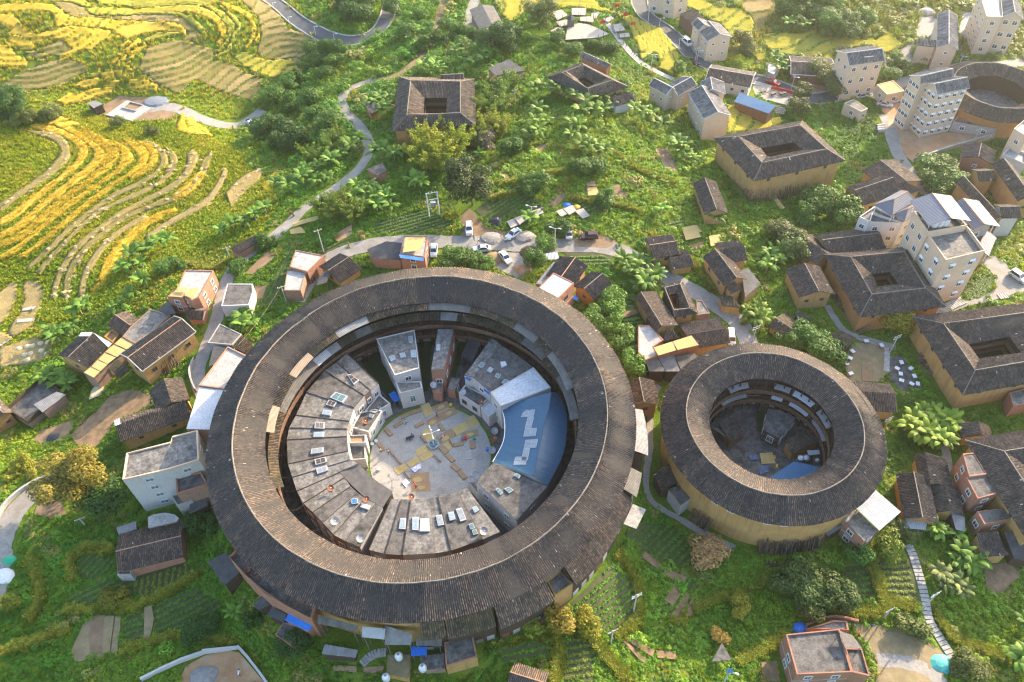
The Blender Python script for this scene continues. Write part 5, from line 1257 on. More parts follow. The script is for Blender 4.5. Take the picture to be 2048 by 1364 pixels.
wedge_block(['wedge of the lower left row of houses, %s from its upper end'%W_[i]for i in range(6)],[(('Z3',862,722),('Z3',1240,558)),(('Z3',920,830),('Z3',1287,602)),(('Z3',1005,910),('Z3',1342,680)),(('Z3',1090,1000),('Z3',1402,735)),(('Z3',1190,1110),('Z3',1472,790)),(('Z3',1290,1165),('Z3',1560,832)),(('Z3',1425,1220),('Z3',1625,868))],7.0,['brick_dull','brick','plaster_grey'],['concrete','concrete','concrete_dark'])
wedge_block(['wedge of the bottom row of houses, %s from its left end'%W_[i]for i in range(6)],[(('Z3',1505,1245),('Z3',1705,792)),(('Z3',1650,1282),('Z3',1795,796)),(('Z3',1805,1292),('Z3',1880,796)),(('Z4',130,1277),('Z4',92,784)),(('Z4',278,1252),('Z4',160,768)),(('Z4',562,1152),('Z4',335,732)),(('Z4',712,1085),('Z4',415,690))],7.0,['plaster_grey','brick_dull','plaster_white'],['concrete','concrete_dark','concrete'])
bs=thing('corrugated_roof','black corrugated roof curving over the court end of the lower left row','roof',(*at(px('Z3',(1480,680))[0],6.6).xy,0))
I_=[at(p,6.2)for p in px('Z3',(1412,478),(1500,572),(1590,645),(1715,722))];O_=[at(p,6.9)for p in px('Z3',(1245,556),(1360,680),(1470,780),(1628,868))]
for i in range(3):
 b=MB();rsl(b,[I_[i],I_[i+1],O_[i+1],O_[i]]);part(bs,'roof_sheet',b,'sheet_dark')
b=MB()
for i in range(3):
 a,c=I_[i],I_[i+1];a,c=a+(O_[i]-a)*.06,c+(O_[i+1]-c)*.06;l=(c-a).length;b.poly([(a.x,a.y,0),(c.x,c.y,0),(c.x,c.y,6.1),(a.x,a.y,6.1)])
part(bs,'wall',b,'plaster_white')
for i in range(3):
 a,c=v2(I_[i]),v2(I_[i+1])
 for z in(1.5,4.3):window(bs,wfr(bs,c,a,(c-a).length/2,z),1.3,1.1,**SNW)
SE=unit('grey flat house with a white side wall below the blue roof',[('Z4',650,472),('Z4',1132,682),('Z4',862,985),('Z4',500,637)],7.6,'plaster_white','concrete_dark',rows=2,style=SNW,gap=4.5)
unit('white low annex wall at the court corner of the grey flat house',[('Z4',440,640),('Z4',500,642),('Z4',560,730),('Z4',520,740)],3.2,'plaster_white','concrete')
def blue_house():
 F_=[(1000.6,812),(1008.0,833.5),(1009.6,860.4),(1005,887.4),(985.5,923.3)];Rg=[(1101.7,784),(1096,820),(1087,849),(1078,894),(1065.7,951.4)];Ot=[(1116,785),(1132,820),(1134,858),(1126,910),(1095,971.6)]
 f=sml([at(p,6.2)for p in F_],3);r=sml([at(p,8.8)for p in Rg],3);o=sml([at(p,7.0)for p in Ot],3)
 t=thing('row_house','long curved house with blue tiled metal roof and skylights','house',(r[6].x,r[6].y,0))
 b=MB();b2=MB()
 for i in range(len(f)-1):rsl(b,[f[i],f[i+1],r[i+1],r[i]],.08);rsl(b2,[o[i],o[i+1],r[i+1],r[i]],.08)
 part(t,'front_roof',b,'blue_tiles');part(t,'back_roof',b2,'blue_tiles')
 cpl(t,r,.18,.1,'blue_tiles');cpl(t,[p+Vector((0,0,.02))for p in f],.1,.06,'white_metal','eave_trim')
 w=MB()
 for L,inw in((f,.5),(o,.5)):
  for i in range(len(L)-1):
   a,c=L[i]+(r[i]-L[i]).normalized()*inw,L[i+1]+(r[i+1]-L[i+1]).normalized()*inw
   w.poly([(a.x,a.y,0),(c.x,c.y,0),(c.x,c.y,L[i].z),(a.x,a.y,L[i].z)])
 for i in(0,-1):
  k=.08;a,c,m=f[i],o[i],r[i];w.poly([(a.x,a.y,0),(c.x,c.y,0),(c.x,c.y,c.z-.1),(m.x,m.y,m.z-.1),(a.x,a.y,a.z-.1)])
 part(t,'wall',w,'plaster_white')
 for k,(x,y,cx,cy)in enumerate(((970,42,2,2),(985,130,3,1),(995,222,2,2),(1005,330,2,2),(955,420,3,1),(905,470,2,2))):
  z=7.3;p0=at(px('Z4',(x,y))[0],z);i=min(range(len(r)),key=lambda j:(r[j]-p0).length);e=(r[min(i+1,len(r)-1)]-r[max(i-1,0)]).normalized()
  s=(r[i]-f[i]).normalized();s=(s-e*s.dot(e)).normalized();nn=e.cross(s);nn=nn if nn.z>0 else-nn
  tt_=((p0-f[i]).dot(s));pos=f[i]+s*max(1.2,min(tt_,(r[i]-f[i]).length-1.2))+e*(p0-f[i]).dot(e)+nn*.08
  R=Matrix(((e.x,s.x,nn.x),(e.y,s.y,nn.y),(e.z,s.z,nn.z)))
  g=MB();fr=MB();w_,h_=(.85*cx,1.15*cy)
  fr.box(pos,(w_+.16,h_+.16,.08),tilt=R)
  o_=part(t,'skylight',fr,'dish_grey')
  for a in range(cx):
   for c in range(cy):
    g=MB();g.box(pos+R@Vector(((a-(cx-1)/2)*.85,(c-(cy-1)/2)*1.15,.05)),(.76,1.06,.04),tilt=R);part(o_,'pane',g,'glass_pale')
 OCC.append(NA([[p.x,p.y]for p in f+o[::-1]]))
m,n,l,bb=_mat('blue_tiles');P_=geo_pos(n)
br=n.new('ShaderNodeTexBrick');br.inputs['Scale'].default_value=1.0;br.inputs['Brick Width'].default_value=.32;br.inputs['Row Height'].default_value=.42;br.inputs['Mortar Size'].default_value=.04;br.inputs['Mortar Smooth'].default_value=1.0
br.inputs['Color1'].default_value=(.024,.078,.135,1);br.inputs['Color2'].default_value=(.031,.094,.155,1);br.inputs['Mortar'].default_value=(.016,.055,.11,1)
uvn=n.new('ShaderNodeUVMap');uvn.uv_map='UVMap';l.new(uvn.outputs[0],br.inputs['Vector']);l.new(br.outputs[0],bb.inputs['Base Color']);bb.inputs['Roughness'].default_value=.45
bump(n,l,bb,br.outputs['Fac'],-.5,.05);MATS['blue_tiles']=m
mpl('glass_pale',(.27,.3,.32),.2,0,.6)
blue_house()
unit('brown flat house with skylights at the upper right of the court',[('Z2',395,1028),('Z2',640,692),('Z2',722,758),('Z2',472,1042)],7.0,'plaster_white','concrete',rows=2,style=SNW,gap=2.5)
unit('wide brown-grey flat house with skylights beside the white-roofed house',[('Z2',473,1043),('Z2',723,760),('Z2',868,848),('Z2',1005,952),('Z2',622,1170)],7.1,'plaster_white','concrete_dark',rows=2,style=SNW,gap=2.5)
unit('white-roofed house between the blue roof and the brown flat house',[('Z2',628,1178),('Z2',1010,956),('Z2',1165,1137),('Z2',718,1302)],7.8,'plaster_white','membrane_white',rows=2,style=SNW,gap=2.6,par=.1)
unit('low dark terrace with white rails before the brown flat houses',[('Z2',345,1190),('Z2',402,1118),('Z2',622,1235),('Z2',532,1312)],3.5,'plaster_white','concrete_dark',par=.3,rows=1,gap=1.8,style=SOD,parmat='plaster_white')
unit('low white terrace before the white-roofed house',[('Z2',542,1316),('Z2',625,1248),('Z2',712,1335),('Z2',612,1402)],3.3,'plaster_white','membrane_white',par=.3,parmat='plaster_white')
shed('bright blue strip awning on the wall of the brown flat houses','Z2',[(398,1035),(450,1062),(445,1080),(395,1050)],[6.6,6.6,6.2,6.2],'sheet_blue_bright',base=0,closed=False)
shed('second blue strip awning beside the white-roofed house','Z2',[(570,1142),(618,1180),(616,1200),(566,1160)],[6.6,6.6,6.2,6.2],'sheet_blue_bright',base=0,closed=False)
unit('tall white house with three skylights and a white side strip',[('S8',348,250),('S8',852,132),('S8',915,640),('S8',592,735)],7.6,'plaster_white','concrete',rows=2,style=SNW,gap=2.8,par=.12,parmat='plaster_white')
unit('front terrace of the tall white house with doors below',[('S8',600,828),('S8',940,822),('S8',962,905),('S8',660,978)],5.0,'plaster_white','concrete',rows=1,style=SGR,gap=2.0,win=(1.0,1.9),par=.3,parmat='plaster_white')
unit('narrow house with a red brick side wall in the upper court',[('S8',1162,120),('S8',1368,120),('S8',1240,650),('S8',1072,655)],7.6,'brick','concrete',rows=1,style=SNW,gap=2.8)
unit('low front yard block with a dish before the narrow brick house',[('S8',1085,760),('S8',1240,762),('S8',1210,972),('S8',1090,945)],3.0,'brick','concrete',par=.2)
unit('tiny brick hut with a green door right of the narrow house',[('S8',1342,757),('S8',1456,777),('S8',1386,930),('S8',1285,915)],2.8,'brick','concrete',rows=1,gap=1.6,win=(.8,1.4),style=SGR)
shed('perforated black sheet roof over a laundry yard','S8',[(1560,256),(1732,300),(1612,560),(1466,470)],[3.4,3.4,2.8,2.8],'sheet_dark',base=0,posts=True)
shed('bright blue awning beside the tall white house','S8',[(508,976),(590,938),(666,1050),(585,1088)],[2.6,2.6,2.2,2.2],'sheet_blue_bright',base=0,posts=True)
unit('upper left low terrace with a green skylight facing the court',[('Z1',1470,1345),('Z1',1598,1198),('Z1',1695,1280),('Z1',1560,1365)],3.6,'plaster_white','concrete_dark',rows=1,gap=1.6,win=(.8,1.6),style=SGR,par=.2,parmat='plaster_white')
unit('second low terrace with a red dish facing the court',[('Z3',1425,25),('Z3',1560,-5),('Z3',1625,10),('Z3',1500,200),('Z3',1352,160)],3.6,'plaster_white','concrete_dark',rows=1,gap=1.6,win=(.8,1.6),style=SGR,par=.2,parmat='plaster_white')
unit('small tan paved terrace facing the court',[('Z3',1318,232),('Z3',1482,226),('Z3',1480,295),('Z3',1322,298)],4.0,'plaster_white','mat_woven',par=.3,parmat='plaster_white')
unit('low dark yard roof with straw hats facing the court',[('Z3',1322,310),('Z3',1470,318),('Z3',1475,440),('Z3',1355,450)],3.0,'plaster_grey','concrete_dark',par=.2)
for i,q in enumerate([[('Z2',975,870),('Z2',1030,815),('Z2',1085,850),('Z2',1030,915)],[('Z2',1040,935),('Z2',1105,885),('Z2',1172,940),('Z2',1115,1000)]]):
 unit(('upper' if i==0 else 'lower')+' dark concrete box store in the right alley',q,3.4,'plaster_grey','concrete_dark')
def cpt(tile,P,mat,z=.1):
 Q=[at(p,z)for p in px(tile,*P)]
 if not ccw(Q):Q=Q[::-1]
 b=MB();b.poly([(q.x,q.y,z)for q in Q]);link('grass_plot',b.mesh('grass_plot',[mat]),kind='structure');return Q
mns('lawn',(.025,.05,.012),(.055,.095,.02),1.5,bmp=.5)
GRASS_COURT=[cpt('S8',[(110,450),(320,350),(450,600),(640,960),(700,1110),(600,1120),(420,930),(230,700)],'lawn'),cpt('S8',[(900,200),(1100,190),(1060,500),(1060,900),(960,960),(930,600)],'lawn',.11),cpt('S8',[(1400,270),(1560,260),(1480,480),(1390,760),(1280,760),(1330,500)],'lawn',.1)]
def skl(tile,q,glass='glass_pale',h=.3):
 c=px(tile,*q);z=7.0;best=None;mc=(sum(p[0]for p in c)/4,sum(p[1]for p in c)/4)
 for t,poly,H in UNITS:
  p=at(mc,H)
  if pip(NA([[v.x,v.y]for v in poly]),NA([p.x]),NA([p.y]))[0]and(best is None or H>best[1]):best=(t,H)
 if best is None:return
 t,H=best;Q=[at(p,H+h)for p in c]
 if not ccw(Q):Q=Q[::-1]
 b=MB();b.prism(Q,H-.01,H+h);o=part(t,'skylight',b,'dish_grey')
 cc=sum(Q,Vector((0,0,0)))/4;I=[cc+(p-cc)*.82 for p in Q]
 nx=2 if(Q[1]-Q[0]).length>1.1 else 1;ny=2 if(Q[2]-Q[1]).length>1.1 else 1
 for i in range(nx):
  for j in range(ny):
   f=lambda u,v:(I[0]*(1-u)+I[1]*u)*(1-v)+(I[3]*(1-u)+I[2]*u)*v
   g=.03;b=MB();b.prism([f(i/nx+g,j/ny+g),f((i+1)/nx-g,j/ny+g),f((i+1)/nx-g,(j+1)/ny-g),f(i/nx+g,(j+1)/ny-g)],H+h,H+h+.025);part(o,'pane',b,glass)
for tl_,q,gl in[('Z1',[(1205,1172),(1318,1210),(1270,1270),(1155,1222)],'glass_green'),('Z1',[(1310,1020),(1340,1015),(1420,1070),(1370,1110)],'timber_dark'),('Z1',[(1150,1240),(1220,1265),(1190,1305),(1120,1285)],'timber_dark'),('Z3',[(1100,-5),(1175,5),(1160,48),(1082,35)],'glass_sky'),('Z3',[(1012,195),(1105,192),(1100,238),(1010,240)],'glass_sky'),('Z3',[(990,345),(1100,330),(1095,375),(985,390)],'glass_pale'),('Z3',[(1018,440),(1118,415),(1130,460),(1030,488)],'timber_dark'),('Z3',[(1032,520),(1130,490),(1142,535),(1045,568)],'glass_pale'),('Z3',[(1025,105),(1110,108),(1105,165),(1018,160)],'timber_grey'),('Z3',[(1345,790),(1400,785),(1408,830),(1350,835)],'sheet_blue_bright'),('Z3',[(1440,825),(1520,850),(1500,888),(1425,862)],'frame_white'),('Z3',[(1785,960),(1835,962),(1828,1060),(1770,1055)],'glass_sky'),('Z3',[(1890,950),(1948,955),(1945,1070),(1888,1065)],'glass_sky'),('Z3',[(1960,965),(2040,960),(2045,1080),(1955,1080)],'frame_white'),('Z4',[(140,938),(195,930),(215,1020),(160,1030)],'glass_pale'),('Z4',[(248,912),(300,902),(318,970),(265,985)],'glass_sky'),('Z4',[(318,880),(372,868),(415,975),(360,992)],'glass_pale'),('Z4',[(462,870),(500,850),(528,890),(488,915)],'glass_sky'),('Z4',[(432,1015),(470,1005),(490,1050),(450,1062)],'glass_green'),('Z4',[(462,1068),(500,1060),(516,1100),(475,1112)],'glass_green'),('Z4',[(835,580),(860,560),(898,582),(880,608)],'glass_green'),('Z4',[(750,700),(790,682),(835,712),(795,740)],'glass_green'),('Z4',[(672,705),(695,690),(742,735),(715,755)],'glass_green'),('Z2',[(545,905),(582,920),(552,960),(518,940)],'glass_green'),('Z2',[(622,948),(656,965),(630,1002),(595,982)],'glass_sky'),('Z2',[(688,1005),(722,1022),(698,1052),(665,1035)],'glass_green'),('Z2',[(752,1060),(795,1075),(770,1105),(725,1092)],'glass_green'),('Z2',[(712,905),(760,898),(778,935),(725,958)],'frame_white'),('S8',[(510,480),(580,460),(606,515),(540,545)],'glass_sky'),('S8',[(650,440),(722,425),(740,480),(672,498)],'glass_sky'),('S8',[(800,395),(868,390),(880,485),(802,490)],'glass_sky'),('S8',[(770,212),(828,208),(825,300),(775,295)],'glass_pale'),('S8',[(1142,318),(1195,320),(1190,402),(1138,398)],'glass_sky'),('S8',[(375,1130),(410,1145),(395,1170),(360,1155)],'glass_green'),('S8',[(265,1235),(320,1250),(295,1290),(250,1275)],'glass_green')]:skl(tl_,q,gl)
def dish(label,tile,p,z,r=.95,mat='steel'):
 r*=.72;mat={'white_metal':'dish_grey','steel':'dish_grey'}.get(mat,mat)
 q=at(px(tile,p)[0],z+.7);q.z=z;t=thing('satellite_dish',label,'satellite dish',q,group='satellite dishes')
 ax=Vector((.35,-.45,.82)).normalized();e=ax.cross(Vector((0,0,1))).normalized();f=ax.cross(e);c=q+Vector((0,0,.75));b=MB();n=16;rows=[(0,0),(.35,.04),(.7,.14),(1,.28)]
 pt=lambda k,i:c+(e*cos(k*2*PI/n)+f*sin(k*2*PI/n))*rows[i][0]*r+ax*rows[i][1]*r
 for k in range(n):
  for i in range(3):
   b.poly([pt(k,i),pt(k+1,i),pt(k+1,i+1),pt(k,i+1)])if i else b.poly([c,pt(k+1,1),pt(k,1)][::-1])
 part(t,'reflector',b,mat,True)
 stick(t,'mast',q,c-ax*.02,.05,.05,'steel');stick(t,'feed_arm',c,c+ax*r*.95,.03,.03,'steel');part(t,'feed_horn',MB().box(c+ax*r*.97,(.14,.14,.14)),'white_paint')
 part(t,'foot',MB().box(q+Vector((0,0,.05)),(.6,.6,.1)),'rust')
for d in[('pale dish in the middle of the lower left row of houses','Z3',(1198,990),7.0,1.0,'white_metal'),('pale dish at the corner of the lower left row beside the dark gap','Z3',(1428,1142),7.0,1.0,'white_metal'),('rust-red dish beside a green vent on the lower left row','Z3',(1162,695),7.0,.8,'rust'),('orange-red dish by the black corrugated roof','Z3',(1478,795),7.0,.8,'rust'),('grey dish on the last wedge of the bottom row','Z4',(565,1078),7.0,1.0,'white_metal'),('teal dish in the shade beside the blue-roofed house','Z4',(662,188),.6,1.0,'steel'),('rusty red dish in the shade beside the blue-roofed house','Z4',(655,252),.6,1.0,'rust'),('white dish beside a blue barrel at the court edge','Z4',(640,358),.6,1.0,'white_metal'),('upper of two grey dishes at the corner of the grey flat house','Z4',(497,578),1.2,1.0,'steel'),('lower of two grey dishes at the corner of the grey flat house','Z4',(455,618),1.2,1.0,'steel'),('grey dish on the low dark terrace','Z2',(382,1176),3.6,.9,'steel'),('red dish on the low dark terrace','Z2',(540,1265),3.6,.8,'rust'),('oval dish before the narrow brick house','S8',(1098,860),3.1,.95,'white_metal'),('red dish on the second low terrace','Z3',(1470,98),3.7,.8,'rust'),('half dish leaning at the court edge by the bottom row','Z3',(1880,772),.3,.8,'rust')]:dish(*d)
NM=[0,0]
def cmat(q,kind,label,h=.07):
 P=px('U8',*q);Q=[at(p,.07+h)for p in P]
 if not ccw(Q):Q=Q[::-1]
 c=sum(Q,Vector((0,0,0)))/len(Q)
 if kind in('grain','spot','half'):
  t=thing('drying_mat',label,'drying mat',(c.x,c.y,.07),group='drying mats spread in the round court')
  b=MB();b.prism([c+(p-c)*1.06 for p in Q],.075,.095);part(t,'mat',b,'mat_woven' if kind!='grain' else 'steel_edge')
  g=MB()
  if kind=='grain':pts=Q
  else:
   k=.5 if kind=='spot' else.62;o=Vector((0,0,0))if kind=='spot' else(Q[0]-c)*.3
   ex,ey=((Q[1]-Q[0])/2,(Q[3]-Q[0])/2);pts=[c+o+ex*cos(a*PI/8)*k*RU(.8,1)+ey*sin(a*PI/8)*k*RU(.8,1.05)for a in range(16)]
   if not ccw(pts):pts=pts[::-1]
  g.prism(pts,.095,.12)
  part(t,'grain',g,'grain')
 else:
  b=MB()
  lay=3 if kind=='fold' else 1
  t=thing('folded_mat' if kind!='roll' else 'rolled_mat',label,'mat',(c.x,c.y,.07),group='folded and rolled mats in the round court')
  for k in range(lay):
   b=MB();s=1-.05*k;b.prism([c+(p-c)*s+Vector((RU(-.03,.03),RU(-.03,.03),0))for p in Q],.07+k*.07,.07+(k+1)*.07-.005);part(t,'layer',b,'mat_pale' if kind=='pale' else 'mat_woven')
  if kind=='roll':
   L=Q[0]-Q[1],Q[1]-Q[2];a,e=((Q[0]+Q[1])/2,(Q[2]+Q[3])/2)if L[0].length<L[1].length else((Q[1]+Q[2])/2,(Q[3]+Q[0])/2)
   part(t,'roll',MB().tube((a.x,a.y,.26),(e.x,e.y,.26),.17,.17,9),'mat_woven',True)
mpl('steel_edge',(.33,.31,.28),.9);mns('mat_pale',(.38,.33,.29),(.48,.43,.38),2.0,bmp=.2)
for q,k,lb in[([(522,110),(607,78),(662,190),(573,224)],'grain','full grain mat at the top of the court beside two folded mats'),([(640,120),(790,65),(835,115),(690,185)],'spot','brown mat with a heap of grain, topmost of the spread mats'),([(715,190),(860,118),(908,185),(765,260)],'spot','brown mat with a heap of grain, second from the top'),([(575,270),(710,195),(755,255),(620,330)],'half','half-covered grain mat with a person in brown standing on it'),([(525,382),(610,338),(685,440),(595,492)],'grain','full grain mat just left of the white lamp post'),([(695,430),(835,345),(895,420),(745,500)],'half','half-covered grain mat with a stooping person in pink'),([(848,345),(985,270),(1040,345),(895,415)],'grain','full grain mat right of the middle of the court'),([(988,243),(1075,205),(1137,300),(1052,345)],'grain','rightmost full grain mat near the white terrace'),([(943,395),(1110,350),(1127,420),(965,465)],'spot','brown mat with a grain heap at the right edge of the court'),([(465,575),(570,515),(612,570),(500,635)],'grain','full grain mat below left of the lamp planter'),([(505,640),(620,570),(662,625),(550,690)],'grain','full grain mat directly below the lamp planter'),([(378,705),(485,628),(527,685),(418,750)],'grain','full grain mat above the chequered cloth'),([(243,770),(360,703),(402,765),(292,825)],'grain','lowest left full grain mat'),([(425,820),(605,795),(612,900),(430,910)],'half','big grain mat at the bottom of the court'),([(760,515),(815,480),(855,540),(815,575)],'grain','small grain mat right of the lamp planter'),([(432,925),(618,905),(622,990),(440,1000)],'spot','brown mat with a person in red and yellow at the bottom')]:cmat(q,k,lb)
for i,(q,k)in enumerate([([(312,215),(410,170),(430,205),(325,252)],'fold'),([(418,172),(520,130),(540,170),(432,210)],'fold'),([(235,318),(330,262),(350,290),(255,345)],'fold'),([(140,360),(175,335),(243,405),(205,432)],'fold'),([(453,315),(548,265),(568,295),(475,345)],'fold'),([(692,300),(728,285),(785,360),(745,380)],'fold'),([(70,505),(110,488),(160,572),(125,585)],'fold'),([(862,500),(965,480),(970,520),(868,540)],'fold'),([(820,465),(835,458),(865,525),(850,537)],'roll'),([(1027,470),(1080,462),(1097,550),(1040,560)],'fold'),([(708,545),(755,515),(820,590),(775,622)],'fold'),([(773,630),(815,605),(888,675),(850,705)],'fold'),([(825,735),(862,703),(942,768),(900,800)],'fold'),([(903,800),(947,774),(1012,855),(965,882)],'fold'),([(985,572),(1045,565),(1053,665),(995,672)],'pale'),([(1042,675),(1085,662),(1095,750),(1055,758)],'pale'),([(185,560),(200,550),(258,632),(245,640)],'roll'),([(250,645),(262,635),(330,712),(315,720)],'roll'),([(660,625),(668,618),(740,690),(730,698)],'roll'),([(522,425),(532,418),(585,490),(575,500)],'roll'),([(350,795),(362,788),(425,865),(412,873)],'roll')]):
 lb=['brown folded mat at the upper left of the court','brown folded mat joined to the full grain mat at the top','brown folded mat beside a person with a green hat','brown folded mat nearest the left terraces','short brown folded mat in the upper middle','pale brown folded mat right of the lamp head','brown folded mat by the left planters','brown folded mat lying crossways right of the planter','rolled mat leaning by the crossways folded mat','brown folded mat at the right near green baskets','orange-brown folded mat just right of the planter','brown folded mat, second below right of the planter','orange-brown folded mat, third below right of the planter','orange-brown folded mat nearest the dishes','upper of two pale folded mats','lower of two pale folded mats','upper rolled mat on the left side of the court','rolled mat with a dark bag on the left side','thin rolled mat below the lamp planter','thin rolled mat left of the lamp post','thin rolled mat by the chequered cloth'][i]
 cmat(q,k,lb)
def court_lamp():
 c=at(px('U8',(660,515))[0],.3);c.z=.06;t=thing('court_lamp','white four-armed lamp post standing in a round planter','lamp post',c)
 part(t,'planter_wall',MB().lathe(c,[(1.05,0),(1.1,.55),(.95,.55),(.95,.4)],20),'concrete_pale');part(t,'planter_soil',MB().lathe(c+Vector((0,0,.3)),[(.94,0),(.94,.08)],16),'soil')
 top=c+Vector((0,0,5.4));stick(t,'post',c,top,.09,.06,'white_paint',8)
 for k in range(4):
  a=k*PI/2+.3;d=Vector((cos(a),sin(a),0));q=top+Vector((0,0,-1.0));stick(t,'arm',q,q+d*1.25+Vector((0,0,.15)),.04,.04,'white_paint');part(t,'lamp_head',MB().box(q+d*1.4+Vector((0,0,.16)),(.55,.22,.1),a),'white_paint')
 part(t,'lamp_head',MB().box(top,(.4,.25,.14)),'white_paint')
 for k in range(5):
  a=k*1.25;part(t,'planted_bag',MB().lathe(c+Vector((.55*cos(a),.55*sin(a),.38)),[(.2,0),(.26,.2),(.1,.42)],7),random.choice(['green_plastic','blue_tarp','black_sheet']))
court_lamp()
def cloth(name,label,q,mat,z=.4,tile='U8',cat='cloth'):
 P=[at(p,z)for p in px(tile,*q)];c=sum(P,Vector((0,0,0)))/len(P);n=7;b=MB();G=[]
 for i in range(n):
  for j in range(n):
   u,v=i/(n-1),j/(n-1);p=(P[0]*(1-u)+P[1]*u)*(1-v)+(P[3]*(1-u)+P[2]*u)*v;p=p.copy();p.z=z+.12*sin(u*7+v*3)*sin(v*8)+RU(-.05,.05);G.append(p)
 for i in range(n-1):
  for j in range(n-1):b.poly([G[i*n+j],G[(i+1)*n+j],G[(i+1)*n+j+1],G[i*n+j+1]],0,[(i,j),(i+1,j),(i+1,j+1),(i,j+1)])
 return link(name,b.mesh(name,[mat],c,True),loc=c,label=label,cat=cat)
m,n,l,bb=_mat('check_cloth');ck=n.new('ShaderNodeTexChecker');ck.inputs['Scale'].default_value=3.0;ck.inputs['Color1'].default_value=(.72,.66,.74,1);ck.inputs['Color2'].default_value=(.45,.38,.66,1);uvn=n.new('ShaderNodeUVMap');uvn.uv_map='UVMap';l.new(uvn.outputs[0],ck.inputs[0]);l.new(ck.outputs[0],bb.inputs['Base Color']);MATS['check_cloth']=m
cloth('check_cloth','chequered violet cloth draped over a heap beside the grain',[(425,760),(520,705),(530,755),(460,800)],'check_cloth')
cloth('check_cloth','chequered violet cloth spread near the plants at the court edge',[(330,905),(370,862),(412,905),(372,955)],'check_cloth',.25)
cloth('black_sheet','black plastic sheet over a bench with a sitting person',[(368,440),(450,412),(462,440),(378,470)],'black_sheet',.5,cat='plastic sheet')
# inside the small ring
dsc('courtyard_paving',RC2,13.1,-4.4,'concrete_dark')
def in2(label,q,H,wall,top,**kw):return flat(label,'Z7',q,H,wall,top,base=-4.5,low=.3,name='court_house',**kw)
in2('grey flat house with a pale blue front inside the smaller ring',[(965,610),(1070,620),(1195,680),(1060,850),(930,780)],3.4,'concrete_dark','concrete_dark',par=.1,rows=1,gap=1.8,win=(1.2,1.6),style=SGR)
shed('dark tiled shed at the left inside the smaller ring','Z7',[(560,720),(700,640),(795,790),(660,880)],[3.6,3.6,2.8,2.6],'tile_dark',base=-4.5,wall='timber')
shed('dark tiled shed at the right inside the smaller ring','Z7',[(1105,870),(1260,790),(1400,850),(1160,975)],[3.4,3.8,3.6,2.6],'tile_dark',base=-4.5,wall='earth')
shed('curved blue-grey metal roof at the bottom inside the smaller ring','Z7',[(975,1170),(1180,1035),(1390,1080),(1300,1180),(1120,1190)],[2.8,3.2,3.4,3.0,2.8],'sheet_blue',base=-4.5,wall='plaster_grey')
shed('white ribbed sheet over water tanks inside the smaller ring','Z7',[(1285,945),(1385,940),(1392,975),(1300,985)],2.6,'sheet_white',base=-4.5,posts=True)
shed('pale board roof inside the left of the smaller ring','Z7',[(510,760),(560,760),(655,840),(635,850)],[2.8,2.8,2.4,2.4],'timber_grey',base=-4.5,posts=True,rname='board_roof')
for i,(x,y,r)in enumerate(((1238,1003,.75),(1287,1000,.75),(1372,1022,.55))):
 q=at(px('Z7',(x,y))[0],-2.8);t=thing('water_tank',('left tall steel tank','middle tall steel tank','small right steel tank')[i]+' in the smaller ring','tank',(q.x,q.y,-4.4),group='steel tanks in the smaller ring')
 part(t,'tank_body',MB().lathe((q.x,q.y,-4.4),[(r,0),(r,1.5),(r*.8,1.65),(.15,1.7)],16),'steel',True);part(t,'lid',MB().lathe((q.x,q.y,-2.7),[(r*.45,0),(r*.45,.08),(.02,.1)],10),'white_metal')
tpn('grain_mat','grain mat in the dark court of the smaller ring','grain mat','Z7',[(898,968),(1002,962),(1028,1052),(915,1058)],.12,'grain',-4.4)
mpl('blue_grey_tarp',(.1,.14,.24),.6)
cloth('tarpaulin','crumpled blue tarpaulin left of the grain in the smaller ring',[(800,985),(870,975),(890,1020),(825,1025)],'blue_grey_tarp',-4.1,'Z7','tarpaulin')
cloth('tarpaulin','flat dark blue tarpaulin below the grain in the smaller ring',[(892,1070),(960,1062),(972,1120),(900,1142)],'blue_grey_tarp',-4.15,'Z7','tarpaulin')
cloth('yellow_bag','long yellow bag beside the grain mat in the smaller ring',[(1010,985),(1022,982),(1035,1010),(1022,1015)],'yellow_sack',-4.15,'Z7','bag')
cloth('yellow_bag','yellow bag below the grain mat in the smaller ring',[(1030,1060),(1050,1052),(1048,1085),(1030,1088)],'yellow_sack',-4.15,'Z7','bag')
cpt('Z7',[(865,620),(945,625),(920,800),(880,790)],'lawn',-4.33)
# rice terraces, fields, garden beds
def m_field(name,c1,c2,c3,scale=.35,fine=3.0,bmp=.8):
 """crop surface: each terrace has its own ripeness (attribute 'tint'), mottled"""
 m,n,l,b=_mat(name);P=geo_pos(n)
 a=n.new('ShaderNodeAttribute');a.attribute_name='tint'
 c=ramp(n,l,a.outputs['Fac'],[(0,(.07,.105,.02)),(.06,c1),(.5,c2),(1,c3)])
 t=noise(n,l,P,scale,6,.65);f=noise(n,l,P,fine,5,.75)
 k=ramp(n,l,t.outputs[0],[(.28,(.68,.8,.7)),(.5,(1,1,1)),(.75,(1.22,1.12,.95))]);c=mixc(n,l,1.0,c,k,'MULTIPLY')
 k=ramp(n,l,f.outputs[0],[(.25,(.6,.62,.55)),(.75,(1.35,1.32,1.25))]);c=mixc(n,l,1.0,c,k,'MULTIPLY')
 l.new(c,b.inputs['Base Color']);b.inputs['Roughness'].default_value=1.0;b.inputs['Specular IOR Level'].default_value=0.0
 bump(n,l,b,f.outputs[0],bmp,.3);MATS[name]=m
m_field('rice_ripe',(.33,.235,.035),(.41,.285,.042),(.46,.3,.06))
m_field('rice_green',(.2,.205,.045),(.28,.25,.045),(.35,.28,.055))
m_field('stubble',(.15,.13,.05),(.23,.18,.085),(.3,.225,.12),.5,3.0)
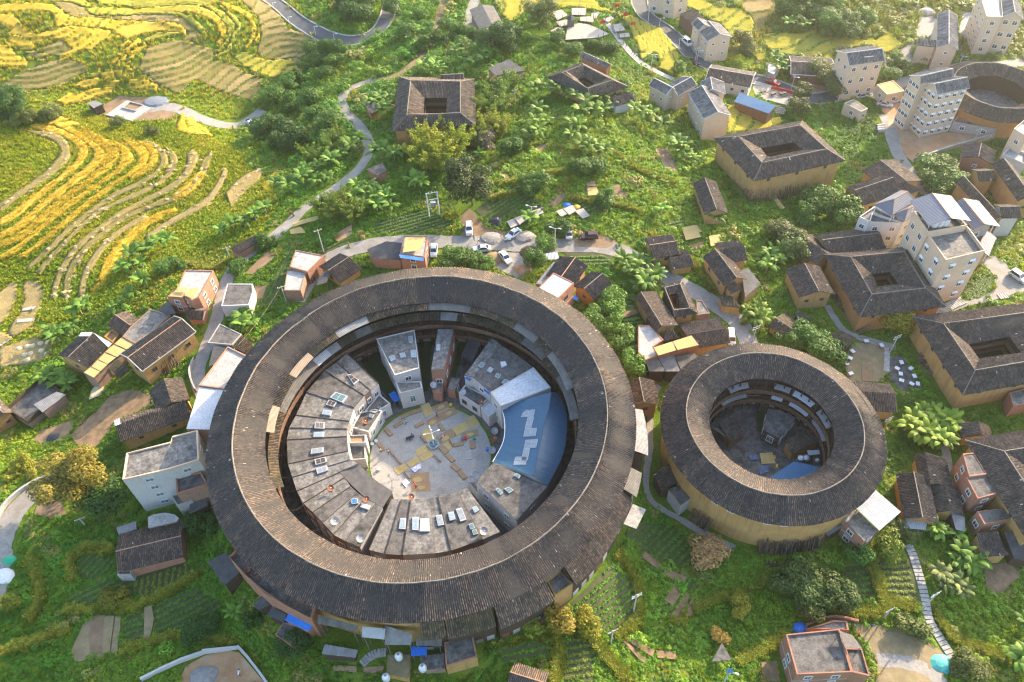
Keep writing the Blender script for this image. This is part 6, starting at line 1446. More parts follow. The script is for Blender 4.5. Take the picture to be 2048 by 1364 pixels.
m_field('crop_green',(.035,.085,.02),(.055,.125,.025),(.09,.15,.03),.6,3.0)
m_field('weeds',(.06,.085,.02),(.1,.12,.025),(.15,.14,.035),.5,2.5)
def fnoise(x,y,s):
 return(np.sin(x*s+1.7*np.sin(y*s*.7))+np.sin(y*s*1.3+1.3*np.sin(x*s*.9))+.5*np.sin((x+y)*s*2.3))/2.5
def rsm(P,n):
 P=NA([[p.x,p.y]for p in P]);d=np.r_[0,np.cumsum(np.hypot(*np.diff(P,axis=0).T))];q=np.linspace(0,d[-1],n)
 return np.stack([np.interp(q,d,P[:,0]),np.interp(q,d,P[:,1])],1)
TUFT=[]
def terrace(tile,A,B,mat,rise=.55,tint=None,tuft=None,name='rice_terrace'):
 """one curved paddy between its lower edge A and upper edge B"""
 a=sml(gps(px(tile,*A)),5);b=sml(gps(px(tile,*B)),5)
 L=sum((a[i+1]-a[i]).length for i in range(len(a)-1));n=max(6,int(L/1.1));A_,B_=rsm(a,n),rsm(b,n)
 w=np.hypot(*(A_-B_).T).mean();m=max(3,int(w/.8));q=np.linspace(0,1,m+1)
 XY=A_[:,None]*(1-q[None,:,None])+B_[:,None]*q[None,:,None]
 XY+=rng.normal(0,.1,XY.shape)
 base=hgt(XY[...,0],XY[...,1]);lev=base.mean(1,keepdims=True)*.75+base*.25
 Z=lev+rise+rng.normal(0,.07 if mat.startswith('rice')else.03,lev.shape[:1]+(m+1,))
 top=np.stack([XY[...,0],XY[...,1],np.maximum(Z,base+.08)],-1)
 lo=top.copy();lo[...,2]-=2.2
 V=np.concatenate([top.reshape(-1,3),lo.reshape(-1,3)]);N=n*(m+1);idx=np.arange(N).reshape(n,m+1)
 F=[np.stack([idx[:-1,:-1],idx[1:,:-1],idx[1:,1:],idx[:-1,1:]],-1).reshape(-1,4)]
 for e in(idx[:,0],idx[:,-1],idx[0],idx[-1]):F.append(np.stack([e[:-1],e[1:],e[1:]+N,e[:-1]+N],-1))
 F=np.concatenate(F);ti=NU(.2,.9)if tint is None else tint
 me=tms(name,V,F,np.clip(ti+rng.normal(0,.12,len(F)),.08,1),mat);o=link(name,me,kind='structure')
 bm=__import__('bmesh').new();bm.from_mesh(me);__import__('bmesh').ops.recalc_face_normals(bm,faces=bm.faces[:]);bm.to_mesh(me);bm.free()
 OCC.append(np.concatenate([A_[::3],B_[::-3]]))
 if tuft:
  k=int(L*w*tuft[1]);u,v=rng.random(k),rng.random(k);i=np.minimum((u*(n-1)).astype(int),n-2);j=np.minimum((v*m).astype(int),m-1)
  for x,y,z in top[i,j]+np.c_[rng.normal(0,.35,(k,2)),np.zeros(k)]:TUFT.append((x,y,z,tuft[0],ti))
 return o
def field(tile,P,mat,rise=.5,step=.8,cell=.7,tint=(.2,.9),name='rice_field',amp=1.4):
 """broad terraced slope: the crop surface steps along the contours"""
 Q=gps(px(tile,*P));PP=NA([[q.x,q.y]for q in Q]);x0,y0=PP.min(0)-1;x1,y1=PP.max(0)+1
 X=np.arange(x0,x1,cell);Y=np.arange(y0,y1,cell);gx,gy=np.meshgrid(X,Y);base=hgt(gx,gy)
 e=np.gradient(base,cell);slope=np.hypot(e[0],e[1])
 f=base+fnoise(gx,gy,.1)*amp*.5+fnoise(gx,gy,.04)*amp*1.3
 lev=np.floor(f/step)
 Z=base+rise+(lev+.5-f/step)*step*.55+rng.normal(0,.06,base.shape)
 cx,cy=gx[:-1,:-1]+cell/2,gy[:-1,:-1]+cell/2;inside=pip(PP,cx,cy)
 nx=len(X);k=(np.arange(len(Y)-1)[:,None]*nx+np.arange(nx-1)[None,:]);F=np.stack([k,k+1,k+nx+1,k+nx],-1)[inside]
 V=np.stack([gx.ravel(),gy.ravel(),np.maximum(Z,base+.1).ravel()],1);lo=V.copy();lo[:,2]-=1.6;nV=len(V)
 pad=np.pad(inside,1);S=[]
 for(dy,dx,a,b)in((-1,0,0,1),(1,0,2,3),(0,-1,3,0),(0,1,1,2)):
  edge=inside&~pad[1+dy:pad.shape[0]-1+dy,1+dx:pad.shape[1]-1+dx];q=np.stack([k,k+1,k+nx+1,k+nx],-1)[edge]
  S.append(np.stack([q[:,b],q[:,a],q[:,a]+nV,q[:,b]+nV],-1))
 lv=NU(tint[0],tint[1],400);tt=np.clip(lv[(lev[:-1,:-1][inside].astype(int))%400]+rng.normal(0,.06,inside.sum()),.08,1);edge_=(np.abs(np.diff(lev,axis=0))[:,:-1]+np.abs(np.diff(lev,axis=1))[:-1])>0;tt[edge_[inside]]=NU(0,.08,edge_[inside].sum())
 S=np.concatenate(S);me=tms(name,np.concatenate([V,lo]),np.concatenate([F,S]),np.clip(np.r_[tt,np.full(len(S),.1)],0,1),mat)
 bm=__import__('bmesh').new();bm.from_mesh(me);import bmesh as _b;_b.ops.delete(bm,geom=[v for v in bm.verts if not v.link_faces],context='VERTS');bm.to_mesh(me);bm.free()
 OCC.append(PP);return link(name,me,kind='structure')
Y_='rice_ripe';T_=('rice',1.0);SB=('straw',.09)
U1='U1'
for A,B,mt,tf in[([(0,484),(120,396),(220,330),(310,255),(332,200),(310,150),(250,110),(110,105)],[(0,442),(100,374),(200,300),(270,226),(276,180),(232,140),(110,99)],'stubble',SB),([(0,550),(80,506),(180,420),(280,340),(370,270),(410,215),(406,170),(350,125),(250,82),(145,75)],[(0,520),(100,450),(200,372),(290,305),(360,237),(366,190),(336,155),(270,120),(180,95),(140,87)],Y_,T_),([(0,610),(110,555),(200,466),(300,390),(400,316),(470,265),(496,225),(470,180),(400,130),(300,66),(240,45)],[(0,580),(90,532),(190,442),(290,362),(380,292),(430,242),(442,200),(402,160),(352,124),(262,80)],Y_,T_),([(0,650),(100,610),(200,525),(300,440),(400,362),(490,302),(545,242),(556,195),(520,155),(430,110),(370,75)],[(0,632),(100,578),(200,492),(300,408),(400,336),(480,272),(506,226),(482,180),(420,140)],Y_,T_),([(0,700),(60,680),(160,600),(260,510),(380,420),(480,350),(570,290),(626,240),(612,200),(570,165),(525,150)],[(0,680),(60,652),(160,572),(260,482),(380,397),(480,330),(550,272),(566,212),(545,172)],Y_,T_),([(90,702),(180,650),(280,560),(380,480),(480,402),(580,326),(660,280),(696,230),(690,195),(650,165),(580,145)],[(90,688),(200,610),(300,522),(400,437),(500,367),(600,300),(640,256),(638,205),(600,165)],Y_,T_),([(610,332),(680,300),(730,250),(739,205),(700,165),(640,150)],[(615,308),(675,275),(700,228),(700,196),(660,165)],Y_,T_),([(130,752),(230,670),(330,572),(440,482),(560,402),(660,360),(740,300),(786,250),(770,200),(720,160),(650,145)],[(130,734),(220,650),(320,554),(430,464),(540,388),(640,345),(722,294),(750,242),(732,192),(690,155)],'stubble',SB),([(190,772),(250,700),(330,612),(420,522),(510,462),(620,422),(720,370),(790,320),(830,260),(822,210),(772,180)],[(170,758),(240,680),(340,582),(440,486),(540,432),(640,386),(740,338),(790,282),(800,222)],'stubble',SB),([(262,880),(290,782),(350,682),(430,602),(520,532),(640,462),(760,402),(850,350),(900,290),(930,222),(900,190)],[(245,866),(268,772),(328,668),(410,588),(500,522),(610,452),(740,386),(830,328),(868,270),(870,212)],'stubble',SB),([(330,884),(338,792),(395,682),(475,602),(560,536),(660,484),(780,444),(880,404),(945,330),(975,270),(992,200)],[(300,876),(310,772),(368,672),(450,592),(540,522),(640,472),(760,424),(860,384),(920,318),(940,240)],'stubble',SB),([(400,884),(410,792),(460,702),(530,612),(600,562),(700,512)],[(372,876),(385,778),(430,690),(505,604),(580,546),(680,492)],'stubble',SB),([(480,832),(522,742),(590,652),(660,572),(750,512),(832,472)],[(466,790),(506,690),(576,610),(648,540),(740,488),(822,462)],Y_,T_),([(820,422),(880,402),(940,342),(958,296)],[(808,404),(868,352),(918,304),(950,288)],Y_,T_),([(690,612),(790,548),(880,500),(980,440),(1050,330),(1060,282)],[(680,596),(780,528),(870,478),(960,420),(1030,320),(1045,272)],'stubble',SB),([(1080,470),(1130,400),(1200,340),(1240,270)],[(1060,400),(1110,340),(1180,290),(1190,290)],'stubble',SB),([(1232,392),(1270,345),(1318,296)],[(1230,370),(1262,320),(1296,284)],'rice_green',T_),([(430,880),(450,850),(470,840)],[(440,840),(455,820),(470,810)],Y_,T_)]:
 terrace(U1,A,B,mt,tuft=tf)
for q in[[(-60,160),(110,20),(165,30),(170,140),(130,260),(60,380),(-60,450)],[(215,20),(360,0),(420,140),(370,260),(300,430),(120,540),(70,490),(160,370),(215,200)],[(0,640),(140,600),(330,530),(490,570),(495,680),(420,750),(200,800),(0,830)],[(-60,500),(60,510),(110,545),(-60,660)]]:
 field('U4',q,'stubble',rise=.12,step=2.0,name='stubble_field')
for P,mt in[([(0,40),(120,35),(250,30),(350,40),(440,80),(440,100),(520,130),(700,135),(900,150),(1060,160),(1230,170),(1300,220),(1300,250),(1240,225),(1100,225),(1000,240),(890,285),(780,210),(560,190),(400,195),(380,150),(390,110),(320,80),(200,80),(100,90),(-40,80)],Y_),([(-40,110),(80,110),(130,150),(180,220),(260,250),(400,200),(560,197),(720,212),(780,222),(770,290),(720,290),(640,355),(590,355),(420,435),(410,410),(500,350),(440,290),(350,270),(260,305),(230,300),(130,257),(60,250),(90,200),(-40,150)],Y_),([(60,256),(130,260),(235,303),(240,350),(150,360),(110,320),(60,300)],Y_),([(-40,320),(60,330),(110,390),(200,440),(190,470),(100,500),(60,460),(-40,480)],Y_),([(300,-20),(560,-20),(640,50),(600,55),(500,20),(320,14)],'rice_green'),([(600,72),(720,60),(900,70),(1100,60),(1400,40),(1400,100),(1200,95),(960,105),(760,110),(640,105)],'rice_green'),([(640,-20),(1400,-20),(1400,32),(1100,42),(900,50),(700,30)],'rice_green'),([(840,330),(900,290),(920,300),(860,345)],Y_),([(870,365),(970,280),(990,295),(890,375)],Y_),([(890,382),(1020,306),(1030,330),(920,390)],Y_),([(770,445),(840,380),(860,390),(790,460)],Y_),([(800,467),(880,390),(890,410),(820,475)],Y_),([(875,445),(930,380),(940,400),(890,460)],Y_),([(590,550),(710,475),(710,510),(640,555)],'rice_green'),([(695,540),(740,490),(780,490),(810,540),(740,555)],Y_),([(790,500),(850,470),(860,510),(910,545),(850,550)],Y_),([(852,520),(900,460),(935,500),(930,540)],Y_),([(525,610),(560,570),(690,552),(720,580),(640,610),(560,625)],Y_),([(702,602),(780,555),(860,572),(800,612)],Y_),([(880,612),(900,572),(1000,555),(1100,600),(1090,640),(960,637)],Y_),([(385,720),(480,660),(600,650),(660,620),(800,625),(790,650),(680,690),(560,720),(450,735)],Y_),([(1000,290),(1100,240),(1245,228),(1240,245),(1130,270),(1020,305)],'rice_green'),([(350,830),(420,825),(520,850),(570,885),(340,885)],Y_)]:
 field('U2',P,mt,tint=(.1,.95))
for P in[[(280,350),(430,275),(510,350),(430,400),(300,380)],[(370,20),(500,20),(600,70),(640,110),(700,130),(520,125),(440,80)],[(640,112),(960,108),(1230,98),(1260,160),(1060,155),(880,145)],[(170,370),(240,355),(350,400),(260,430)],[(0,590),(140,520),(300,440),(400,420),(560,440),(630,480),(500,560),(380,620),(200,640),(0,660)]]:
 field('U2',P,'stubble',rise=.2,name='stubble_field')
for P,mt in[([(-10,90),(120,90),(330,95),(400,130),(480,200),(510,260),(490,275),(440,210),(370,150),(300,110),(120,105)],'rice_green'),([(210,80),(300,48),(450,52),(560,100),(620,160),(640,230),(600,320),(570,315),(590,250),(570,190),(510,130),(400,100)],Y_),([(480,40),(560,60),(640,110),(700,180),(690,210),(660,290),(600,365),(530,370),(600,330),(652,250),(643,190),(582,120)],'rice_green'),([(600,52),(680,100),(740,160),(740,220),(710,240),(670,350),(570,420),(560,400),(640,340),(685,240),(720,200)],'rice_green'),([(560,10),(700,50),(800,90),(850,200),(830,280),(780,360),(765,350),(810,260),(820,180),(770,120),(640,60)],Y_),([(860,235),(872,245),(850,310),(828,310)],Y_),([(690,400),(750,365),(830,400),(930,430),(1090,420),(1130,460),(1120,500),(1060,525),(950,552),(830,510),(720,440)],'rice_green'),([(-20,-20),(400,-20),(560,10),(520,50),(300,45),(100,60),(-20,60)],'rice_green'),([(290,890),(320,810),(345,805),(340,890)],Y_),([(365,830),(400,825),(470,890),(360,890)],Y_)]:
 field('U3',P,mt,tint=(.1,.95))
for P in[[(0,110),(120,110),(310,115),(390,160),(450,230),(480,300),(330,290),(370,240),(300,170),(130,125)],[(100,330),(260,280),(490,330),(560,350),(550,420),(680,440),(740,500),(900,560),(880,660),(820,710),(600,640),(430,560),(300,660),(180,600),(20,480)],[(720,-10),(900,-10),(1020,120),(1060,190),(1300,280),(1240,360),(1210,490),(1130,500),(1090,410),(930,420),(850,380),(880,250),(860,120)]]:
 field('U3',P,'stubble',rise=.15,step=1.0,amp=2.2,name='stubble_terraces')
field(U1,[(820,92),(850,30),(880,40),(960,90),(992,127),(930,122),(880,120),(840,102)],Y_)
field('U5',[(20,-20),(700,-20),(780,60),(880,90),(980,110),(1080,160),(1200,210),(1270,300),(1320,400),(1310,480),(1285,535),(1180,480),(1190,440),(1150,360),(1060,420),(1020,300),(960,170),(860,100),(720,75),(560,50),(430,75),(340,60),(240,90),(180,150),(130,155),(60,90)],'rice_green',tint=(.3,.9))
field('S1',[(480,-20),(650,-20),(750,60),(950,90),(1100,120),(1190,200),(1210,290),(1180,370),(1250,470),(1340,600),(1280,670),(1150,560),(980,520),(960,390),(850,250),(720,215),(600,130),(490,80)],'rice_green',tint=(.2,.8))
field('S1',[(1280,400),(1400,370),(1500,360),(1650,370),(1780,360),(1820,310),(1850,330),(1900,380),(2046,390),(2046,640),(1800,640),(1600,600),(1400,570),(1340,510)],'rice_green',tint=(.2,.8))
field('S2',[(-10,330),(130,330),(280,400),(330,450),(420,410),(460,440),(580,350),(620,350),(700,440),(760,480),(650,540),(580,580),(400,490),(60,540),(-10,600)],'rice_green',tint=(.1,.7))
field('S1',[(920,1120),(1050,1140),(1180,1220),(1350,1270),(1490,1260),(1530,1310),(1360,1380),(930,1420),(930,1290)],'rice_green',tint=(.6,.8),amp=.3)
field('S1',[(1000,-20),(1560,-20),(1500,120),(1400,180),(1300,300),(1250,370),(1215,290),(1190,190),(1110,115)],'stubble',rise=.15,step=1.0,name='stubble_terraces')
for tl_,P,mt,th in[('U6',[(305,330),(335,312),(475,425),(455,462),(320,365)],'soil',.3),('U6',[(470,478),(490,435),(655,505),(620,550),(590,552)],'soil',.3),('U6',[(475,672),(555,560),(612,612),(545,720)],'soil',.25),('U6',[(530,800),(632,612),(670,640),(590,830)],'soil',.25),('U6',[(612,832),(690,640),(700,700),(690,790)],'dirt',.2),('T8',[(1600,1110),(1640,1100),(1780,1180),(1770,1220)],'soil',.25),('T8',[(1590,1120),(1620,1130),(1740,1240),(1720,1265)],'soil',.25),('T8',[(1790,1180),(1900,1190),(1915,1235),(1800,1225)],'soil',.25),('T7',[(525,980),(612,975),(605,1190),(530,1195)],'dirt',.2),('T7',[(615,985),(672,980),(645,1200),(598,1200)],'straw_field',.35),('T7',[(680,985),(712,985),(690,1195),(652,1200)],'straw_field',.35),('T7',[(848,925),(890,915),(905,1000),(880,1115),(845,1115)],'straw_field',.35),('T2',[(1380,1070),(1430,1062),(1470,1140),(1385,1150)],'dirt',.2),('T2',[(1150,1200),(1240,1130),(1285,1135),(1200,1215)],'soil',.2),('T2',[(865,1005),(900,1000),(940,1055),(920,1065)],'soil',.25),('T4',[(1430,290),(1560,160),(1610,150),(1600,200),(1480,290)],'dirt',.2),('T4',[(1935,70),(2060,0),(2060,60),(1980,100)],'dirt_orange',.2),('T4',[(1490,360),(1560,350),(1540,430),(1480,440)],'dirt',.15),('T5',[(1580,515),(1680,500),(1690,520),(1600,550)],'soil',.3),('U7',[(880,470),(1,1)],None,0),('T6',[(1095,820),(1130,820),(1165,920),(1100,915)],'dirt',.2),('T9',[(520,655),(600,650),(625,680),(530,700)],'soil_dark',.2),('T9',[(510,1250),(600,1240),(620,1363),(520,1363)],'soil',.2),('Z5',[(1190,1215),(1400,1225),(1400,1280),(1185,1260)],'dirt',.2),('Z5',[(1460,1235),(1640,1220),(1630,1280),(1450,1290)],'soil',.2)]:
 if not mt:continue
 if mt not in M:mns('soil_dark',(.06,.03,.022),(.1,.05,.035),1.0,bmp=.5)
 patch('garden_bed',gps(px(tl_,*P)),mt,th,thick=th+.3)
CROPS=[]
mns('plot_soil',(.05,.07,.02),(.1,.1,.04),1.0,bmp=.4)
for tl_,P,mt,tint in[('S1',[(880,0),(1,1)],None,0),('T2',[(730,1230),(800,1180),(900,1150),(960,1150),(1030,1220),(960,1260),(800,1300)],'crop_green',.3),('T2',[(150,1300),(400,1230),(560,1270),(620,1330),(400,1363),(150,1363)],'crop_green',.2),('T2',[(1260,1200),(1360,1160),(1560,1200),(1520,1240),(1330,1250)],'crop_green',.4),('T2',[(870,1140),(960,1080),(1100,1180),(1130,1210),(1060,1250)],'crop_green',.3),('T5',[(1235,155),(1530,150),(1540,190),(1500,250),(1380,240),(1300,200)],'crop_green',.6),('T5',[(1600,540),(1700,525),(1730,575),(1630,600),(1595,570)],'crop_green',1.0),('T5',[(1560,400),(1660,400),(1700,500),(1580,510)],'crop_green',.3),('U6',[(340,405),(520,540),(500,560),(330,430)],'crop_green',1.0),('U6',[(405,745),(430,725),(525,790),(510,812)],'crop_green',1.0),('U6',[(440,690),(500,670),(550,740),(530,780)],'crop_green',.7),('U6',[(620,560),(660,510),(730,520),(740,580),(680,610)],'crop_green',.6),('T9',[(1150,640),(1380,640),(1440,900),(1260,880),(1180,760)],'weeds',.8),('T9',[(1000,690),(1160,680),(1200,820),(1180,870),(1020,840)],'crop_green',.3),('T7',[(720,990),(840,950),(845,1110),(720,1110)],'crop_green',.3),('T7',[(430,650),(500,580),(640,590),(660,700),(560,760),(430,760)],'crop_green',.2),('T7',[(400,860),(600,760),(780,760),(780,900),(600,940),(400,950)],'crop_green',.4),('T7',[(780,840),(800,720),(1060,640),(1140,700),(1130,780),(900,880)],'weeds',.3),('T7',[(900,910),(1130,800),(1300,900),(1280,1000),(1000,1060),(910,1090)],'crop_green',.3),('T8',[(1290,900),(1380,820),(1530,660),(1700,830),(1690,1000),(1560,1090),(1450,1080),(1320,960)],'crop_green',.5),('T8',[(1600,500),(1700,420),(1900,450),(1990,560),(2010,680),(1900,700),(1720,600)],'crop_green',.4),('T8',[(840,1150),(1200,1080),(1200,1120),(1130,1230),(900,1250)],'crop_green',.7),('T8',[(1250,1110),(1400,1090),(1440,1180),(1420,1363),(1230,1363)],'weeds',.5),('T4',[(1110,220),(1150,150),(1340,160),(1360,200),(1250,260)],'crop_green',.3),('T4',[(1500,480),(1600,300),(1690,130),(1720,150),(1670,300),(1620,470)],'crop_green',.3),('T4',[(1850,150),(2040,60),(2060,110),(1920,190)],'crop_green',.5),('T6',[(1690,400),(1780,300),(1860,290),(1880,330),(1800,430),(1720,440)],'crop_green',.6),('T6',[(1060,770),(1180,770),(1230,810),(1220,900),(1160,880)],'crop_green',.5),('T2',[(980,740),(1030,720),(1010,800),(980,790)],'crop_green',1.0),('T2',[(1850,1300),(1960,1270),(1960,1320),(1860,1330)],'crop_green',.6)]:
 if not mt:continue
 Q=gps(px(tl_,*P));PP=NA([[q.x,q.y]for q in Q]);CROPS.append((PP,tint,mt));patch('garden_plot',Q,'plot_soil',.07,occ=False)
 # vehicles
for nm,c in(('paint_white',(.72,.73,.74)),('paint_silver',(.5,.52,.54)),('paint_maroon',(.07,.018,.022)),('paint_red',(.4,.03,.025)),('paint_yellow',(.6,.5,.2))):mpl(nm,c,.25,.1,.6,.03)
mpl('lamp_red',(.5,.02,.02),.3);mpl('lamp_clear',(.7,.72,.74),.2)
def car_parts(kind):
 """body, roof, glass, lamps as separate meshes (front towards +x)"""
 L,Wd,hb,hr={'sedan':(4.6,1.78,.92,1.44),'suv':(4.5,1.84,1.05,1.68),'van':(4.3,1.7,1.1,1.9),'pickup':(5.0,1.8,1.05,1.75)}[kind]
 st={'sedan':[(-2.3,.68,.62),(-2.2,.8,.85),(-1.4,.88,.92),(1.0,.89,.9),(2.0,.82,.78),(2.28,.66,.6)],'suv':[(-2.2,.8,.95),(-2.1,.88,1.05),(1.0,.92,1.03),(1.9,.86,.95),(2.22,.72,.7)],'van':[(-2.1,.8,1.08),(-2.0,.85,1.1),(1.5,.85,1.1),(1.95,.8,.95),(2.1,.74,.7)],'pickup':[(-2.5,.84,.95),(-2.4,.9,1.0),(1.2,.9,1.05),(2.2,.84,.98),(2.5,.74,.7)]}[kind]
 b=MB();R=[]
 for x,w,h in st:R.append([(x,-w,.28),(x,-w,h*.8),(x,-w*.88,h),(x,w*.88,h),(x,w,h*.8),(x,w,.28)])
 for i in range(len(R)-1):
  for k in range(6):j=(k+1)%6;b.poly([R[i][k],R[i+1][k],R[i+1][j],R[i][j]][::-1])
 b.poly(R[0]);b.poly(R[-1][::-1])
 cb={'sedan':((-1.75,1.0),(-1.05,.25)),'suv':((-2.05,1.05),(-1.8,.35)),'van':((-2.0,1.55),(-1.9,1.0)),'pickup':((-.7,1.25),(-.5,.55))}[kind]
 (x0,x1),(y0,y1)=cb;w0,w1=Wd/2*.93,Wd/2*.74;zb=hb-.06
 lo=[Vector(p)for p in((x0,-w0,zb),(x1,-w0,zb),(x1,w0,zb),(x0,w0,zb))];hi=[Vector(p)for p in((y0,-w1,hr),(y1,-w1,hr),(y1,w1,hr),(y0,w1,hr))]
 for i in range(4):j=(i+1)%4;b.poly([lo[i],lo[j],hi[j],hi[i]])
 rf=MB();rf.poly(hi);c=sum(hi,Vector((0,0,0)))/4;rf.poly([c+(p-c)*.9+Vector((0,0,.03))for p in hi])
 G=[]
 for i in range(4):
  j=(i+1)%4;q=[lo[i],lo[j],hi[j],hi[i]];cc=sum(q,Vector((0,0,0)))/4;n=(q[1]-q[0]).cross(q[3]-q[0]).normalized();g=MB();g.poly([cc+(p-cc)*.86+n*.015 for p in q]);G.append(g)
 return L,Wd,hb,b,rf,G
_TY=MB()
for k in range(14):
 a0,a1=k*PI/7,(k+1)*PI/7;P4=lambda a,r,y:(r*cos(a),y,.33+r*sin(a))
 _TY.poly([P4(a0,.33,-.1),P4(a1,.33,-.1),P4(a1,.33,.1),P4(a0,.33,.1)])
 for y in(-.1,.1):_TY.poly([P4(a0,.33,y),P4(a1,.33,y),P4(a1,.2,y),P4(a0,.2,y)]);_TY.poly([P4(a0,.2,y*.7),P4(a1,.2,y*.7),(0,y*.7,.33)],1)
_TYM=_TY.mesh('wheel',['tyre','steel'])
_CAR={}
def car(label,tile,tail,nose,kind='sedan',paint='paint_white',cat='car'):
 a,c=gps(px(tile,tail,nose));m_=(a+c)/2;rz=atan2(c.y-a.y,c.x-a.x);m_.z=h1(m_.x,m_.y)+.13
 t=thing('parked_car' if kind!='pickup' else 'pickup_truck',label,cat,m_,rz)
 if(kind,paint)not in _CAR:
  L,Wd,hb,b,rf,G=car_parts(kind);mats=[paint];hx=L/2-.1
  lamp=lambda x,y,s,mt:MB().box((x,y,hb*.68),(.12,.34,.16)).mesh(s,[mt])
  _CAR[(kind,paint)]=(b.mesh('body',mats),rf.mesh('roof',mats),[g.mesh(nm,['glass_dark'])for g,nm in zip(G,('side_window','windscreen','side_window','rear_window'))],[(lamp(hx-.02,s*.56,'headlight','lamp_clear'),'headlight')for s in(-1,1)]+[(lamp(-hx,s*.58,'tail_light','lamp_red'),'tail_light')for s in(-1,1)],[(x,y)for x in(-L*.29,L*.3)for y in(-Wd/2+.1,Wd/2-.1)])
 B,Rf,G,LM,WH=_CAR[(kind,paint)]
 link('body',B,t);link('roof',Rf,t)
 for g in G:link(g.name.split('.')[0],g,t)
 for me,nm in LM:link(nm,me,t)
 for x,y in WH:link('wheel',_TYM,t,loc=(x,y,0))
 if kind=='pickup':link('load_bed',MB().box((-1.6,0,1.03),(1.6,1.4,.1)).mesh('load_bed',['dark_void']),t)
 OCC.append(NA([[m_.x+2.6*cos(rz+q),m_.y+2.6*sin(rz+q)]for q in(.5,2.6,3.7,5.8)]))
for q in[('white suv parked nose to the road below the big dark tree','U7',(141,184),(146,280),'suv'),('white sedan parked on grey sand above the road','U7',(518,232),(428,302)),('white sedan parked along the road beside the mound','U7',(303,373),(170,384)),('white sedan parked beside timber planks just behind the ring','U7',(378,395),(450,492)),('white sedan backed into the bushes beside a lamp pole','U7',(888,300),(889,214)),('dark maroon suv parked at the roadside','U7',(1096,284),(980,290),'suv','paint_maroon'),('white sedan parked below the blue-fronted brick house','T5',(494,120),(490,202)),('white van in the lane beside the double-roofed house','S4',(958,1012),(968,1112),'van','paint_white','van'),('white suv on the paved yard at the right edge','S5',(1905,365),(2040,460),'suv'),('upper of two white cars beside the low beige shop','S2',(580,1102),(714,1078)),('silver car beside the white one near the low beige shop','S2',(485,1118),(630,1142),'sedan','paint_silver'),('pale yellow car near the stained beige hut','S2',(350,1018),(420,1042),'sedan','paint_yellow'),('dark silver car near the stained beige hut','S2',(280,1045),(345,1030),'sedan','paint_silver'),('white van at the arched porch on the asphalt road','S1',(468,442),(526,502),'van','paint_white','van'),('red car beside the wooden plaza','S1',(1362,872),(1464,918),'sedan','paint_red'),('dark car at the bend above the long roadside house','S1',(560,655),(590,690),'sedan','paint_maroon'),('white pickup at the end of the gravel road','T1',(1456,722),(1484,752),'pickup','paint_white','pickup'),('red truck below the long grey sheet-roofed building','T2',(768,250),(780,280),'van','paint_red','truck')]:car(*q)
# people
def body_mesh(pose,shirt,legs):
 J={'stand':[(0,0,.92),(0,0,1.2),(0,0,1.42),(0,0,1.52),(0,.02,1.66),(-.1,0,.88),(-.11,0,.48),(-.11,-.02,.06),(.1,0,.88),(.11,0,.48),(.11,.04,.06),(-.2,0,1.4),(-.25,0,1.12),(-.24,.08,.88),(.2,0,1.4),(.25,0,1.12),(.24,.08,.88)],'walk':[(0,0,.92),(0,.02,1.2),(0,.04,1.42),(0,.05,1.52),(0,.08,1.66),(-.1,0,.88),(-.11,.2,.5),(-.11,.26,.06),(.1,0,.88),(.11,-.08,.48),(.11,-.36,.1),(-.2,.03,1.4),(-.25,-.16,1.15),(-.22,-.1,.92),(.2,.03,1.4),(.25,.2,1.16),(.22,.36,.98)],'stoop':[(0,0,.85),(0,.26,1.02),(0,.5,1.08),(0,.6,1.06),(0,.74,1.04),(-.1,0,.8),(-.12,.06,.44),(-.12,-.04,.06),(.1,0,.8),(.12,.06,.44),(.12,-.04,.06),(-.2,.46,1.06),(-.24,.56,.78),(-.16,.72,.55),(.2,.46,1.06),(.24,.56,.78),(.16,.72,.55)],'sit':[(0,0,.3),(0,.02,.58),(0,.08,.8),(0,.1,.9),(0,.14,1.03),(-.1,.02,.28),(-.14,.38,.42),(-.12,.42,.06),(.1,.02,.28),(.14,.38,.42),(.12,.42,.06),(-.2,.06,.78),(-.26,.16,.55),(-.14,.36,.48),(.2,.06,.78),(.26,.16,.55),(.14,.36,.48)]}[pose]
 E=[(0,1),(1,2),(2,3),(3,4),(0,5),(5,6),(6,7),(0,8),(8,9),(9,10),(2,11),(11,12),(12,13),(2,14),(14,15),(15,16)];Rr=[.14,.14,.15,.06,.1,.1,.07,.055,.1,.07,.055,.07,.05,.045,.07,.05,.045]
 me=bpy.data.meshes.new('person');me.from_pydata(J,E,[]);o=bpy.data.objects.new('person',me);COL.objects.link(o);o.modifiers.new('s','SKIN');o.modifiers.new('d','SUBSURF').levels=1
 for i,v in enumerate(me.skin_vertices[0].data):v.radius=(Rr[i],Rr[i]*(.75 if i<3 else 1));v.use_root=i==0
 dg=bpy.context.evaluated_depsgraph_get();r=bpy.data.meshes.new_from_object(o.evaluated_get(dg));bpy.data.objects.remove(o)
 for m_ in(shirt,legs,'skin'):r.materials.append(M[m_])
 JV=NA(J)
 for p in r.polygons:
  i=int(((JV-NA(p.center))**2).sum(1).argmin());p.material_index=2 if i in(3,4,13,16)else 1 if i in(5,6,7,8,9,10)else 0
 return r,Vector(J[4])
for nm,c in(('cloth_white',(.7,.7,.7)),('cloth_pink',(.6,.4,.5)),('cloth_brown',(.22,.09,.04)),('cloth_violet',(.28,.14,.45)),('cloth_black',(.03,.03,.035)),('cloth_red',(.5,.05,.03)),('cloth_blue',(.08,.16,.5)),('cloth_teal',(.1,.3,.28))):mpl(nm,c,.9)
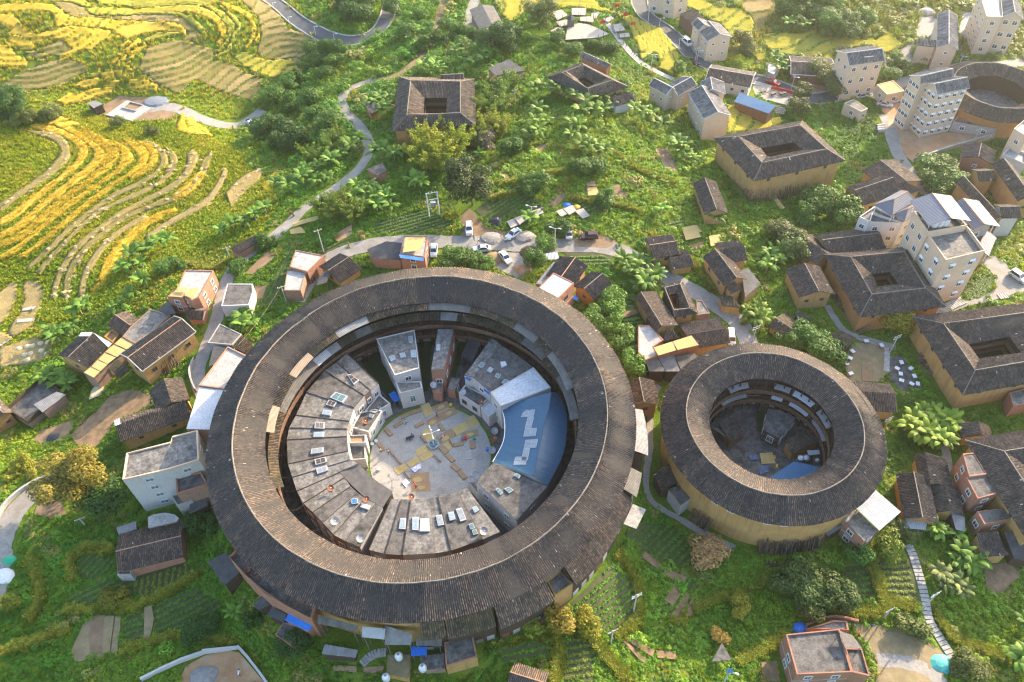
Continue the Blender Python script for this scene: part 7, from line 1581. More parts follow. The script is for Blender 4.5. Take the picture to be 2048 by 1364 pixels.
_PB={};HAIR=MB().lathe((0,0,0),[(.112,-.02),(.115,.05),(.08,.12),(.02,.14)],9).mesh('hair',['hair'],smooth=True);HAT=MB().lathe((0,0,0),[(.3,.0),(.16,.09),(.02,.2)],12)
HATS={m_:HAT.mesh('hat',[m_])for m_ in('green_plastic','straw')}
def person(label,tile,p,pose='stand',shirt='cloth_white',legs='trousers',rz=0.0,z=None,hat=None,group=None):
 c=gp(px(tile,p)[0],.12)if z is None else at(px(tile,p)[0],z)
 if(pose,shirt,legs)not in _PB:_PB[(pose,shirt,legs)]=body_mesh(pose,shirt,legs)
 me,hd=_PB[(pose,shirt,legs)];o=link('person',me,loc=c,label=label,cat='person',group=group);o.rotation_euler=(0,0,rz)
 link('hat' if hat else 'hair',HATS[hat]if hat else HAIR,o,loc=hd+Vector((0,-.01,.06 if hat else.01)))
for a in[('person under a green hat beside a folded mat','U8',(380,300),'walk','cloth_white','trousers',2,.07,'green_plastic'),('person in violet sitting on a bench with a black sheet','U8',(440,425),'sit','cloth_violet','trousers',3,.2),('person in brown standing on a half-covered grain mat','U8',(697,238),'walk','cloth_brown','trousers',1,.1),('person in pink stooping to rake grain','U8',(738,455),'stoop','cloth_pink','trousers',-1.5,.1),('person in violet sitting by a red basin at the mat edge','U8',(965,472),'sit','cloth_violet','cloth_black',1,.07),('person in white shirt by the left folded mat','U8',(112,600),'stand','cloth_white','cloth_black',0,.07),('person in pale pink beside a rolled mat','U8',(188,612),'walk','cloth_pink','trousers',3,.07),('person in red and yellow raking the lowest brown mat','Z3',(1925,695),'stoop','cloth_red','trousers',.5,.1),('walker in teal at the left of three on the car road','U7',(180,305),'walk','cloth_teal'),('walker in white in the middle of three on the car road','U7',(215,322),'walk','cloth_white','cloth_black',1.5),('walker in white at the right of three on the car road','U7',(262,330),'walk','cloth_white','trousers',1.7),('person in white beside the sedan on grey sand','U7',(416,325),'stand'),('person in pink working at the dark tarp above the road','U7',(358,170),'stoop','cloth_pink'),('person in violet on the drying slabs above the road','U7',(683,92),'stoop','cloth_violet'),('walker in brown on the lane above the ring','Z1',(1002,208),'walk','cloth_brown','trousers',.5),('walker in black on the lane above the ring','Z1',(1026,196),'walk','cloth_black','cloth_black',.5),('uppermost visitor on the hilltop path','U5',(935,320),'walk','cloth_white','trousers',2),('visitor in pale blue near the top of the hilltop path','U5',(953,332),'walk','cloth_teal','trousers',2),('visitor in black on the hilltop path','U5',(994,380),'walk','cloth_black','trousers',2),('visitor in bright blue on the hilltop path','U5',(1008,392),'walk','cloth_blue','trousers',2),('visitor in white just below the blue one','U5',(1022,404),'walk','cloth_white','trousers',2),('visitor in red low on the hilltop path','U5',(1133,486),'walk','cloth_red','trousers',2),('person in red in the dry yard at the lower right','T9',(1075,1100),'stoop','cloth_red'),('person in blue at the top of the dry yard','T9',(1151,1046),'stand','cloth_blue'),('person in white among debris at the bottom left site','T7',(1405,1330),'stoop','cloth_white'),('harvester in white at the top of the golden terraces','U2',(578,120),'stoop','cloth_white'),('harvester in dark clothes on the upper terraces','U2',(780,128),'stoop','cloth_black'),('harvester in blue on the upper terraces','U2',(830,122),'stoop','cloth_blue'),('harvester in pale shirt right on the upper terraces','U2',(1005,135),'stand','cloth_white')]:person(*a)
QP=[(1440+22*i+9*(j%2),1160+20*j+4*i)for j in range(4)for i in range(5)]
for i,p in enumerate(QP):person('visitor in white sitting in rows beside the blue-grey classroom shed','S1',p,'sit','cloth_white',random.choice(['trousers','cloth_black']),2.4,group='seated visitors beside the classroom shed')
def motorbike():
 c=gp(px('T1',(1710,1262))[0],.13);t=thing('motorcycle','motorcycle with rider on the road beside the bamboo','motorcycle',c,.9)
 for y in(-.6,.6):link('wheel',_TYM,t,loc=(0,y,-.02)).rotation_euler=(0,0,PI/2)
 link('frame',MB().tube((0,-.6,.4),(0,.55,.85),.06).tube((0,.6,.33),(0,.45,1.0),.04).mesh('frame',['cloth_black']),t);link('seat',MB().box((0,-.2,.82),(.26,.8,.12)).mesh('seat',['cloth_black']),t);link('handlebar',MB().box((0,.45,1.02),(.7,.06,.05)).mesh('handlebar',['steel']),t);link('fuel_tank',MB().box((0,.2,.84),(.24,.4,.2)).mesh('fuel_tank',['cloth_red']),t)
 me,hd=body_mesh('sit','cloth_red','trousers');o=link('person',me,loc=c+Vector((.1,-.1,.55)),label='rider in red on the motorcycle',cat='person');o.rotation_euler=(0,0,.9);link('hair',HAIR,o,loc=hd)
motorbike()
# poles, lamps, cables
def rise_to(c,top,lo=1.5,hi=16):
 hs=np.linspace(lo,hi,60);q,_=project(np.stack([np.full(60,c.x),np.full(60,c.y),c.z+hs],1));return float(hs[np.hypot(q[:,0]-top[0],q[:,1]-top[1]).argmin()])
TOPS={}
def pole(label,tile,base,top,kind='power',key=None):
 b,tp=px(tile,base,top);c=gp(b);hh=rise_to(c,tp);t=thing('utility_pole' if kind in('power','cross')else 'street_lamp',label,'utility pole' if kind in('power','cross')else 'street lamp',c)
 e=c+Vector((0,0,hh))
 stick(t,'post',c-Vector((0,0,.5)),e,.16 if kind!='lamp' else.09,.1 if kind!='lamp' else.06,'pole_concrete' if kind!='lamp' else 'white_metal',8)
 if kind in('power','cross'):
  for z in((-.3,-1.0)if kind=='cross' else(-.35,)):
   part(t,'crossarm',MB().box(e+Vector((0,0,z)),(2.0,.12,.12),.4),'pole_concrete')
   for k in(-.85,0,.85):part(t,'insulator',MB().lathe(e+Vector((k*cos(.4),k*sin(.4),z+.06)),[(.07,0),(.1,.08),(.05,.22)],6),'white_paint')
 else:
  for s in((-1,1)if kind=='double' else(1,)):
   part(t,'arm',MB().tube(e-Vector((0,0,.1)),e+Vector((s*.9,-s*.3,.15)),.04),'white_metal');part(t,'lamp_head',MB().box(e+Vector((s*1.1,-s*.36,.16)),(.6,.24,.1),-.3),'white_metal')
  if kind=='solar':part(t,'solar_panel',MB().box(e+Vector((0,0,.35)),(1.0,.7,.05),.3,tilt=Matrix.Rotation(.5,3,'X')),'sheet_blue')
 if key:TOPS[key]=e
for a in[('power pole beside the square concrete roof above the ring','T4',(1895,160),(1872,22),'power','a'),('pole with lamp beside the round tree at the car road','U7',(783,380),(788,212),'double','b'),('leaning power pole with white insulators over the stone path','T9',(1440,955),(1522,825),'cross','c'),('power pole at the end of the lane behind the smaller ring','S4',(1195,1090),(1240,910),'cross','d'),('cross-armed pole in the green plot below the rings','T8',(1658,952),(1672,850),'cross','e'),('thin pole at the corner of the furrowed beds','T8',(1526,1135),(1530,1062),'power','f'),('short pole above the brick house at the lower right','T9',(1228,988),(1266,938),'power','g'),('pole in front of the green bamboo on the hilltop','T2',(966,592),(962,520),'power','h'),('thin pole below the golden-green tree','T7',(498,445),(520,352),'power','i'),('pole with arms at the poultry yard','S5',(620,1190),(705,1010),'cross','j'),('pole with arms right of the smaller ring','S6',(205,205),(240,85),'cross','k'),('power pole at the bottom end of the lane house','Z1',(770,372),(722,232),'power','l'),('thin pole beside the wayside shed','T4',(1346,192),(1326,126),'power'),('pole beside the asphalt road above the plaza','S1',(585,680),(572,500),'power'),('tall pole among banana plants by the red car','S1',(1335,830),(1356,665),'power','m'),('pole in front of the tall beige block with a dormer','S2',(215,960),(280,770),'power','n'),('pole at the edge of the earthworks','S3',(1505,235),(1575,90),'power')]:pole(*a)
for a in[('solar lamp beside the wooden plaza','S1',(1612,955),(1650,825),'solar'),('solar lamp behind the tallest beige tower','S2',(1335,730),(1385,600),'solar'),('solar lamp at the road bend below the tall beige block','S2',(62,1085),(88,985),'lamp'),('solar lamp by the path fork at the lower right','T9',(290,1370),(330,1305),'solar'),('double lamp on the drying slabs above the car road','T2',(1062,1290),(1062,1208),'double'),('lamp beside the hilltop path','U5',(1128,475),(1140,382),'double')]+[('street lamp on the upper left asphalt bend, %s'%rwt(i,4),'T1',b,t_,'lamp')for i,(b,t_)in enumerate((((1600,42),(1608,10)),((1695,142),(1697,97)),((1848,205),(1845,153)),((1958,238),(1955,198))))]+[('street lamp on the right asphalt road, %s'%rwt(i,5,'top'),'S1',b,t_,'lamp')for i,(b,t_)in enumerate((((85,240),(98,60)),((205,300),(212,195)),((410,525),(412,405)),((605,670),(612,535)),((790,610),(800,535))))]:pole(*a)
def hframe():
 B1,B2=gps(px('T2',(466,1272),(526,1262)));t=thing('transformer_frame','white two-post frame with a transformer on the green slope','transformer',(B1+B2)/2);hh=rise_to(B1,px('T2',(456,1130))[0])
 up=Vector((0,0,hh));d=B2-B1
 for q in(B1,B2):stick(t,'post',q-Vector((0,0,.4)),q+up,.17,.12,'white_paint',8)
 for f in(.98,.72,.45):part(t,'crossbeam',MB().tube(B1+up*f-d*.1,B2+up*f+d*.1,.08),'white_paint')
 part(t,'transformer_tank',MB().box((B1+B2)/2+up*.53,(1.3,.8,1.2),.1),'steel')
 for k in(.2,.5,.8):part(t,'insulator',MB().lathe(B1+d*k+up,[(.08,0),(.12,.1),(.05,.3)],6),'white_paint')
 TOPS['t']=B2+up
hframe()
def cable(a,b,sag=1.2,label=None):
 A,B=TOPS[a],TOPS[b];mb=MB();n=12;P=[A.lerp(B,k/n)-Vector((0,0,sag*4*(k/n)*(1-k/n)))for k in range(n+1)];c=(A+B)/2
 for q in range(n):mb.tube(P[q],P[q+1],.022,.022,3)
 link('overhead_cable',mb.mesh('overhead_cable',['timber_dark' if a!='l' else 'bamboo'],c),loc=c,label=label,cat='cable',group='overhead cables')
TOPS['r1']=at(px('S4',(820,1140))[0],4.5);TOPS['r2']=at(px('S4',(620,795))[0],3.5);TOPS['w1']=at(px('Z1',(340,755))[0],8);TOPS['w2']=at(px('T9',(1990,1160))[0],2);TOPS['w3']=at(px('T9',(1330,0))[0],6)
for a in[('c','w3',1.5,'cable from the leaning pole over the stone path towards the smaller ring'),('c','w2',1.5,'cable running right from the leaning pole over the stone path'),('g','w2',1.0,'cable from the short pole across the dry yard'),('l','w1',.8,'pale cable stretched over the roofs left of the ring'),('r1','r2',.3,'white cable across the double-roofed lane house'),('h','t',2.0,'cable from the hilltop pole down to the transformer frame'),('b','d',2.5,'cable from the car road lamp to the lane pole'),('j','d',2.0,'cable from the poultry yard pole to the lane pole'),('k','j',2.0,'cable from the pole right of the ring to the poultry yard'),('m','n',2.0,'cable from the banana pole to the beige block pole')]:cable(*a)
for i,(p,q)in enumerate([(('Z3',800,245),('Z3',640,275)),(('Z3',770,380),('Z3',625,398)),(('Z3',800,595),('Z3',640,565)),(('Z3',855,715),('Z3',668,698)),(('Z3',925,835),('Z3',805,890)),(('Z3',1095,1000),('Z3',990,1080)),(('Z3',1235,1050),('Z3',1110,1160)),(('Z2',1160,1140),('Z2',1290,1080))]):
 TOPS['p'],TOPS['q']=at(px(p[0],p[1:])[0],7.3),at(px(q[0],q[1:])[0],12.6);cable('p','q',.7,'drooping cable from the inner row houses to the ring eave, '+rwt(i,8,'top'))
 # timber poles, steps, walls, decks, heaps
_PO=[MB().tube((0,0,0),(0,0,1),.07,.045,5).mesh('timber_pole',[m_])for m_ in('timber_dark','timber_grey','timber')]
def timber(label,line,leanv,n,L,group=None,lie=False):
 """poles leaning on a wall: line of foot points, leanv from foot to wall"""
 c=sum(line,Vector((0,0,0)))/len(line);t=thing('timber_stack',label,'timber poles',c,group=group);m_=len(line)-1
 for k in range(n):
  f=k/max(n-1,1)*m_;i=min(int(f),m_-1);p=line[i].lerp(line[i+1],f-i);lv=leanv[min(i,len(leanv)-1)];l=L*RU(.6,1.15);d=(line[i+1]-line[i]).normalized()
  p=p+lv*RU(-.2,.25)+d*RU(-.2,.2);v=(lv*RU(.7,1.0)+d*random.gauss(.1,.35)+Vector((0,0,(.25 if lie else 1)*l))).normalized()
  o=link('timber_pole',random.choice(_PO),t,loc=p-c-Vector((0,0,.1)));o.rotation_mode='QUATERNION';o.rotation_quaternion=v.to_track_quat('Z','Y');o.scale=(1.3,1.3,l)
def ring_line(c,r,z,a0,a1,n=8):return[atr(c,r,a0+(a1-a0)*k/n,z)for k in range(n+1)],[Vector((-cos(a0+(a1-a0)*k/n),-sin(a0+(a1-a0)*k/n),0))*1.2 for k in range(n+1)]
a_=lambda x,y:ang(RC2,px('Z8',(x,y))[0],-4)
for lb,p,q,n in[('wide stack of dark timber poles leaning on the front wall of the smaller ring',(890,905),(1360,900),110),('dark timber poles leaning on the left front of the smaller ring',(390,680),(530,760),34),('short timber bundle beside the brick annex of the smaller ring',(1620,880),(1690,850),16)]:
 l_,v_=ring_line(RC2,20.9,-4.6,a_(*p),a_(*q));timber(lb,l_,v_,n,3.6)
def wtm(label,tile,a,b,n,L,toward,lie=False):
 A,B=gps(px(tile,a,b));T_2=gp(px(tile,toward)[0]);d=(B-A).normalized();s=Vector((d.y,-d.x,0));s=s if(T_2-A).dot(s)>0 else-s
 timber(label,[A,(A+B)/2,B],[s*1.1]*3,n,L,lie=lie)
wtm('row of grey poles stacked along the front wall of the flared-eave square building','T3',(470,1195),(915,1110),90,3.4,(700,1000));wtm('row of grey poles stacked along the left wall of the flared-eave square building','T3',(290,985),(440,1185),50,3.2,(500,1000))
wtm('dark poles leaning on the long white-edged house','S7',(1190,985),(1490,830),44,3.6,(1200,700));wtm('fallen timber heap beside the left wall of the square building with a tiny court','T6',(920,420),(1070,640),60,3.6,(1300,400),True);wtm('lying poles against the left wall of the large right square building','T6',(1410,760),(1490,880),40,3.8,(1700,700),True);wtm('poles beside the front corner of the tiny court building','T6',(1330,590),(1420,560),24,3.0,(1300,450),True);wtm('bamboo poles propped on the mud house gable','S3',(10,1010),(70,940),9,6.0,(200,900))
def slabs(label,tile,P,w,name='stepping_slab',step=.75,mat='concrete_pale',kind='structure',rise=.16):
 pts=sml(gps(px(tile,*P)),6);L=sum((pts[i+1]-pts[i]).length for i in range(len(pts)-1));n=int(L/step);q=rsm(pts,n+1);root=link(label,None,loc=(*q[0],h1(*q[0])));root['kind']=kind
 me=MB().box((0,0,0),(step*.86,w,.16)).mesh(name,[mat])
 for i in range(n):
  m_=(q[i]+q[i+1])/2;o=link(name,me,root,loc=Vector((m_[0],m_[1],h1(*m_)+rise))-root.location);o.rotation_euler=(0,0,atan2(*(q[i+1]-q[i])[::-1])+RU(-.05,.05))
 for i in range(0,n,2):
  s=NA([-(q[i+1]-q[i])[1],(q[i+1]-q[i])[0]])/step*(w/2+.7);j=min(i+2,n);OCC.append(NA([q[i]+s,q[j]+s,q[j]-s,q[i]-s]))
slabs('stone_path','T9',[(1368,560),(1402,640),(1438,760),(1468,880),(1490,1000),(1555,1110),(1630,1225)],1.5)
slabs('stone_steps','S5',[(1040,765),(1180,745),(1290,690),(1400,645)],2.2,'step',.55);slabs('stone_steps','Z5',[(1440,1210),(1500,1150),(1580,1110),(1660,1100)],1.4,'step',.5);slabs('stone_steps','S5',[(1770,610),(1840,600),(1890,590)],1.6,'step',.5)
def wln(label,tile,P,hh,th,mat,name='low_wall',straight=False):
 pts=gps(px(tile,*P))if straight else sml(gps(px(tile,*P)),4);c=pts[len(pts)//2];t=thing(name,label,'wall',c);b=MB()
 for i in range(len(pts)-1):
  p,q=pts[i],pts[i+1];m_=(p+q)/2;d=q-p;b.box((m_.x,m_.y,m_.z+hh/2-.4),(d.length+.1,th,hh+.8),atan2(d.y,d.x))
  OCC.append(NA([[p.x-.7,p.y-.7],[q.x+.7,q.y-.7],[q.x+.7,q.y+.7],[p.x-.7,p.y+.7]]))
 part(t,'wall',b,mat)
wln('white-topped garden wall, left run at the bottom edge','T7',[(835,1355),(940,1300),(1060,1245),(1200,1195),(1395,1165)],1.1,.4,'plaster_white',straight=True);wln('white-topped garden wall, right run at the bottom edge','T7',[(1400,1165),(1450,1220),(1520,1310),(1570,1380)],1.1,.4,'plaster_white',straight=True);wln('grey retaining wall along the lower left dirt road','T7',[(340,155),(230,190),(120,255),(30,340),(-10,420)],1.0,.5,'plaster_grey');wln('curved grey wall at the road end beside the pale orange-rimmed roof','S7',[(1655,760),(1610,870),(1620,970),(1670,1090)],1.4,.3,'plaster_grey');wln('retaining wall crossing the orange earthworks','S3',[(870,440),(1000,400),(1180,335),(1400,270),(1600,210),(1840,150)],1.2,.5,'concrete_pale');wln('stone wall beside the lower right dry yard','T9',[(770,1040),(920,990),(1070,1015)],1.0,.4,'brick')
mns('deck_board',(.34,.3,.25),(.46,.41,.35),1.0,bmp=.2)
for i,(q,lb)in enumerate([([(438,80),(500,66),(546,105),(470,140)],'pale viewing deck at the left beside the tall dark tree'),([(570,55),(675,55),(672,105),(570,103)],'topmost pale viewing deck among the rice'),([(710,90),(772,85),(740,130),(705,120)],'small tilted viewing deck right of the topmost one'),([(628,118),(725,112),(728,155),(628,145)],'middle viewing deck below the topmost one'),([(788,130),(848,112),(870,128),(825,155)],'narrow viewing deck beside a red flag'),([(855,172),(922,162),(948,210),(870,222)],'square viewing deck on the right slope'),([(900,235),(975,228),(982,255),(905,262)],'lowest right viewing deck'),([(462,150),(545,135),(550,175),(490,185)],'small viewing deck beside the dark kiosk'),([(420,215),(470,190),(515,195),(480,245)],'lowest left viewing deck'),([(540,195),(620,160),(690,170),(760,200),(835,235),(760,262),(525,278)],'largest viewing deck in the middle of the hill top')]):
 P=px('U5',*q);z=max(gp(p).z for p in P)+.5;Q=[at(p,z)for p in P];Q=Q if ccw(Q)else Q[::-1];c=sum(Q,Vector((0,0,0)))/len(Q);t=thing('viewing_deck',lb,'deck',c,group='viewing decks on the rice hill');part(t,'deck_floor',MB().prism(Q,z-.15,z),'deck_board');occupy(Q,1.5)
 for k in range(len(Q)):
  for f in(0,.5):p=Q[k].lerp(Q[(k+1)%len(Q)],f);p=c+(p-c)*.97;stick(t,'railing_post',(p.x,p.y,z-1),(p.x,p.y,z+.9),.06,.06,'timber_dark',4)
q=gp(px('U5',(564,190))[0]);t=thing('kiosk','small dark kiosk between the viewing decks','kiosk',q);part(t,'wall',MB().box(q+Vector((0,0,1.5)),(2,2,3)),'timber_grey');part(t,'roof',MB().lathe(q+Vector((0,0,3)),[(1.8,0),(.1,1.2)],4),'sheet_dark');occupy([q+Vector((a,b,0))for a,b in((-2,-2),(2,-2),(2,2),(-2,2))])
for i,(x,y)in enumerate(((618,40),(865,108),(928,172),(978,235),(767,226))):
 q=gp(px('U5',(x,y))[0]);t=thing('flag','red flag on the rice hill, '+rwt(i,5,'top')if i<4 else 'red flag on the largest viewing deck','flag',q,group='red flags');stick(t,'flagpole',q,q+Vector((0,0,4)),.04,.04,'steel',4);part(t,'flag_cloth',MB().box(q+Vector((.8,0,3.4)),(1.6,.04,1.0),.2),'red')
P=px('S1',(1222,855),(1645,985),(1560,1118),(1185,1015));z=sum(gp(p).z for p in P)/4+.4;Q=[at(p,z)for p in P];Q=Q if ccw(Q)else Q[::-1];c=sum(Q,Vector((0,0,0)))/4;t=thing('wooden_plaza','grey wooden plaza with a red banner fence beside the long roadside house','plaza',c);part(t,'deck_floor',MB().prism(Q,z-2,z),'deck_board');A,B=[at(p,z)for p in px('S1',(1395,948),(1640,1010))];m_=(A+B)/2;part(t,'banner',MB().box((m_.x,m_.y,z+.6),((B-A).length,.1,1.1),atan2(B.y-A.y,B.x-A.x)),'red');occupy(Q)
for i,(x,y)in enumerate(((1310,985),(1420,1010),(1520,1010))):q=at(px('S1',(x,y))[0],z);t=thing('picnic_table','picnic table on the wooden plaza, '+rwt(i,3),'table',q,.4,'picnic tables on the plaza');link('tabletop',MB().box((0,0,.75),(2,1,.08)).mesh('tabletop',['timber_grey']),t);[link('bench',MB().box((0,s*.9,.42),(2,.35,.08)).mesh('bench',['timber_grey']),t)for s in(-1,1)];[link('leg',MB().box((s*.7,0,.36),(.12,.7,.72)).mesh('leg',['timber_grey']),t)for s in(-1,1)]
for i,(x,y)in enumerate(sorted([(1120,690),(1210,715),(1040,750),(1025,790),(1005,820),(1030,880),(1300,850),(1320,882),(1380,850),(1400,895),(1325,920),(1385,940),(1420,940),(1325,815)])):
 q=gp(px('T6',(x,y))[0]);t=thing('white_box','white box on short legs in the yard beside the large right square building, '+rwt(i,14),'box',q,RU(0,3),'white boxes in the yard');t['label']='white box on legs in the walled yard, '+rwt(i,14);link('lid',MB().box((0,0,.75),(1.0,.8,.1)).mesh('lid',['white_paint']),t);link('box',MB().box((0,0,.5),(.8,.6,.4)).mesh('box',['plaster_grey']),t);[link('leg',MB().box((a*.3,b*.2,.15),(.08,.08,.4)).mesh('leg',['timber_grey']),t)for a in(-1,1)for b in(-1,1)]
def heap(label,tile,p,r,hh,mat,name='sand_heap',cat='heap'):
 c=gp(px(tile,p)[0]);b=MB();n=14;rings=[(1,0),(.75,.45),(.4,.85),(.12,1)];V=[[(c.x+r*f*cos(k*6.283/n)*RU(.85,1.15),c.y+r*f*.8*sin(k*6.283/n)*RU(.85,1.15),c.z+hh*g-(.3 if f==1 else 0))for k in range(n)]for f,g in rings]
 for i in range(3):
  for k in range(n):b.poly([V[i][k],V[i][(k+1)%n],V[i+1][(k+1)%n],V[i+1][k]])
 b.poly(V[3]);link(name,b.mesh(name,[mat],c,True),loc=c,label=label,cat=cat);OCC.append(NA([[q[0],q[1]]for q in V[0]]))
mns('gravel_blue',(.15,.17,.2),(.25,.275,.31),2.0,bmp=.5)
for a in[('grey gravel heap beside the three walkers','U7',(310,285),3.4,.8,'gravel'),('grey sand heap right of a white sedan','U7',(560,275),3.0,.8,'gravel'),('pale sand heap beside the mound','U7',(322,440),3.4,.8,'dirt'),('blue-grey gravel heap at the house foundation','T1',(915,590),4.6,.6,'gravel_blue'),('dark brush heap beside the round clipped tree','U7',(600,385),3.2,.7,'timber_dark'),('orange earth heap by the stone wall','U7',(540,520),2.5,1.0,'dirt_orange'),('teal net heaped in the dry yard','T9',(1555,1255),2.4,.8,'teal_net','net_heap'),('black tarpaulin heap on bare ground at the left','T4',(315,1248),1.8,.7,'black_sheet','tarpaulin_heap'),('white rubbish heap on the lower left dirt road','T7',(20,740),2.4,.5,'frame_white','rubbish_heap'),('green sheet heap among rubbish on the lower left dirt road','T7',(55,650),1.5,.6,'green_plastic','rubbish_heap'),('blue tarpaulin heap beside the drying slabs','T2',(1268,1200),1.3,.5,'blue_tarp','tarpaulin_heap'),('yellow sacks heaped on the drying slabs','T2',(1325,1212),1.2,.6,'yellow_sack','sack_heap'),('black tarpaulin heap above the parked cars','T2',(855,1295),2.0,.7,'black_sheet','tarpaulin_heap'),('blue tarpaulin at the door of the left mud house','S4',(1770,690),1.0,.6,'blue_tarp','tarpaulin_heap'),('blue and white umbrella-like sheet by the lower right brick house','T9',(738,1052),1.6,.9,'blue_tarp','tarpaulin_heap'),('yellow sacks by the low beige shop','S2',(735,1050),1.4,.8,'yellow_sack','sack_heap'),('rubble heap in the bottom left garden site','T7',(1200,1330),3.0,.8,'gravel','rubble_heap'),('stone rubble in the yard of the long beige house','S2',(1000,140),4.0,1.4,'gravel','rubble_heap')]:heap(*a)
for i in range(3):
 a,b=gps(px('S3',(470,95+22*i),(545+6*i,80+24*i)));t=thing('concrete_pipe','big concrete pipe beside the dirt road, '+rwt(i,3,'top'),'pipe',(a+b)/2,group='concrete pipes');part(t,'pipe',MB().tube(a+Vector((0,0,.7)),b+Vector((0,0,.7)),.65,.65,14),'concrete_pale');part(t,'bore',MB().tube(a+Vector((-.02,0,.7)),b+Vector((.02,0,.7)),.5,.5,12),'dark_void')
for tl_,q,mt,lb in[('U7',[(422,160),(480,138),(515,185),(455,210)],'mat_pale','left pale drying slab above the parked cars'),('U7',[(482,136),(545,110),(575,150),(520,185)],'mat_pale','second pale drying slab above the parked cars'),('U7',[(545,105),(680,60),(700,95),(580,145)],'mat_pale','long pale drying slab beside the lamp'),('U7',[(790,85),(840,65),(875,105),(830,125)],'mat_pale','drying slab left of three near the blue tarpaulin'),('U7',[(845,65),(915,38),(945,80),(890,112)],'mat_pale','drying slab in the middle of three near the blue tarpaulin'),('U7',[(930,80),(995,62),(1045,118),(990,140)],'mat_pale','drying slab right of three near the blue tarpaulin'),('T2',[(1385,1068),(1432,1062),(1440,1085),(1388,1092)],'mat_woven','brown mat on the upper garden square'),('T2',[(1388,1098),(1440,1092),(1462,1140),(1392,1145)],'grain','pale grain mat on the upper garden square'),('T5',[(1950,15),(2030,0),(2060,40),(1965,60)],'grain','left grain mat at the garden beds beside the long mud house'),('T6',[(45,15),(120,0),(160,70),(70,90)],'grain','middle grain mat at the garden beds'),('T6',[(205,65),(270,55),(295,105),(215,125)],'grain','right grain mat at the garden beds'),('T6',[(550,-180),(580,-190),(650,-100),(625,-90)],'grain','long narrow mat in the garden below the flared-eave building'),('T1',[(1710,1305),(1860,1262),(1866,1285),(1720,1325)],'grain','grain mat with a teal rim beside the road'),('T1',[(1695,1345),(1760,1325),(1790,1363),(1700,1370)],'grain','second grain mat beside the road'),('S7',[(545,1080),(580,1030),(700,1030),(650,1120),(520,1170)],'straw','straw laid beside the lower left alley'),('U4',[(0,570),(60,515),(110,548),(0,620)],'mat_pale','pale mat at the left field edge'),('U4',[(215,265),(295,245),(290,280),(205,288)],'mat_pale','pale plastic sheet on the left field'),('U4',[(300,250),(385,235),(380,270),(300,278)],'mat_pale','second pale plastic sheet on the left field'),('U4',[(160,370),(330,350),(320,385),(155,398)],'mat_pale','long pale plastic sheet on the left field')]:
 P=px(tl_,*q);z=max(gp(p).z for p in P);tpn('drying_mat',lb,'drying mat',tl_,q,.22,mt,z,.06);occupy([at(p,z)for p in P],.3)
for i,(x,y)in enumerate([(180,640),(260,620),(305,615),(385,590),(455,580),(390,660),(450,685),(290,685),(235,700),(258,748)]):heap('straw bundle on the round stubble field, '+rwt(i,10,'top'),'U4',(x,y),1.1,.4,'straw','straw_bundle','straw')
for i,(x,y,mt,lb)in enumerate([(66,485,'white_paint','white planter at the left court edge, upper of two'),(25,515,'white_paint','white planter at the left court edge, lower of two'),(96,775,'white_paint','white pot at the lower left court edge'),(1215,570,'blue_tarp','blue barrel at the right court edge'),(1080,452,'green_plastic','green basket beside the grain heap'),(990,458,'red','red basin beside a sitting person'),(838,110,'yellow_sack','yellow basket at the top court edge')]):
 q=at(px('U8',(x,y))[0],.07);t=thing('pot',lb,'pot',q);part(t,'pot_body',MB().lathe(q,[(.3,0),(.36,.5),(.3,.5),(.28,.4)],10),mt)
 # plants
m_leaf('leaf',False,.3);m_leaf('leaf_inst',True,.25)
mns('bark',(.06,.045,.03),(.14,.11,.08),2.0,bmp=.4)
def lcl(centres,radii,n,size,up=.5,flat=.7,asp=.55,seed=1):
 """leaf blades on and in a set of blobs"""
 r=np.random.default_rng(seed);centres=np.asarray(centres,float);radii=np.asarray(radii,float)
 w=radii**2;k=r.choice(len(radii),n,p=w/w.sum())
 d=r.normal(size=(n,3));d[:,2]+=up*.6;d/=np.linalg.norm(d,axis=1)[:,None]
 rad=radii[k]*(1-.35*r.random(n)**2);p=centres[k]+d*rad[:,None]*NA([1,1,flat])
 nrm=d+r.normal(size=(n,3))*.45+NA([0,0,up]);nrm/=np.linalg.norm(nrm,axis=1)[:,None]
 a=np.cross(nrm,r.normal(size=(n,3)));a/=np.linalg.norm(a,axis=1)[:,None];b=np.cross(nrm,a)
 s=size*r.uniform(.6,1.4,n)[:,None]
 V=np.stack([p-a*s,p+b*s*asp,p+a*s,p-b*s*asp],1).reshape(-1,3)
 t=np.clip(.5+.22*r.normal(size=n)+.25*(r.random(len(radii))[k]-.5),0,1)
 return V,np.arange(4*n).reshape(-1,4),t
def crown_mesh(name,nb,n,size,seed,squash=.8,mat='leaf',spread=.62,rad=(.28,.5)):
 r=np.random.default_rng(seed);C_=[];R_2=[]
 for i in range(nb):
  d=r.normal(size=3);d/=np.linalg.norm(d);q=d*spread*r.random()**.4;q[2]=q[2]*squash+.1;C_.append(q);R_2.append(r.uniform(*rad))
 V,F,t=lcl(C_,R_2,n,size,seed=seed);return tms(name,V,F,t,mat)
CR_S=[crown_mesh('foliage',8,800,.1,10+i)for i in range(3)]
CR_M=[crown_mesh('foliage',13,2600,.062,20+i)for i in range(3)]
CR_L=[crown_mesh('foliage',26,9000,.036,30+i,.9,spread=.72,rad=(.16,.36))for i in range(2)]
TRUNK=MB().tube((0,0,-.3),(.03,.02,1),.07,.035,7)
for k_ in range(4):TRUNK.tube((.02,.01,.55+.1*k_),(.3*cos(k_*1.7),.3*sin(k_*1.7),1.05),.03,.012,5)
TRUNK=TRUNK.mesh('trunk',['bark'])
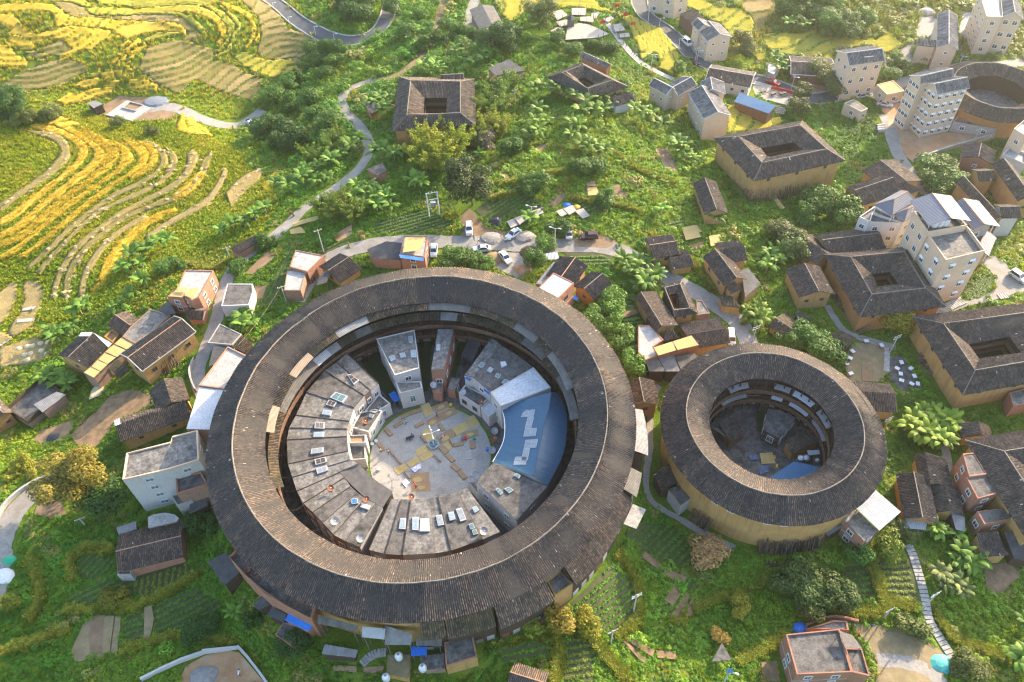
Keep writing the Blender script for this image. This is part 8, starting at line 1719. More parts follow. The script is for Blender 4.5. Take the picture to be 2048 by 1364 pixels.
def tree(label,p,R,Hh,col,cat='tree',name='tree',group=None,squash=.85):
 c=gp(p)if not isinstance(p,Vector)else p
 t=thing(name,label,cat,c,RU(0,6),group)
 ch=max(R*squash,.5);zc=max(Hh-ch,ch*.75)
 tr=link('trunk',TRUNK,t);tr.scale=(R*.6,R*.6,max(zc,.4))
 me=random.choice(CR_S if R<2.2 else CR_M if R<5 else CR_L)
 f=link('crown',me,t,loc=(0,0,zc));f.scale=(R*RU(1.15,1.3),R*RU(1.15,1.3),ch*RU(1.15,1.3));f.rotation_euler=(0,0,RU(0,6));f.color=(*[v*RU(.96,1.04)for v in col],1)
 a=np.arange(8)*.785;OCC.append(np.stack([c.x+R*.7*np.cos(a),c.y+R*.7*np.sin(a)],1))
 return t
DK,MD,BR,YG,GO,OL,DRY=(.04,.085,.018),(.065,.13,.022),(.1,.185,.028),(.19,.23,.03),(.28,.2,.035),(.1,.12,.035),(.3,.19,.09)
tree('big round dark tree standing alone on the slope above the parked cars',px('T2',(716,1200))[0],7.0,13,(.042,.06,.018))
tree('big golden-green tree at the lower left beside the dirt road',px('T7',(505,300))[0],7.2,12,(.2,.165,.03))
tree('dark bushy tree tucked between the golden tree and the white block',px('T7',(660,330))[0],4.6,7.5,DK)
tree('tall dark tree with loose branches beside the viewing decks',px('U5',(345,215))[0],6.0,11,OL)
tree('broad dark tree beside the grey slanted shed on the upper hill',px('U5',(80,360))[0],6.5,8,DK)
tree('small round clipped tree beside the road and the white awning',px('U7',(720,385))[0],2.7,4.6,BR)
tree('dark round bush between the parked cars and the drying mats',px('U7',(812,265))[0],3.4,4.2,DK)
tree('bushy tree by the stone heap right of a white car',px('U7',(632,500))[0],3.0,5,MD)
tree('yellow-green tree before the square building with a tiny court',px('S5',(655,960))[0],4.2,7.0,(.2,.19,.02))
tree('grey leafless thicket below the isolated square building',px('T2',(805,870))[0],3.4,5.5,(.15,.13,.09))
tree('bright round bush at the foot of the smaller ring',px('T9',(1238,605))[0],3.2,4,(.11,.15,.02))
tree('blue-green bush left of the bright round bush',px('T9',(1060,640))[0],2.7,3.2,MD)
tree('yellow shrub between two bushes at the foot of the smaller ring',px('T9',(1120,590))[0],1.6,2.2,(.22,.2,.02))
tree('light green shrub below the dark soil patch',px('T9',(730,700))[0],3.0,2.8,BR)
tree('withered brown maize patch below the smaller ring',px('T9',(178,640))[0],3.6,2.6,(.42,.26,.12),'dry plants','maize_patch')
tree('orange dried shrub in the lower right gardens',px('T9',(255,1105))[0],2.0,2.4,(.4,.24,.06),'shrub','shrub')
tree('yellow upright shrub in the lower right gardens',px('T9',(370,940))[0],2.4,3.0,(.22,.2,.025),'shrub','shrub')
tree('round grey-green tree with dry stakes in the lower right gardens',px('T9',(780,960))[0],2.8,3.6,OL)
tree('yellow shrub beside the path at the bottom of the ring',px('T8',(1395,1045))[0],2.6,2.8,(.2,.19,.02),'shrub','shrub')
tree('golden hedge shrub right of the brown lean-to roof',px('T8',(1225,1020))[0],3.0,2.6,(.22,.17,.03),'shrub','shrub')
tree('yellow-green sapling by the sheds below the ring',px('T8',(1065,1050))[0],1.9,2.8,YG,'shrub','shrub')
tree('small yellow-green tree beside the rubbish on the dirt road',px('T7',(75,915))[0],2.2,3.2,(.14,.16,.02))
def clu(desc,tile,spots,R,Hh,col,group,cat='tree',name='tree',squash=.85,side='left'):
 P=sorted(px(tile,*spots),key=lambda q:q[0]if side=='left' else q[1])
 for i,p in enumerate(P):
  k=RU(.8,1.2);v_=RU(.8,1.25);tree('%s, %s'%(desc,rwt(i,len(P),side)),p,R*k,Hh*k,[v*v_ for v in col],cat,name,group,squash)
clu('dark valley tree beside the pickup','T1',[(1560,810),(1640,800),(1700,790),(1760,830),(1640,870),(1720,880)],4.2,6,DK,'trees in the valley beside the pickup')
clu('green tree on the slope under the curling road','T1',[(1850,700),(1920,760),(1900,820),(1940,860),(1780,640),(1700,640),(1830,600)],3.6,5,MD,'trees on the slope under the curling road')
clu('dense wood beside the top bend of the asphalt road','T2',[(20,40),(70,70),(110,50),(60,130),(10,120),(-40,60),(40,90)],4.6,7,DK,'wood at the top bend of the asphalt road')
clu('bush along the gully right of the stubble terraces','T1',[(1850,330),(1880,380),(1920,300),(1960,400),(1990,320),(1820,420),(1760,480),(1700,520),(1640,560),(1600,600),(1900,460)],3.8,5,MD,'bushes along the gully','bush','bush')
clu('dark tree at the left edge below the stubble terraces','T1',[(10,640),(70,620),(120,660),(40,690)],5.0,7,DK,'trees at the left edge')
clu('olive bush above the golden terraces','T1',[(190,720),(260,700),(330,690),(110,730),(700,740),(900,790)],2.8,3.4,OL,'olive bushes above the golden terraces','bush','bush')
clu('tree in the hazy thicket at the top right','T3',[(640,90),(700,60),(760,60),(820,50),(880,80),(700,130),(780,120),(850,130),(960,180),(1020,220),(1100,160),(900,200)],5.0,7,MD,'hazy thicket at the top right')
clu('roadside tree near the wooden plaza','T3',[(730,600),(720,680),(870,510),(930,570),(840,470),(380,300),(420,350),(350,340)],3.2,6,OL,'roadside trees near the plaza')
clu('tree beside the gate of the rubble yard','T3',[(1290,370),(1290,420),(1250,480),(1440,350)],3.0,5,MD,'trees at the rubble yard')
clu('leafy tree between the dirt road and the smoky court','T3',[(1480,1010),(1560,1030),(1500,1090),(1600,1090),(1530,1130)],4.0,6,MD,'trees right of the dirt road')
clu('bush before the mud house with leaning bamboo','T3',[(820,1230),(900,1260),(760,1290),(980,1300)],4.2,4.5,MD,'bushes before the mud house','bush','bush')
clu('feathery bush above the tiled building with a tiny court','T6',[(640,90),(700,120),(680,170),(740,190),(590,60)],4.0,5,(.075,.1,.03),'feathery bushes','bush','bush')
clu('dense green tree behind the smaller ring','T6',[(720,690),(800,720),(850,760),(900,790),(660,700)],3.8,5,MD,'dense trees behind the smaller ring')
clu('round bush between the large ring and the long tiled house','T5',[(1420,600),(1530,560),(1500,640),(1580,700),(1440,530),(1620,790),(1660,850),(1530,480)],3.0,4,BR,'bushes right of the large ring','bush','bush')
clu('shrub in the big green mound of the lower right gardens','T9',[(640,800),(700,790),(760,820),(820,800),(880,830),(930,870),(780,880),(860,890),(980,850)],3.2,3.6,(.06,.095,.025),'green mound of shrubs','shrub','shrub')
clu('bush beside the brick house at the lower right','T9',[(1670,1280),(1740,1310),(1330,1040),(1390,1060),(1440,1080),(1360,510),(1290,480)],2.3,2.8,OL,'bushes at the lower right','bush','bush')
clu('hedge bush along the road near the black wayside shed','T4',[(1390,285),(1420,250),(1540,130),(1580,120),(1010,230),(1060,250),(970,270)],2.4,2.8,MD,'bushes along the road','bush','bush')
clu('bush in the middle of the hillside gardens','T2',[(1060,1130),(1100,1110),(1030,1100),(1340,1010),(1390,1000),(1450,1010),(930,900),(980,870),(1500,1180),(1480,1210)],3.2,3.4,MD,'bushes in the hillside gardens','bush','bush')
clu('dark bush on the mound just above the ring','T5',[(620,220),(680,220),(740,240),(800,260),(580,250)],3.0,2.6,MD,'bushes just above the ring','bush','bush')
clu('bush in the shade below the ring','T7',[(1700,1180),(1760,1150),(1200,420),(1160,470),(1240,470),(1180,1080),(1240,1050),(1130,1100),(1500,1010)],2.3,2.6,DK,'bushes in the shade below the ring','bush','bush')
clu('bush on the upper slope left of the grey long building','T2',[(430,290),(520,260),(640,220),(560,180),(660,280),(420,110),(700,220),(340,230),(250,80)],3.4,4,MD,'bushes on the upper slope','bush','bush')
clu('bush by the path below the viewing decks','T2',[(1480,300),(1420,280),(1540,300),(1300,330),(1220,260),(1620,620),(1580,540),(1920,430)],3.0,3.4,MD,'bushes below the viewing decks','bush','bush')
clu('yellowish shrub at the left garden edge','T7',[(110,130),(160,100),(200,160),(60,180),(650,890),(720,880)],2.0,2.2,(.16,.16,.02),'yellowish shrubs at the left','shrub','shrub')
def plume_mesh(seed,nst=18,n=5500):
 r=np.random.default_rng(seed);C_=[];Rr=[]
 for k in range(nst):
  a=r.uniform(0,6.28);lean=r.uniform(.1,.5);h=r.uniform(.7,1.05);b0=r.uniform(0,.16)
  for q in np.linspace(.28,1,8):
   C_.append([cos(a)*(b0+lean*q**2),sin(a)*(b0+lean*q**2),h*q-.12*q**4]);Rr.append(.115*(1.15-.75*q))
 V,F,t=lcl(C_,Rr,n,.03,up=.25,flat=1.0,asp=.35,seed=seed);return tms('foliage',V,F,t,'leaf')
PLUME=[plume_mesh(s)for s in(5,6,7)]
CULM=MB().tube((0,0,-.2),(0,0,1),.01,.006,5).mesh('culm',['bamboo'])
def bamboo(desc,tile,spots,group,col,Hh=9.0):
 P=sorted(px(tile,*spots))
 for i,p in enumerate(P):
  c=gp(p);t=thing('bamboo_clump','%s, %s'%(desc,rwt(i,len(P))),'bamboo',c,RU(0,6),group);k=RU(.8,1.15)
  f=link('foliage',random.choice(PLUME),t);f.scale=(Hh*k*1.1,Hh*k*1.1,Hh*k);f.color=(*[v*RU(.93,1.07)for v in col],1)
  for j in range(5):
   a=j*1.3;o=link('culm',CULM,t,loc=(.35*cos(a),.35*sin(a),0));o.scale=(Hh*.9,Hh*.9,Hh*.62);o.rotation_euler=(.14*sin(a),.14*cos(a),0)
  OCC.append(NA([[c.x-1.5,c.y-1.5],[c.x+1.5,c.y-1.5],[c.x+1.5,c.y+1.5],[c.x-1.5,c.y+1.5]]))
bamboo('golden-green bamboo before the isolated square building','T2',[(430,960),(480,990),(540,1000),(590,960),(620,900),(460,890),(530,880),(560,940)],'golden bamboo before the isolated square building',(.22,.25,.03),9.5)
bamboo('pale bamboo right of the isolated square building','T2',[(690,850),(740,860),(790,790),(840,760),(880,800),(720,800)],'pale bamboo right of the square building',(.2,.235,.035),8)
bamboo('green bamboo behind the isolated square building','T2',[(850,590),(900,580),(870,660),(820,690),(930,540)],'green bamboo beside the banana row',(.12,.18,.04),8)
bamboo('bamboo on the slope by the curling road','T1',[(1880,960),(1950,920),(1820,960),(1990,860)],'bamboo by the curling road',(.12,.18,.03),7.5)
bamboo('bamboo beside the road fork below the terraces','T1',[(1900,1250),(1960,1280),(2020,1260),(2000,1200),(2060,1300),(2110,1270)],'bamboo beside the road fork',(.12,.18,.03),6.5)
def banana_leaf():
 V=[];F=[];n=7;prof=[.25,.75,1,1,.9,.65,.1]
 for i in range(n):
  q=i/(n-1);x=q*(1-.12*q*q);z=.42*q-.62*q*q
  w=.17*prof[i];V+=[(x,-w,z-.05+.03*sin(i*2)),(x,0,z),(x,w,z-.05+.03*cos(i*2.3))]
 for i in range(n-1):
  k=3*i;F+=[(k,k+3,k+4,k+1),(k+1,k+4,k+5,k+2)]
 return V,F
BV,BF=banana_leaf()
BLEAF=[tms('leaf',BV,BF,np.full(len(BF),t),'leaf')for t in(.3,.5,.62,.85)]
BSTEM=MB().tube((0,0,-.4),(0,0,1),.16,.09,7).mesh('pseudostem',['banana_stem' if 'banana_stem' in M else 'bamboo'])
def banana_far(seed):
 r=np.random.default_rng(seed);V=[];F=[];T=[];o=0;B_=NA(BV)
 for k in range(9):
  a=k*2.4+r.uniform(-.3,.3);e=r.uniform(.1,.95);L=r.uniform(.8,1.1);X=B_*L;c,s=cos(e),sin(e);X=np.stack([X[:,0]*c-X[:,2]*s,X[:,1],X[:,0]*s+X[:,2]*c],1)
  c,s=cos(a),sin(a);X=np.stack([X[:,0]*c-X[:,1]*s,X[:,0]*s+X[:,1]*c,X[:,2]+.75],1);V.append(X);F.append(NA(BF)+o);T.append(np.full(len(BF),r.random()));o+=len(X)
 return tms('banana_plant',np.concatenate(V),np.concatenate(F),np.concatenate(T),'leaf')
BFAR=[banana_far(s)for s in(1,2,3)]
def bns(desc,tile,spots,group,col=(.11,.2,.03),size=3.0,side='left'):
 P=sorted(px(tile,*spots),key=lambda q:q[0]if side=='left' else q[1])
 for i,p in enumerate(P):
  c=gp(p);lb='%s, %s'%(desc,rwt(i,len(P),side));k=size*RU(.8,1.2);v_=RU(.75,1.3);cc=(*[v*v_ for v in col],1)
  if(c-Vector((0,0,CAMZ))).length>225:
   o=link('banana_plant',random.choice(BFAR),loc=c,label=lb,cat='banana plant',group=group);o.scale=(k*1.15,)*3;o.rotation_euler=(0,0,RU(0,6));o.color=cc
  else:
   t=thing('banana_plant',lb,'banana plant',c,RU(0,6),group);st=link('pseudostem',BSTEM,t);st.scale=(1.3,1.3,k*.62)
   for j in range(10):
    f=link('leaf',random.choice(BLEAF),t,loc=(0,0,k*.6));f.scale=(k*RU(.8,1.1),k*RU(.85,1.1),k);f.rotation_euler=(RU(-.2,.2),-RU(.05,1.0),j*2.4+RU(-.3,.3));f.color=cc
  OCC.append(NA([[c.x-.8,c.y-.8],[c.x+.8,c.y-.8],[c.x+.8,c.y+.8],[c.x-.8,c.y+.8]]))
bns('banana plant between the terraces and the road','T1',[(1800,1030),(1870,1010),(1950,990),(2010,940),(1780,1080),(1850,1080),(1700,1130),(1620,1110),(1500,1290),(1560,1250),(1440,1330),(1370,1340),(1300,1370),(2060,900),(2120,860),(1920,1060)],'banana plants between terraces and road')
bns('banana plant above the brick house with sacks','T4',[(740,280),(800,220),(850,190),(900,180),(960,140),(1000,130),(780,260),(840,250)],'banana plants above the brick house')
bns('banana plant behind the tiled houses at the left','T4',[(480,520),(520,500),(690,520),(720,500),(850,360),(780,420),(310,640),(350,680),(400,650),(440,620)],'banana plants behind the left houses')
bns('banana plant below the hipped tiled house','T4',[(300,930),(350,950),(400,930),(330,890),(420,960)],'banana plants below the hipped house')
bns('banana plant beside the burnt concrete roof','T4',[(1400,600),(1440,620),(1480,590),(1430,560)],'banana plants beside the burnt roof')
bns('banana plant in the row before the hilltop courtyard house','T2',[(1090,560),(1130,550),(1170,570),(1210,560),(1250,580),(1290,600),(1330,620),(1380,650),(1430,640),(1480,620),(1530,640),(1350,700),(1420,700),(1480,700)],'banana row before the hilltop house',(.12,.2,.03))
bns('banana plant scattered on the green hilltop','T2',[(1100,690),(1080,750),(1150,740),(1100,800),(1050,810),(1300,750),(1340,770),(1290,810),(1350,870),(1400,850),(1380,900),(1450,880),(1490,910),(1440,920)],'bananas scattered on the hilltop',(.125,.2,.03))
bns('banana plant on the right brow of the hill','T2',[(1700,710),(1750,720),(1790,760),(1830,780),(1900,860),(1950,900),(2000,950),(2030,970),(1660,690),(1920,920)],'bananas on the right brow',(.13,.2,.03))
bns('banana plant behind the isolated square building','T2',[(440,430),(500,420),(530,440),(620,340),(420,210),(760,340),(820,350),(730,400),(790,390),(470,400)],'bananas behind the square building')
bns('banana plant left of the isolated square building','T2',[(180,610),(220,650),(150,630),(240,600),(130,650),(200,690)],'bananas left of the square building')
bns('banana plant in the grove below the road fork','T2',[(40,1110),(100,1160),(150,1180),(200,1150),(80,1230),(160,1230),(220,1190),(30,1190),(120,1120),(240,1240)],'banana grove below the road fork')
bns('banana plant below the bamboo on the hillside','T2',[(380,1090),(420,1100),(200,930),(260,930),(310,920),(160,940),(760,930),(680,940),(1820,1250),(1050,1310)],'bananas below the bamboo')
bns('large banana plant by the lane above the tiled houses','T5',[(1620,270),(1680,240),(1730,260),(1700,320),(1650,300),(1780,330),(1720,370),(1680,370),(1600,230),(1760,220)],'large bananas by the lane',(.11,.19,.03),3.0)
bns('banana plant right of the long mud house','T6',[(550,210),(590,240),(540,270),(620,200),(570,180)],'bananas right of the long mud house',size=3.0)
bns('yellow-tipped banana plant beside the lane pole','T6',[(450,540),(490,520),(520,540),(480,580),(540,580),(420,520)],'bananas beside the lane pole',(.14,.2,.03),2.9)
bns('tall banana plant in the great clump right of the smaller ring','T6',[(1380,1150),(1440,1120),(1500,1130),(1560,1180),(1420,1190),(1480,1200),(1540,1240),(1590,1240),(1460,1260),(1520,1290),(1400,1240),(1350,1200),(1560,1300),(1610,1180)],'great banana clump',(.15,.22,.025),3.3)
bns('banana plant below the holed tiled house','T9',[(1530,510),(1640,520),(1500,480),(1630,680),(1740,680),(1690,700),(1660,640)],'bananas below the holed house',size=3.0)
bns('palm-like plant with pale drooping leaves beside the stone path','T9',[(1530,740),(1580,760),(1620,800),(1560,800),(1660,840)],'palm-like plants beside the stone path',(.16,.19,.06),2.4)
bns('banana plant at the lower right edge','T9',[(2030,1030),(2040,1230),(2070,1090),(1990,1250)],'bananas at the lower right edge')
bns('lone banana plant in the lower left shade','T7',[(1390,975)],'lone banana')
bns('banana plant along the right valley slope','T3',[(20,890),(60,930),(230,1310),(580,370),(620,450),(610,410),(660,180),(720,160),(760,190)],'bananas along the right valley')
# undergrowth, crops, rice and straw: plants nobody could count
def proto(name,V,F,T,mat='leaf_inst'):return bpy.data.objects.new(name,tms(name,V,F,T,mat))
def blades(n,h,w,spread,seed,droop=.35):
 r=np.random.default_rng(seed);V=[];F=[];T=[]
 for k in range(n):
  a=r.uniform(0,6.28);d=NA([cos(a),sin(a),0]);s=NA([-d[1],d[0],0])*w;b=d*r.uniform(0,spread);L=h*r.uniform(.6,1.15);o=len(V)
  m_=b+d*droop*.35*L+NA([0,0,L*.7]);e=b+d*droop*L+NA([0,0,L*(1-droop*.3)])
  V+=[b-s,b+s,m_+s,m_-s,e];F+=[(o,o+1,o+2,o+3),(o+3,o+2,o+4,o+4)];t=r.random();T+=[t,t]
 return NA(V),F,T
def tri_mesh(name,V,F,T,mat='leaf_inst'):
 me=bpy.data.meshes.new(name);me.from_pydata([tuple(v)for v in V],[],[tuple(dict.fromkeys(f))for f in F]);a=me.attributes.new('tint','FLOAT','FACE');a.data.foreach_set('value',np.asarray(T,np.float32));me.materials.append(M[mat]);return bpy.data.objects.new(name,me)
P_LEAFY=[]
for s_ in range(4):
 r_=np.random.default_rng(50+s_);cc_=[[r_.uniform(-.45,.45),r_.uniform(-.45,.45),r_.uniform(.1,.35)]for _ in range(5)]
 V,F,T=lcl(cc_,r_.uniform(.2,.42,5),150,.095,up=1.3,flat=.8,asp=.7,seed=60+s_);P_LEAFY.append(proto('leafy_clump',V,F,T))
P_GRASS=[tri_mesh('grass_tuft',*blades(22,.75,.035,.4,70+i))for i in range(2)]
P_CROP=[proto('crop_plant',*lcl([[0,0,.18],[.2,.1,.12],[-.15,.15,.14]],[.28,.2,.2],26,.15,up=1.6,flat=.6,asp=.75,seed=80+i))for i in range(2)]
P_RICE=[tri_mesh('rice_plant',*blades(18,.55,.035,.5,90+i,.6))for i in range(2)]
P_STRAW=[proto('straw_heap',*lcl([[0,0,.1],[.35,.1,.08],[-.3,-.1,.08]],[.42,.35,.35],60,.2,up=1.2,flat=.45,asp=.3,seed=95+i))for i in range(2)]
def scatter(name,label,protos,loc,rot,scl,col,idx):
 n=len(loc)
 if not n:return
 me=bpy.data.meshes.new(name);me.vertices.add(n);me.vertices.foreach_set('co',np.asarray(loc,np.float32).ravel())
 for nm,ty,val in(('rotz','FLOAT',rot),('scl','FLOAT',scl),('idx','INT',idx)):
  a=me.attributes.new(nm,ty,'POINT');a.data.foreach_set('value',np.asarray(val,np.int32 if ty=='INT' else np.float32))
 a=me.attributes.new('col','FLOAT_COLOR','POINT');a.data.foreach_set('color',np.concatenate([np.asarray(col,np.float32),np.ones((n,1),np.float32)],1).ravel())
 me.update();o=link(name,me,kind='stuff',label=label)
 g=bpy.data.node_groups.new(name,'GeometryNodeTree');g.interface.new_socket('Geometry',in_out='INPUT',socket_type='NodeSocketGeometry');g.interface.new_socket('Geometry',in_out='OUTPUT',socket_type='NodeSocketGeometry')
 N=g.nodes;L=g.links;gi=N.new('NodeGroupInput');go=N.new('NodeGroupOutput');join=N.new('GeometryNodeJoinGeometry')
 def attr(nm,ty):
  q=N.new('GeometryNodeInputNamedAttribute');q.data_type=ty;q.inputs[0].default_value=nm;return q.outputs[0]
 cx=N.new('ShaderNodeCombineXYZ');L.new(attr('rotz','FLOAT'),cx.inputs[2]);eu=N.new('FunctionNodeEulerToRotation');L.new(cx.outputs[0],eu.inputs[0])
 for i,p in enumerate(protos):
  oi=N.new('GeometryNodeObjectInfo');oi.inputs['Object'].default_value=p;oi.inputs['As Instance'].default_value=True
  cmpn=N.new('FunctionNodeCompare');cmpn.data_type='INT';cmpn.operation='EQUAL';L.new(attr('idx','INT'),cmpn.inputs[2]);cmpn.inputs[3].default_value=i
  ip=N.new('GeometryNodeInstanceOnPoints');L.new(gi.outputs[0],ip.inputs['Points']);L.new(cmpn.outputs[0],ip.inputs['Selection']);L.new(oi.outputs['Geometry'],ip.inputs['Instance']);L.new(eu.outputs[0],ip.inputs['Rotation']);L.new(attr('scl','FLOAT'),ip.inputs['Scale'])
  L.new(ip.outputs[0],join.inputs[0])
 L.new(join.outputs[0],go.inputs[0]);md=o.modifiers.new('plants','NODES');md.node_group=g
 return o
def in_view(x,y,z,m=140):
 q,c=project(np.stack([x,y,z],1));return(q[:,0]>-m)&(q[:,0]<PW+m)&(q[:,1]>-m)&(q[:,1]<PH+m),q
pts=[]
for(y0,y1,st)in((25,110,.78),(110,185,.95),(185,240,1.25),(240,330,1.6)):
 gx,gy=np.meshgrid(np.arange(-215,215,st),np.arange(y0,y1,st));x=gx.ravel()+NU(-.5,.5,gx.size)*st;y=gy.ravel()+NU(-.5,.5,gx.size)*st;pts.append(np.stack([x,y,np.full(x.shape,st)],1))
pts=np.concatenate(pts);X,Y,ST=pts.T;Z=hgt(X,Y);ok,Q=in_view(X,Y,Z)
X,Y,Z,ST,Q=X[ok],Y[ok],Z[ok],ST[ok],Q[ok]
def ocm(polys,X,Y):
 m=np.zeros(X.shape,bool);order=np.argsort(X);xs=X[order]
 for P in polys:
  P=np.asarray(P)[:,:2];a,b=np.searchsorted(xs,[P[:,0].min(),P[:,0].max()]);k=order[a:b];k=k[(Y[k]>=P[:,1].min())&(Y[k]<=P[:,1].max())]
  if len(k):m[k]|=pip(P,X[k],Y[k])
 return m
free=~ocm(OCC+[c[0]for c in CROPS],X,Y)
X,Y,Z,ST,Q=X[free],Y[free],Z[free],ST[free],Q[free];n_=len(X)
n1=fnoise(X,Y,.09)*.5+fnoise(X+40,Y,.26)*.5;n2=fnoise(X,Y+90,.05);n3=fnoise(X+17,Y+31,.55)
DKa,MDa,BRa,YGa,OLa,DRa=[NA(c)for c in((.05,.125,.014),(.082,.19,.018),(.13,.265,.024),(.26,.32,.03),(.2,.21,.045),(.32,.25,.1))]
w=np.clip(n1*.9+.5,0,1)[:,None];col=DKa*(1-w)+BRa*w
w=np.clip(n2*1.6-.35,0,1)[:,None]*.8;col=col*(1-w)+YGa*w
scl=NU(.75,1.3,n_);grass_p=np.clip(.3+n3*.25,0,1);shrub_p=np.full(n_,.03)
for P,c,amt,gp_,sp_,sc in[([(-100,180),(540,200),(600,330),(520,480),(430,560),(330,560),(150,640),(-100,780)],YGa*NA([1.0,1,.8]),.7,1.0,.0,.8),([(-100,-100),(520,-100),(660,100),(560,240),(200,240),(-100,230)],NA([.3,.3,.045]),.75,.9,.01,.8),([(470,150),(780,150),(720,330),(560,400),(470,300)],MDa,.6,.25,.15,1.2),([(620,-100),(1000,-100),(1000,150),(700,150)],MDa*1.1,.5,.35,.15,1.2),([(880,230),(1250,210),(1420,260),(1480,470),(1240,480),(880,400)],NA([.21,.31,.035]),.7,.3,.06,1.0),([(1450,-100),(2200,-100),(2200,150),(1700,170),(1480,80)],OLa,.6,.5,.12,1.2),([(-100,980),(440,980),(500,1200),(640,1500),(-100,1500)],NA([.085,.21,.022]),.5,.25,.08,1.0),([(1000,1050),(1480,1090),(1800,1090),(2200,1050),(2200,1500),(1000,1500)],NA([.17,.28,.03]),.5,.25,.1,1.0),([(1300,420),(1600,380),(1700,720),(1400,760)],NA([.18,.28,.03]),.5,.4,.08,1.0),([(1040,1000),(1260,1000),(1240,1130),(1100,1190),(640,1320),(420,1060),(440,1180)],DKa,.5,.2,.1,1.0)]:
 k=pip(P,Q[:,0],Q[:,1]);col[k]=col[k]*(1-amt)+np.asarray(c)*amt;grass_p[k]=gp_;shrub_p[k]=sp_;scl[k]*=sc
dry=(fnoise(X+7,Y+3,.33)>.55)&(rng.random(n_)<.5);col[dry]=col[dry]*.4+DRa*.6
col*=NU(.75,1.3,(n_,1))*np.stack([NU(.85,1.2,n_),np.ones(n_),NU(.8,1.2,n_)],1)
u=rng.random(n_);gr=u<grass_p;sh=(rng.random(n_)<shrub_p)&~gr;far=ST/.85
keep=rng.random(n_)<np.where(n3<-.55,.45,1.0)
big=np.where(sh,NU(1.5,2.3,n_),1.0)*scl*far
k=~gr&keep;scatter('undergrowth','dense green undergrowth of leafy plants over the slopes',P_LEAFY,np.stack([X,Y,Z-.05],1)[k],NU(0,6.28,k.sum()),big[k]*.85,col[k],rng.integers(0,4,k.sum()))
k=gr&keep;scatter('grass','rough yellowish grass on banks and terrace edges',P_GRASS,np.stack([X,Y,Z-.05],1)[k],NU(0,6.28,k.sum()),(scl*far)[k]*1.15,col[k]*NA([1.25,1.08,.9]),rng.integers(0,2,k.sum()))
gx,gy=np.meshgrid(np.arange(-190,-60,.72),np.arange(110,235,.72));x=gx.ravel()+NU(-.4,.4,gx.size);y=gy.ravel()+NU(-.4,.4,gx.size);z=hgt(x,y);ok,q=in_view(x,y,z);ok&=pip([(-150,230),(300,230),(560,330),(530,440),(440,520),(380,600),(200,640),(-150,640)],q[:,0],q[:,1]);x,y,z=x[ok],y[ok],z[ok];ok=~ocm(OCC,x,y);x,y,z=x[ok],y[ok],z[ok];n_=len(x)
w=np.clip(fnoise(x,y,.12)*.6+.5+rng.normal(0,.15,n_),0,1)[:,None]
scatter('terrace_grass','bright grass on the banks between the rice terraces',P_GRASS,np.c_[x,y,z],NU(0,6.28,n_),NU(.7,1.2,n_),(NA([.15,.26,.02])*(1-w)+NA([.44,.37,.045])*w)*NU(.8,1.2,(n_,1)),rng.integers(0,2,n_))
BX_=[]
for tl_,P in[('T8',[(1110,1110),(1250,1060),(1380,1090),(1480,1180),(1560,1280),(1640,1363)]),('T8',[(1200,1110),(1225,1180),(1215,1300),(1180,1363)]),('T8',[(1550,600),(1640,720),(1690,830),(1680,1000),(1560,1090)]),('T8',[(840,1140),(1000,1090),(1100,1070)]),('T9',[(780,990),(1000,970),(1200,950),(1280,910),(1440,930)]),('T9',[(1140,660),(1190,760),(1210,860),(1290,900)]),('T9',[(0,1010),(200,900),(420,840),(560,760)]),('T9',[(1500,930),(1600,1080),(1750,1150),(2000,1250)]),('T9',[(380,1240),(500,1180),(640,1100)]),('T7',[(390,950),(560,940),(780,930),(900,880),(1060,800),(1150,740)]),('T7',[(180,640),(230,760),(240,880),(180,1000)]),('T7',[(430,760),(420,650),(500,580),(660,590)]),('T7',[(700,1190),(900,1130),(1100,1090),(1300,1120),(1500,1250)]),('T7',[(0,1190),(200,1130),(400,1050)]),('T2',[(860,990),(1000,870),(1250,870),(1450,920)]),('T2',[(840,1080),(1000,1060),(1230,1010),(1290,1040),(1220,1100)]),('T2',[(560,1270),(700,1230),(820,1170),(960,1130)]),('T2',[(1290,1160),(1500,1190),(1700,1240)]),('T2',[(1560,900),(1700,1000),(1900,1080)]),('T6',[(100,200),(230,400)]),('T6',[(270,480),(430,600)]),('T4',[(1110,220),(1250,260),(1350,200)]),('T4',[(30,760),(200,700),(300,600)])]:
 q=rsm(sml(gps(px(tl_,*P)),5),90);k=420;i=rng.integers(0,90,k);BX_.append(q[i]+rng.normal(0,.42,(k,2)))
BX_=np.concatenate(BX_);BX_=BX_[~ocm(OCC,BX_[:,0],BX_[:,1])];n_=len(BX_)
scatter('bank_grass','yellowish grass along the terrace banks',P_GRASS,np.c_[BX_,hgt(BX_[:,0],BX_[:,1])],NU(0,6.28,n_),NU(.9,1.5,n_),NA([.3,.31,.045])*NU(.5,1.25,(n_,1)),rng.integers(0,2,n_))
LL=[];LC=[]
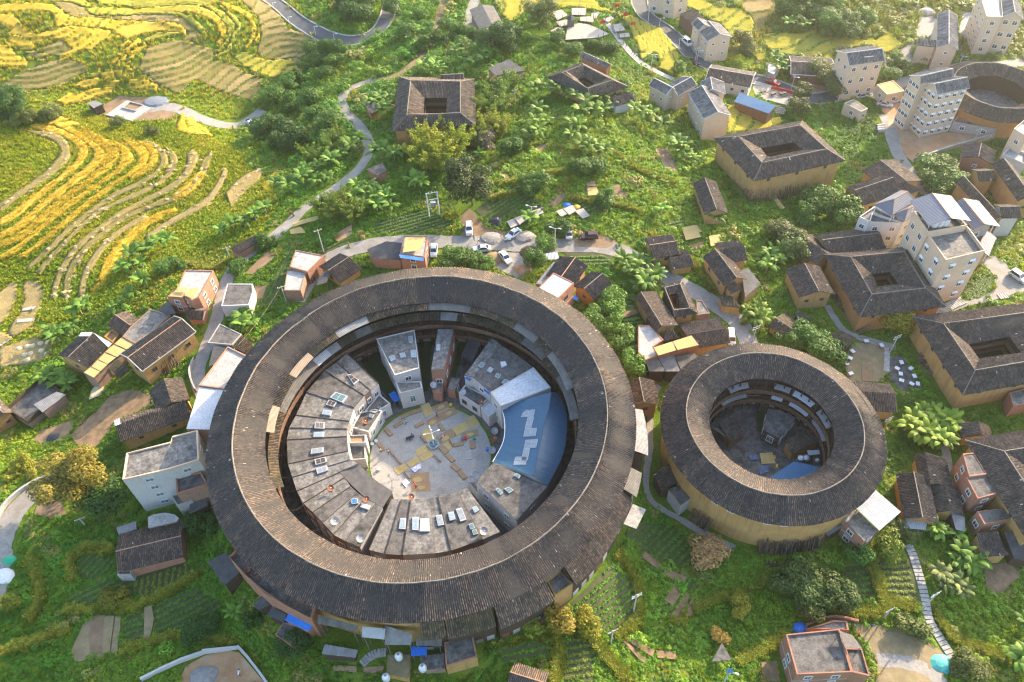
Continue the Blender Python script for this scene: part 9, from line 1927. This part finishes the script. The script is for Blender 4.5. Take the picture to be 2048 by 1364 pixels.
for PP,tint,mt in CROPS:
 e=PP[1]-PP[0];e=e/(np.hypot(*e)+1e-6);f=NA([-e[1],e[0]]);o=PP.mean(0);R=np.hypot(*(PP-o).T).max()
 a,b=np.meshgrid(np.arange(-R,R,.42),np.arange(-R,R,1.15));q=o+a.ravel()[:,None]*e+b.ravel()[:,None]*f+rng.normal(0,.07,(a.size,2));k=pip(PP,q[:,0],q[:,1]);q=q[k]
 q=q[~ocm(OCC,q[:,0],q[:,1])];LL.append(np.c_[q,hgt(q[:,0],q[:,1])])
 c=NA([.045,.12,.016])*(1-tint)+NA([.14,.27,.025])*tint if mt=='crop_green' else NA([.16,.2,.03]);LC.append(c*NU(.75,1.25,(len(q),1)))
LL=np.concatenate(LL);LC=np.concatenate(LC);scatter('vegetable_rows','rows of leafy vegetables in the garden plots',P_CROP,LL,NU(0,6.28,len(LL)),NU(.75,1.1,len(LL)),LC,rng.integers(0,2,len(LL)))
TR=[t for t in TUFT if t[3]=='rice'];TS=[t for t in TUFT if t[3]=='straw']
if TR:
 A=NA([t[:3]for t in TR])-NA([0,0,.2]);ti=NA([t[4]for t in TR])[:,None];c=NA([.42,.31,.03])*(1-ti)+NA([.58,.38,.045])*ti
 scatter('rice_plants','ripe golden rice standing on the curved terraces',P_RICE,A,NU(0,6.28,len(A)),NU(.9,1.4,len(A)),c*NU(.8,1.2,(len(A),1)),rng.integers(0,2,len(A)))
if TS:
 A=NA([t[:3]for t in TS]);scatter('straw_heaps','pale heaps of cut straw on the harvested terraces',P_STRAW,A,NU(0,6.28,len(A)),NU(.7,1.3,len(A)),NA([.52,.42,.26])*NU(.8,1.15,(len(A),1)),rng.integers(0,2,len(A)))
 # air
def haze(dens,aniso):
 b=MB().box((0,150,60),(2700,2700,155))
 m=bpy.data.materials.new('haze');m.use_nodes=True;n=m.node_tree.nodes;n.clear()
 o=n.new('ShaderNodeOutputMaterial');v=n.new('ShaderNodeVolumePrincipled')
 v.inputs['Color'].default_value=(.96,.96,.97,1);v.inputs['Density'].default_value=dens;v.inputs['Anisotropy'].default_value=aniso
 m.node_tree.links.new(v.outputs[0],o.inputs['Volume']);MATS['haze']=m
 h=link('haze',b.mesh('haze',['haze']),kind='stuff',label='thin pale haze over the whole valley')
 return h
haze(.00022,.85)
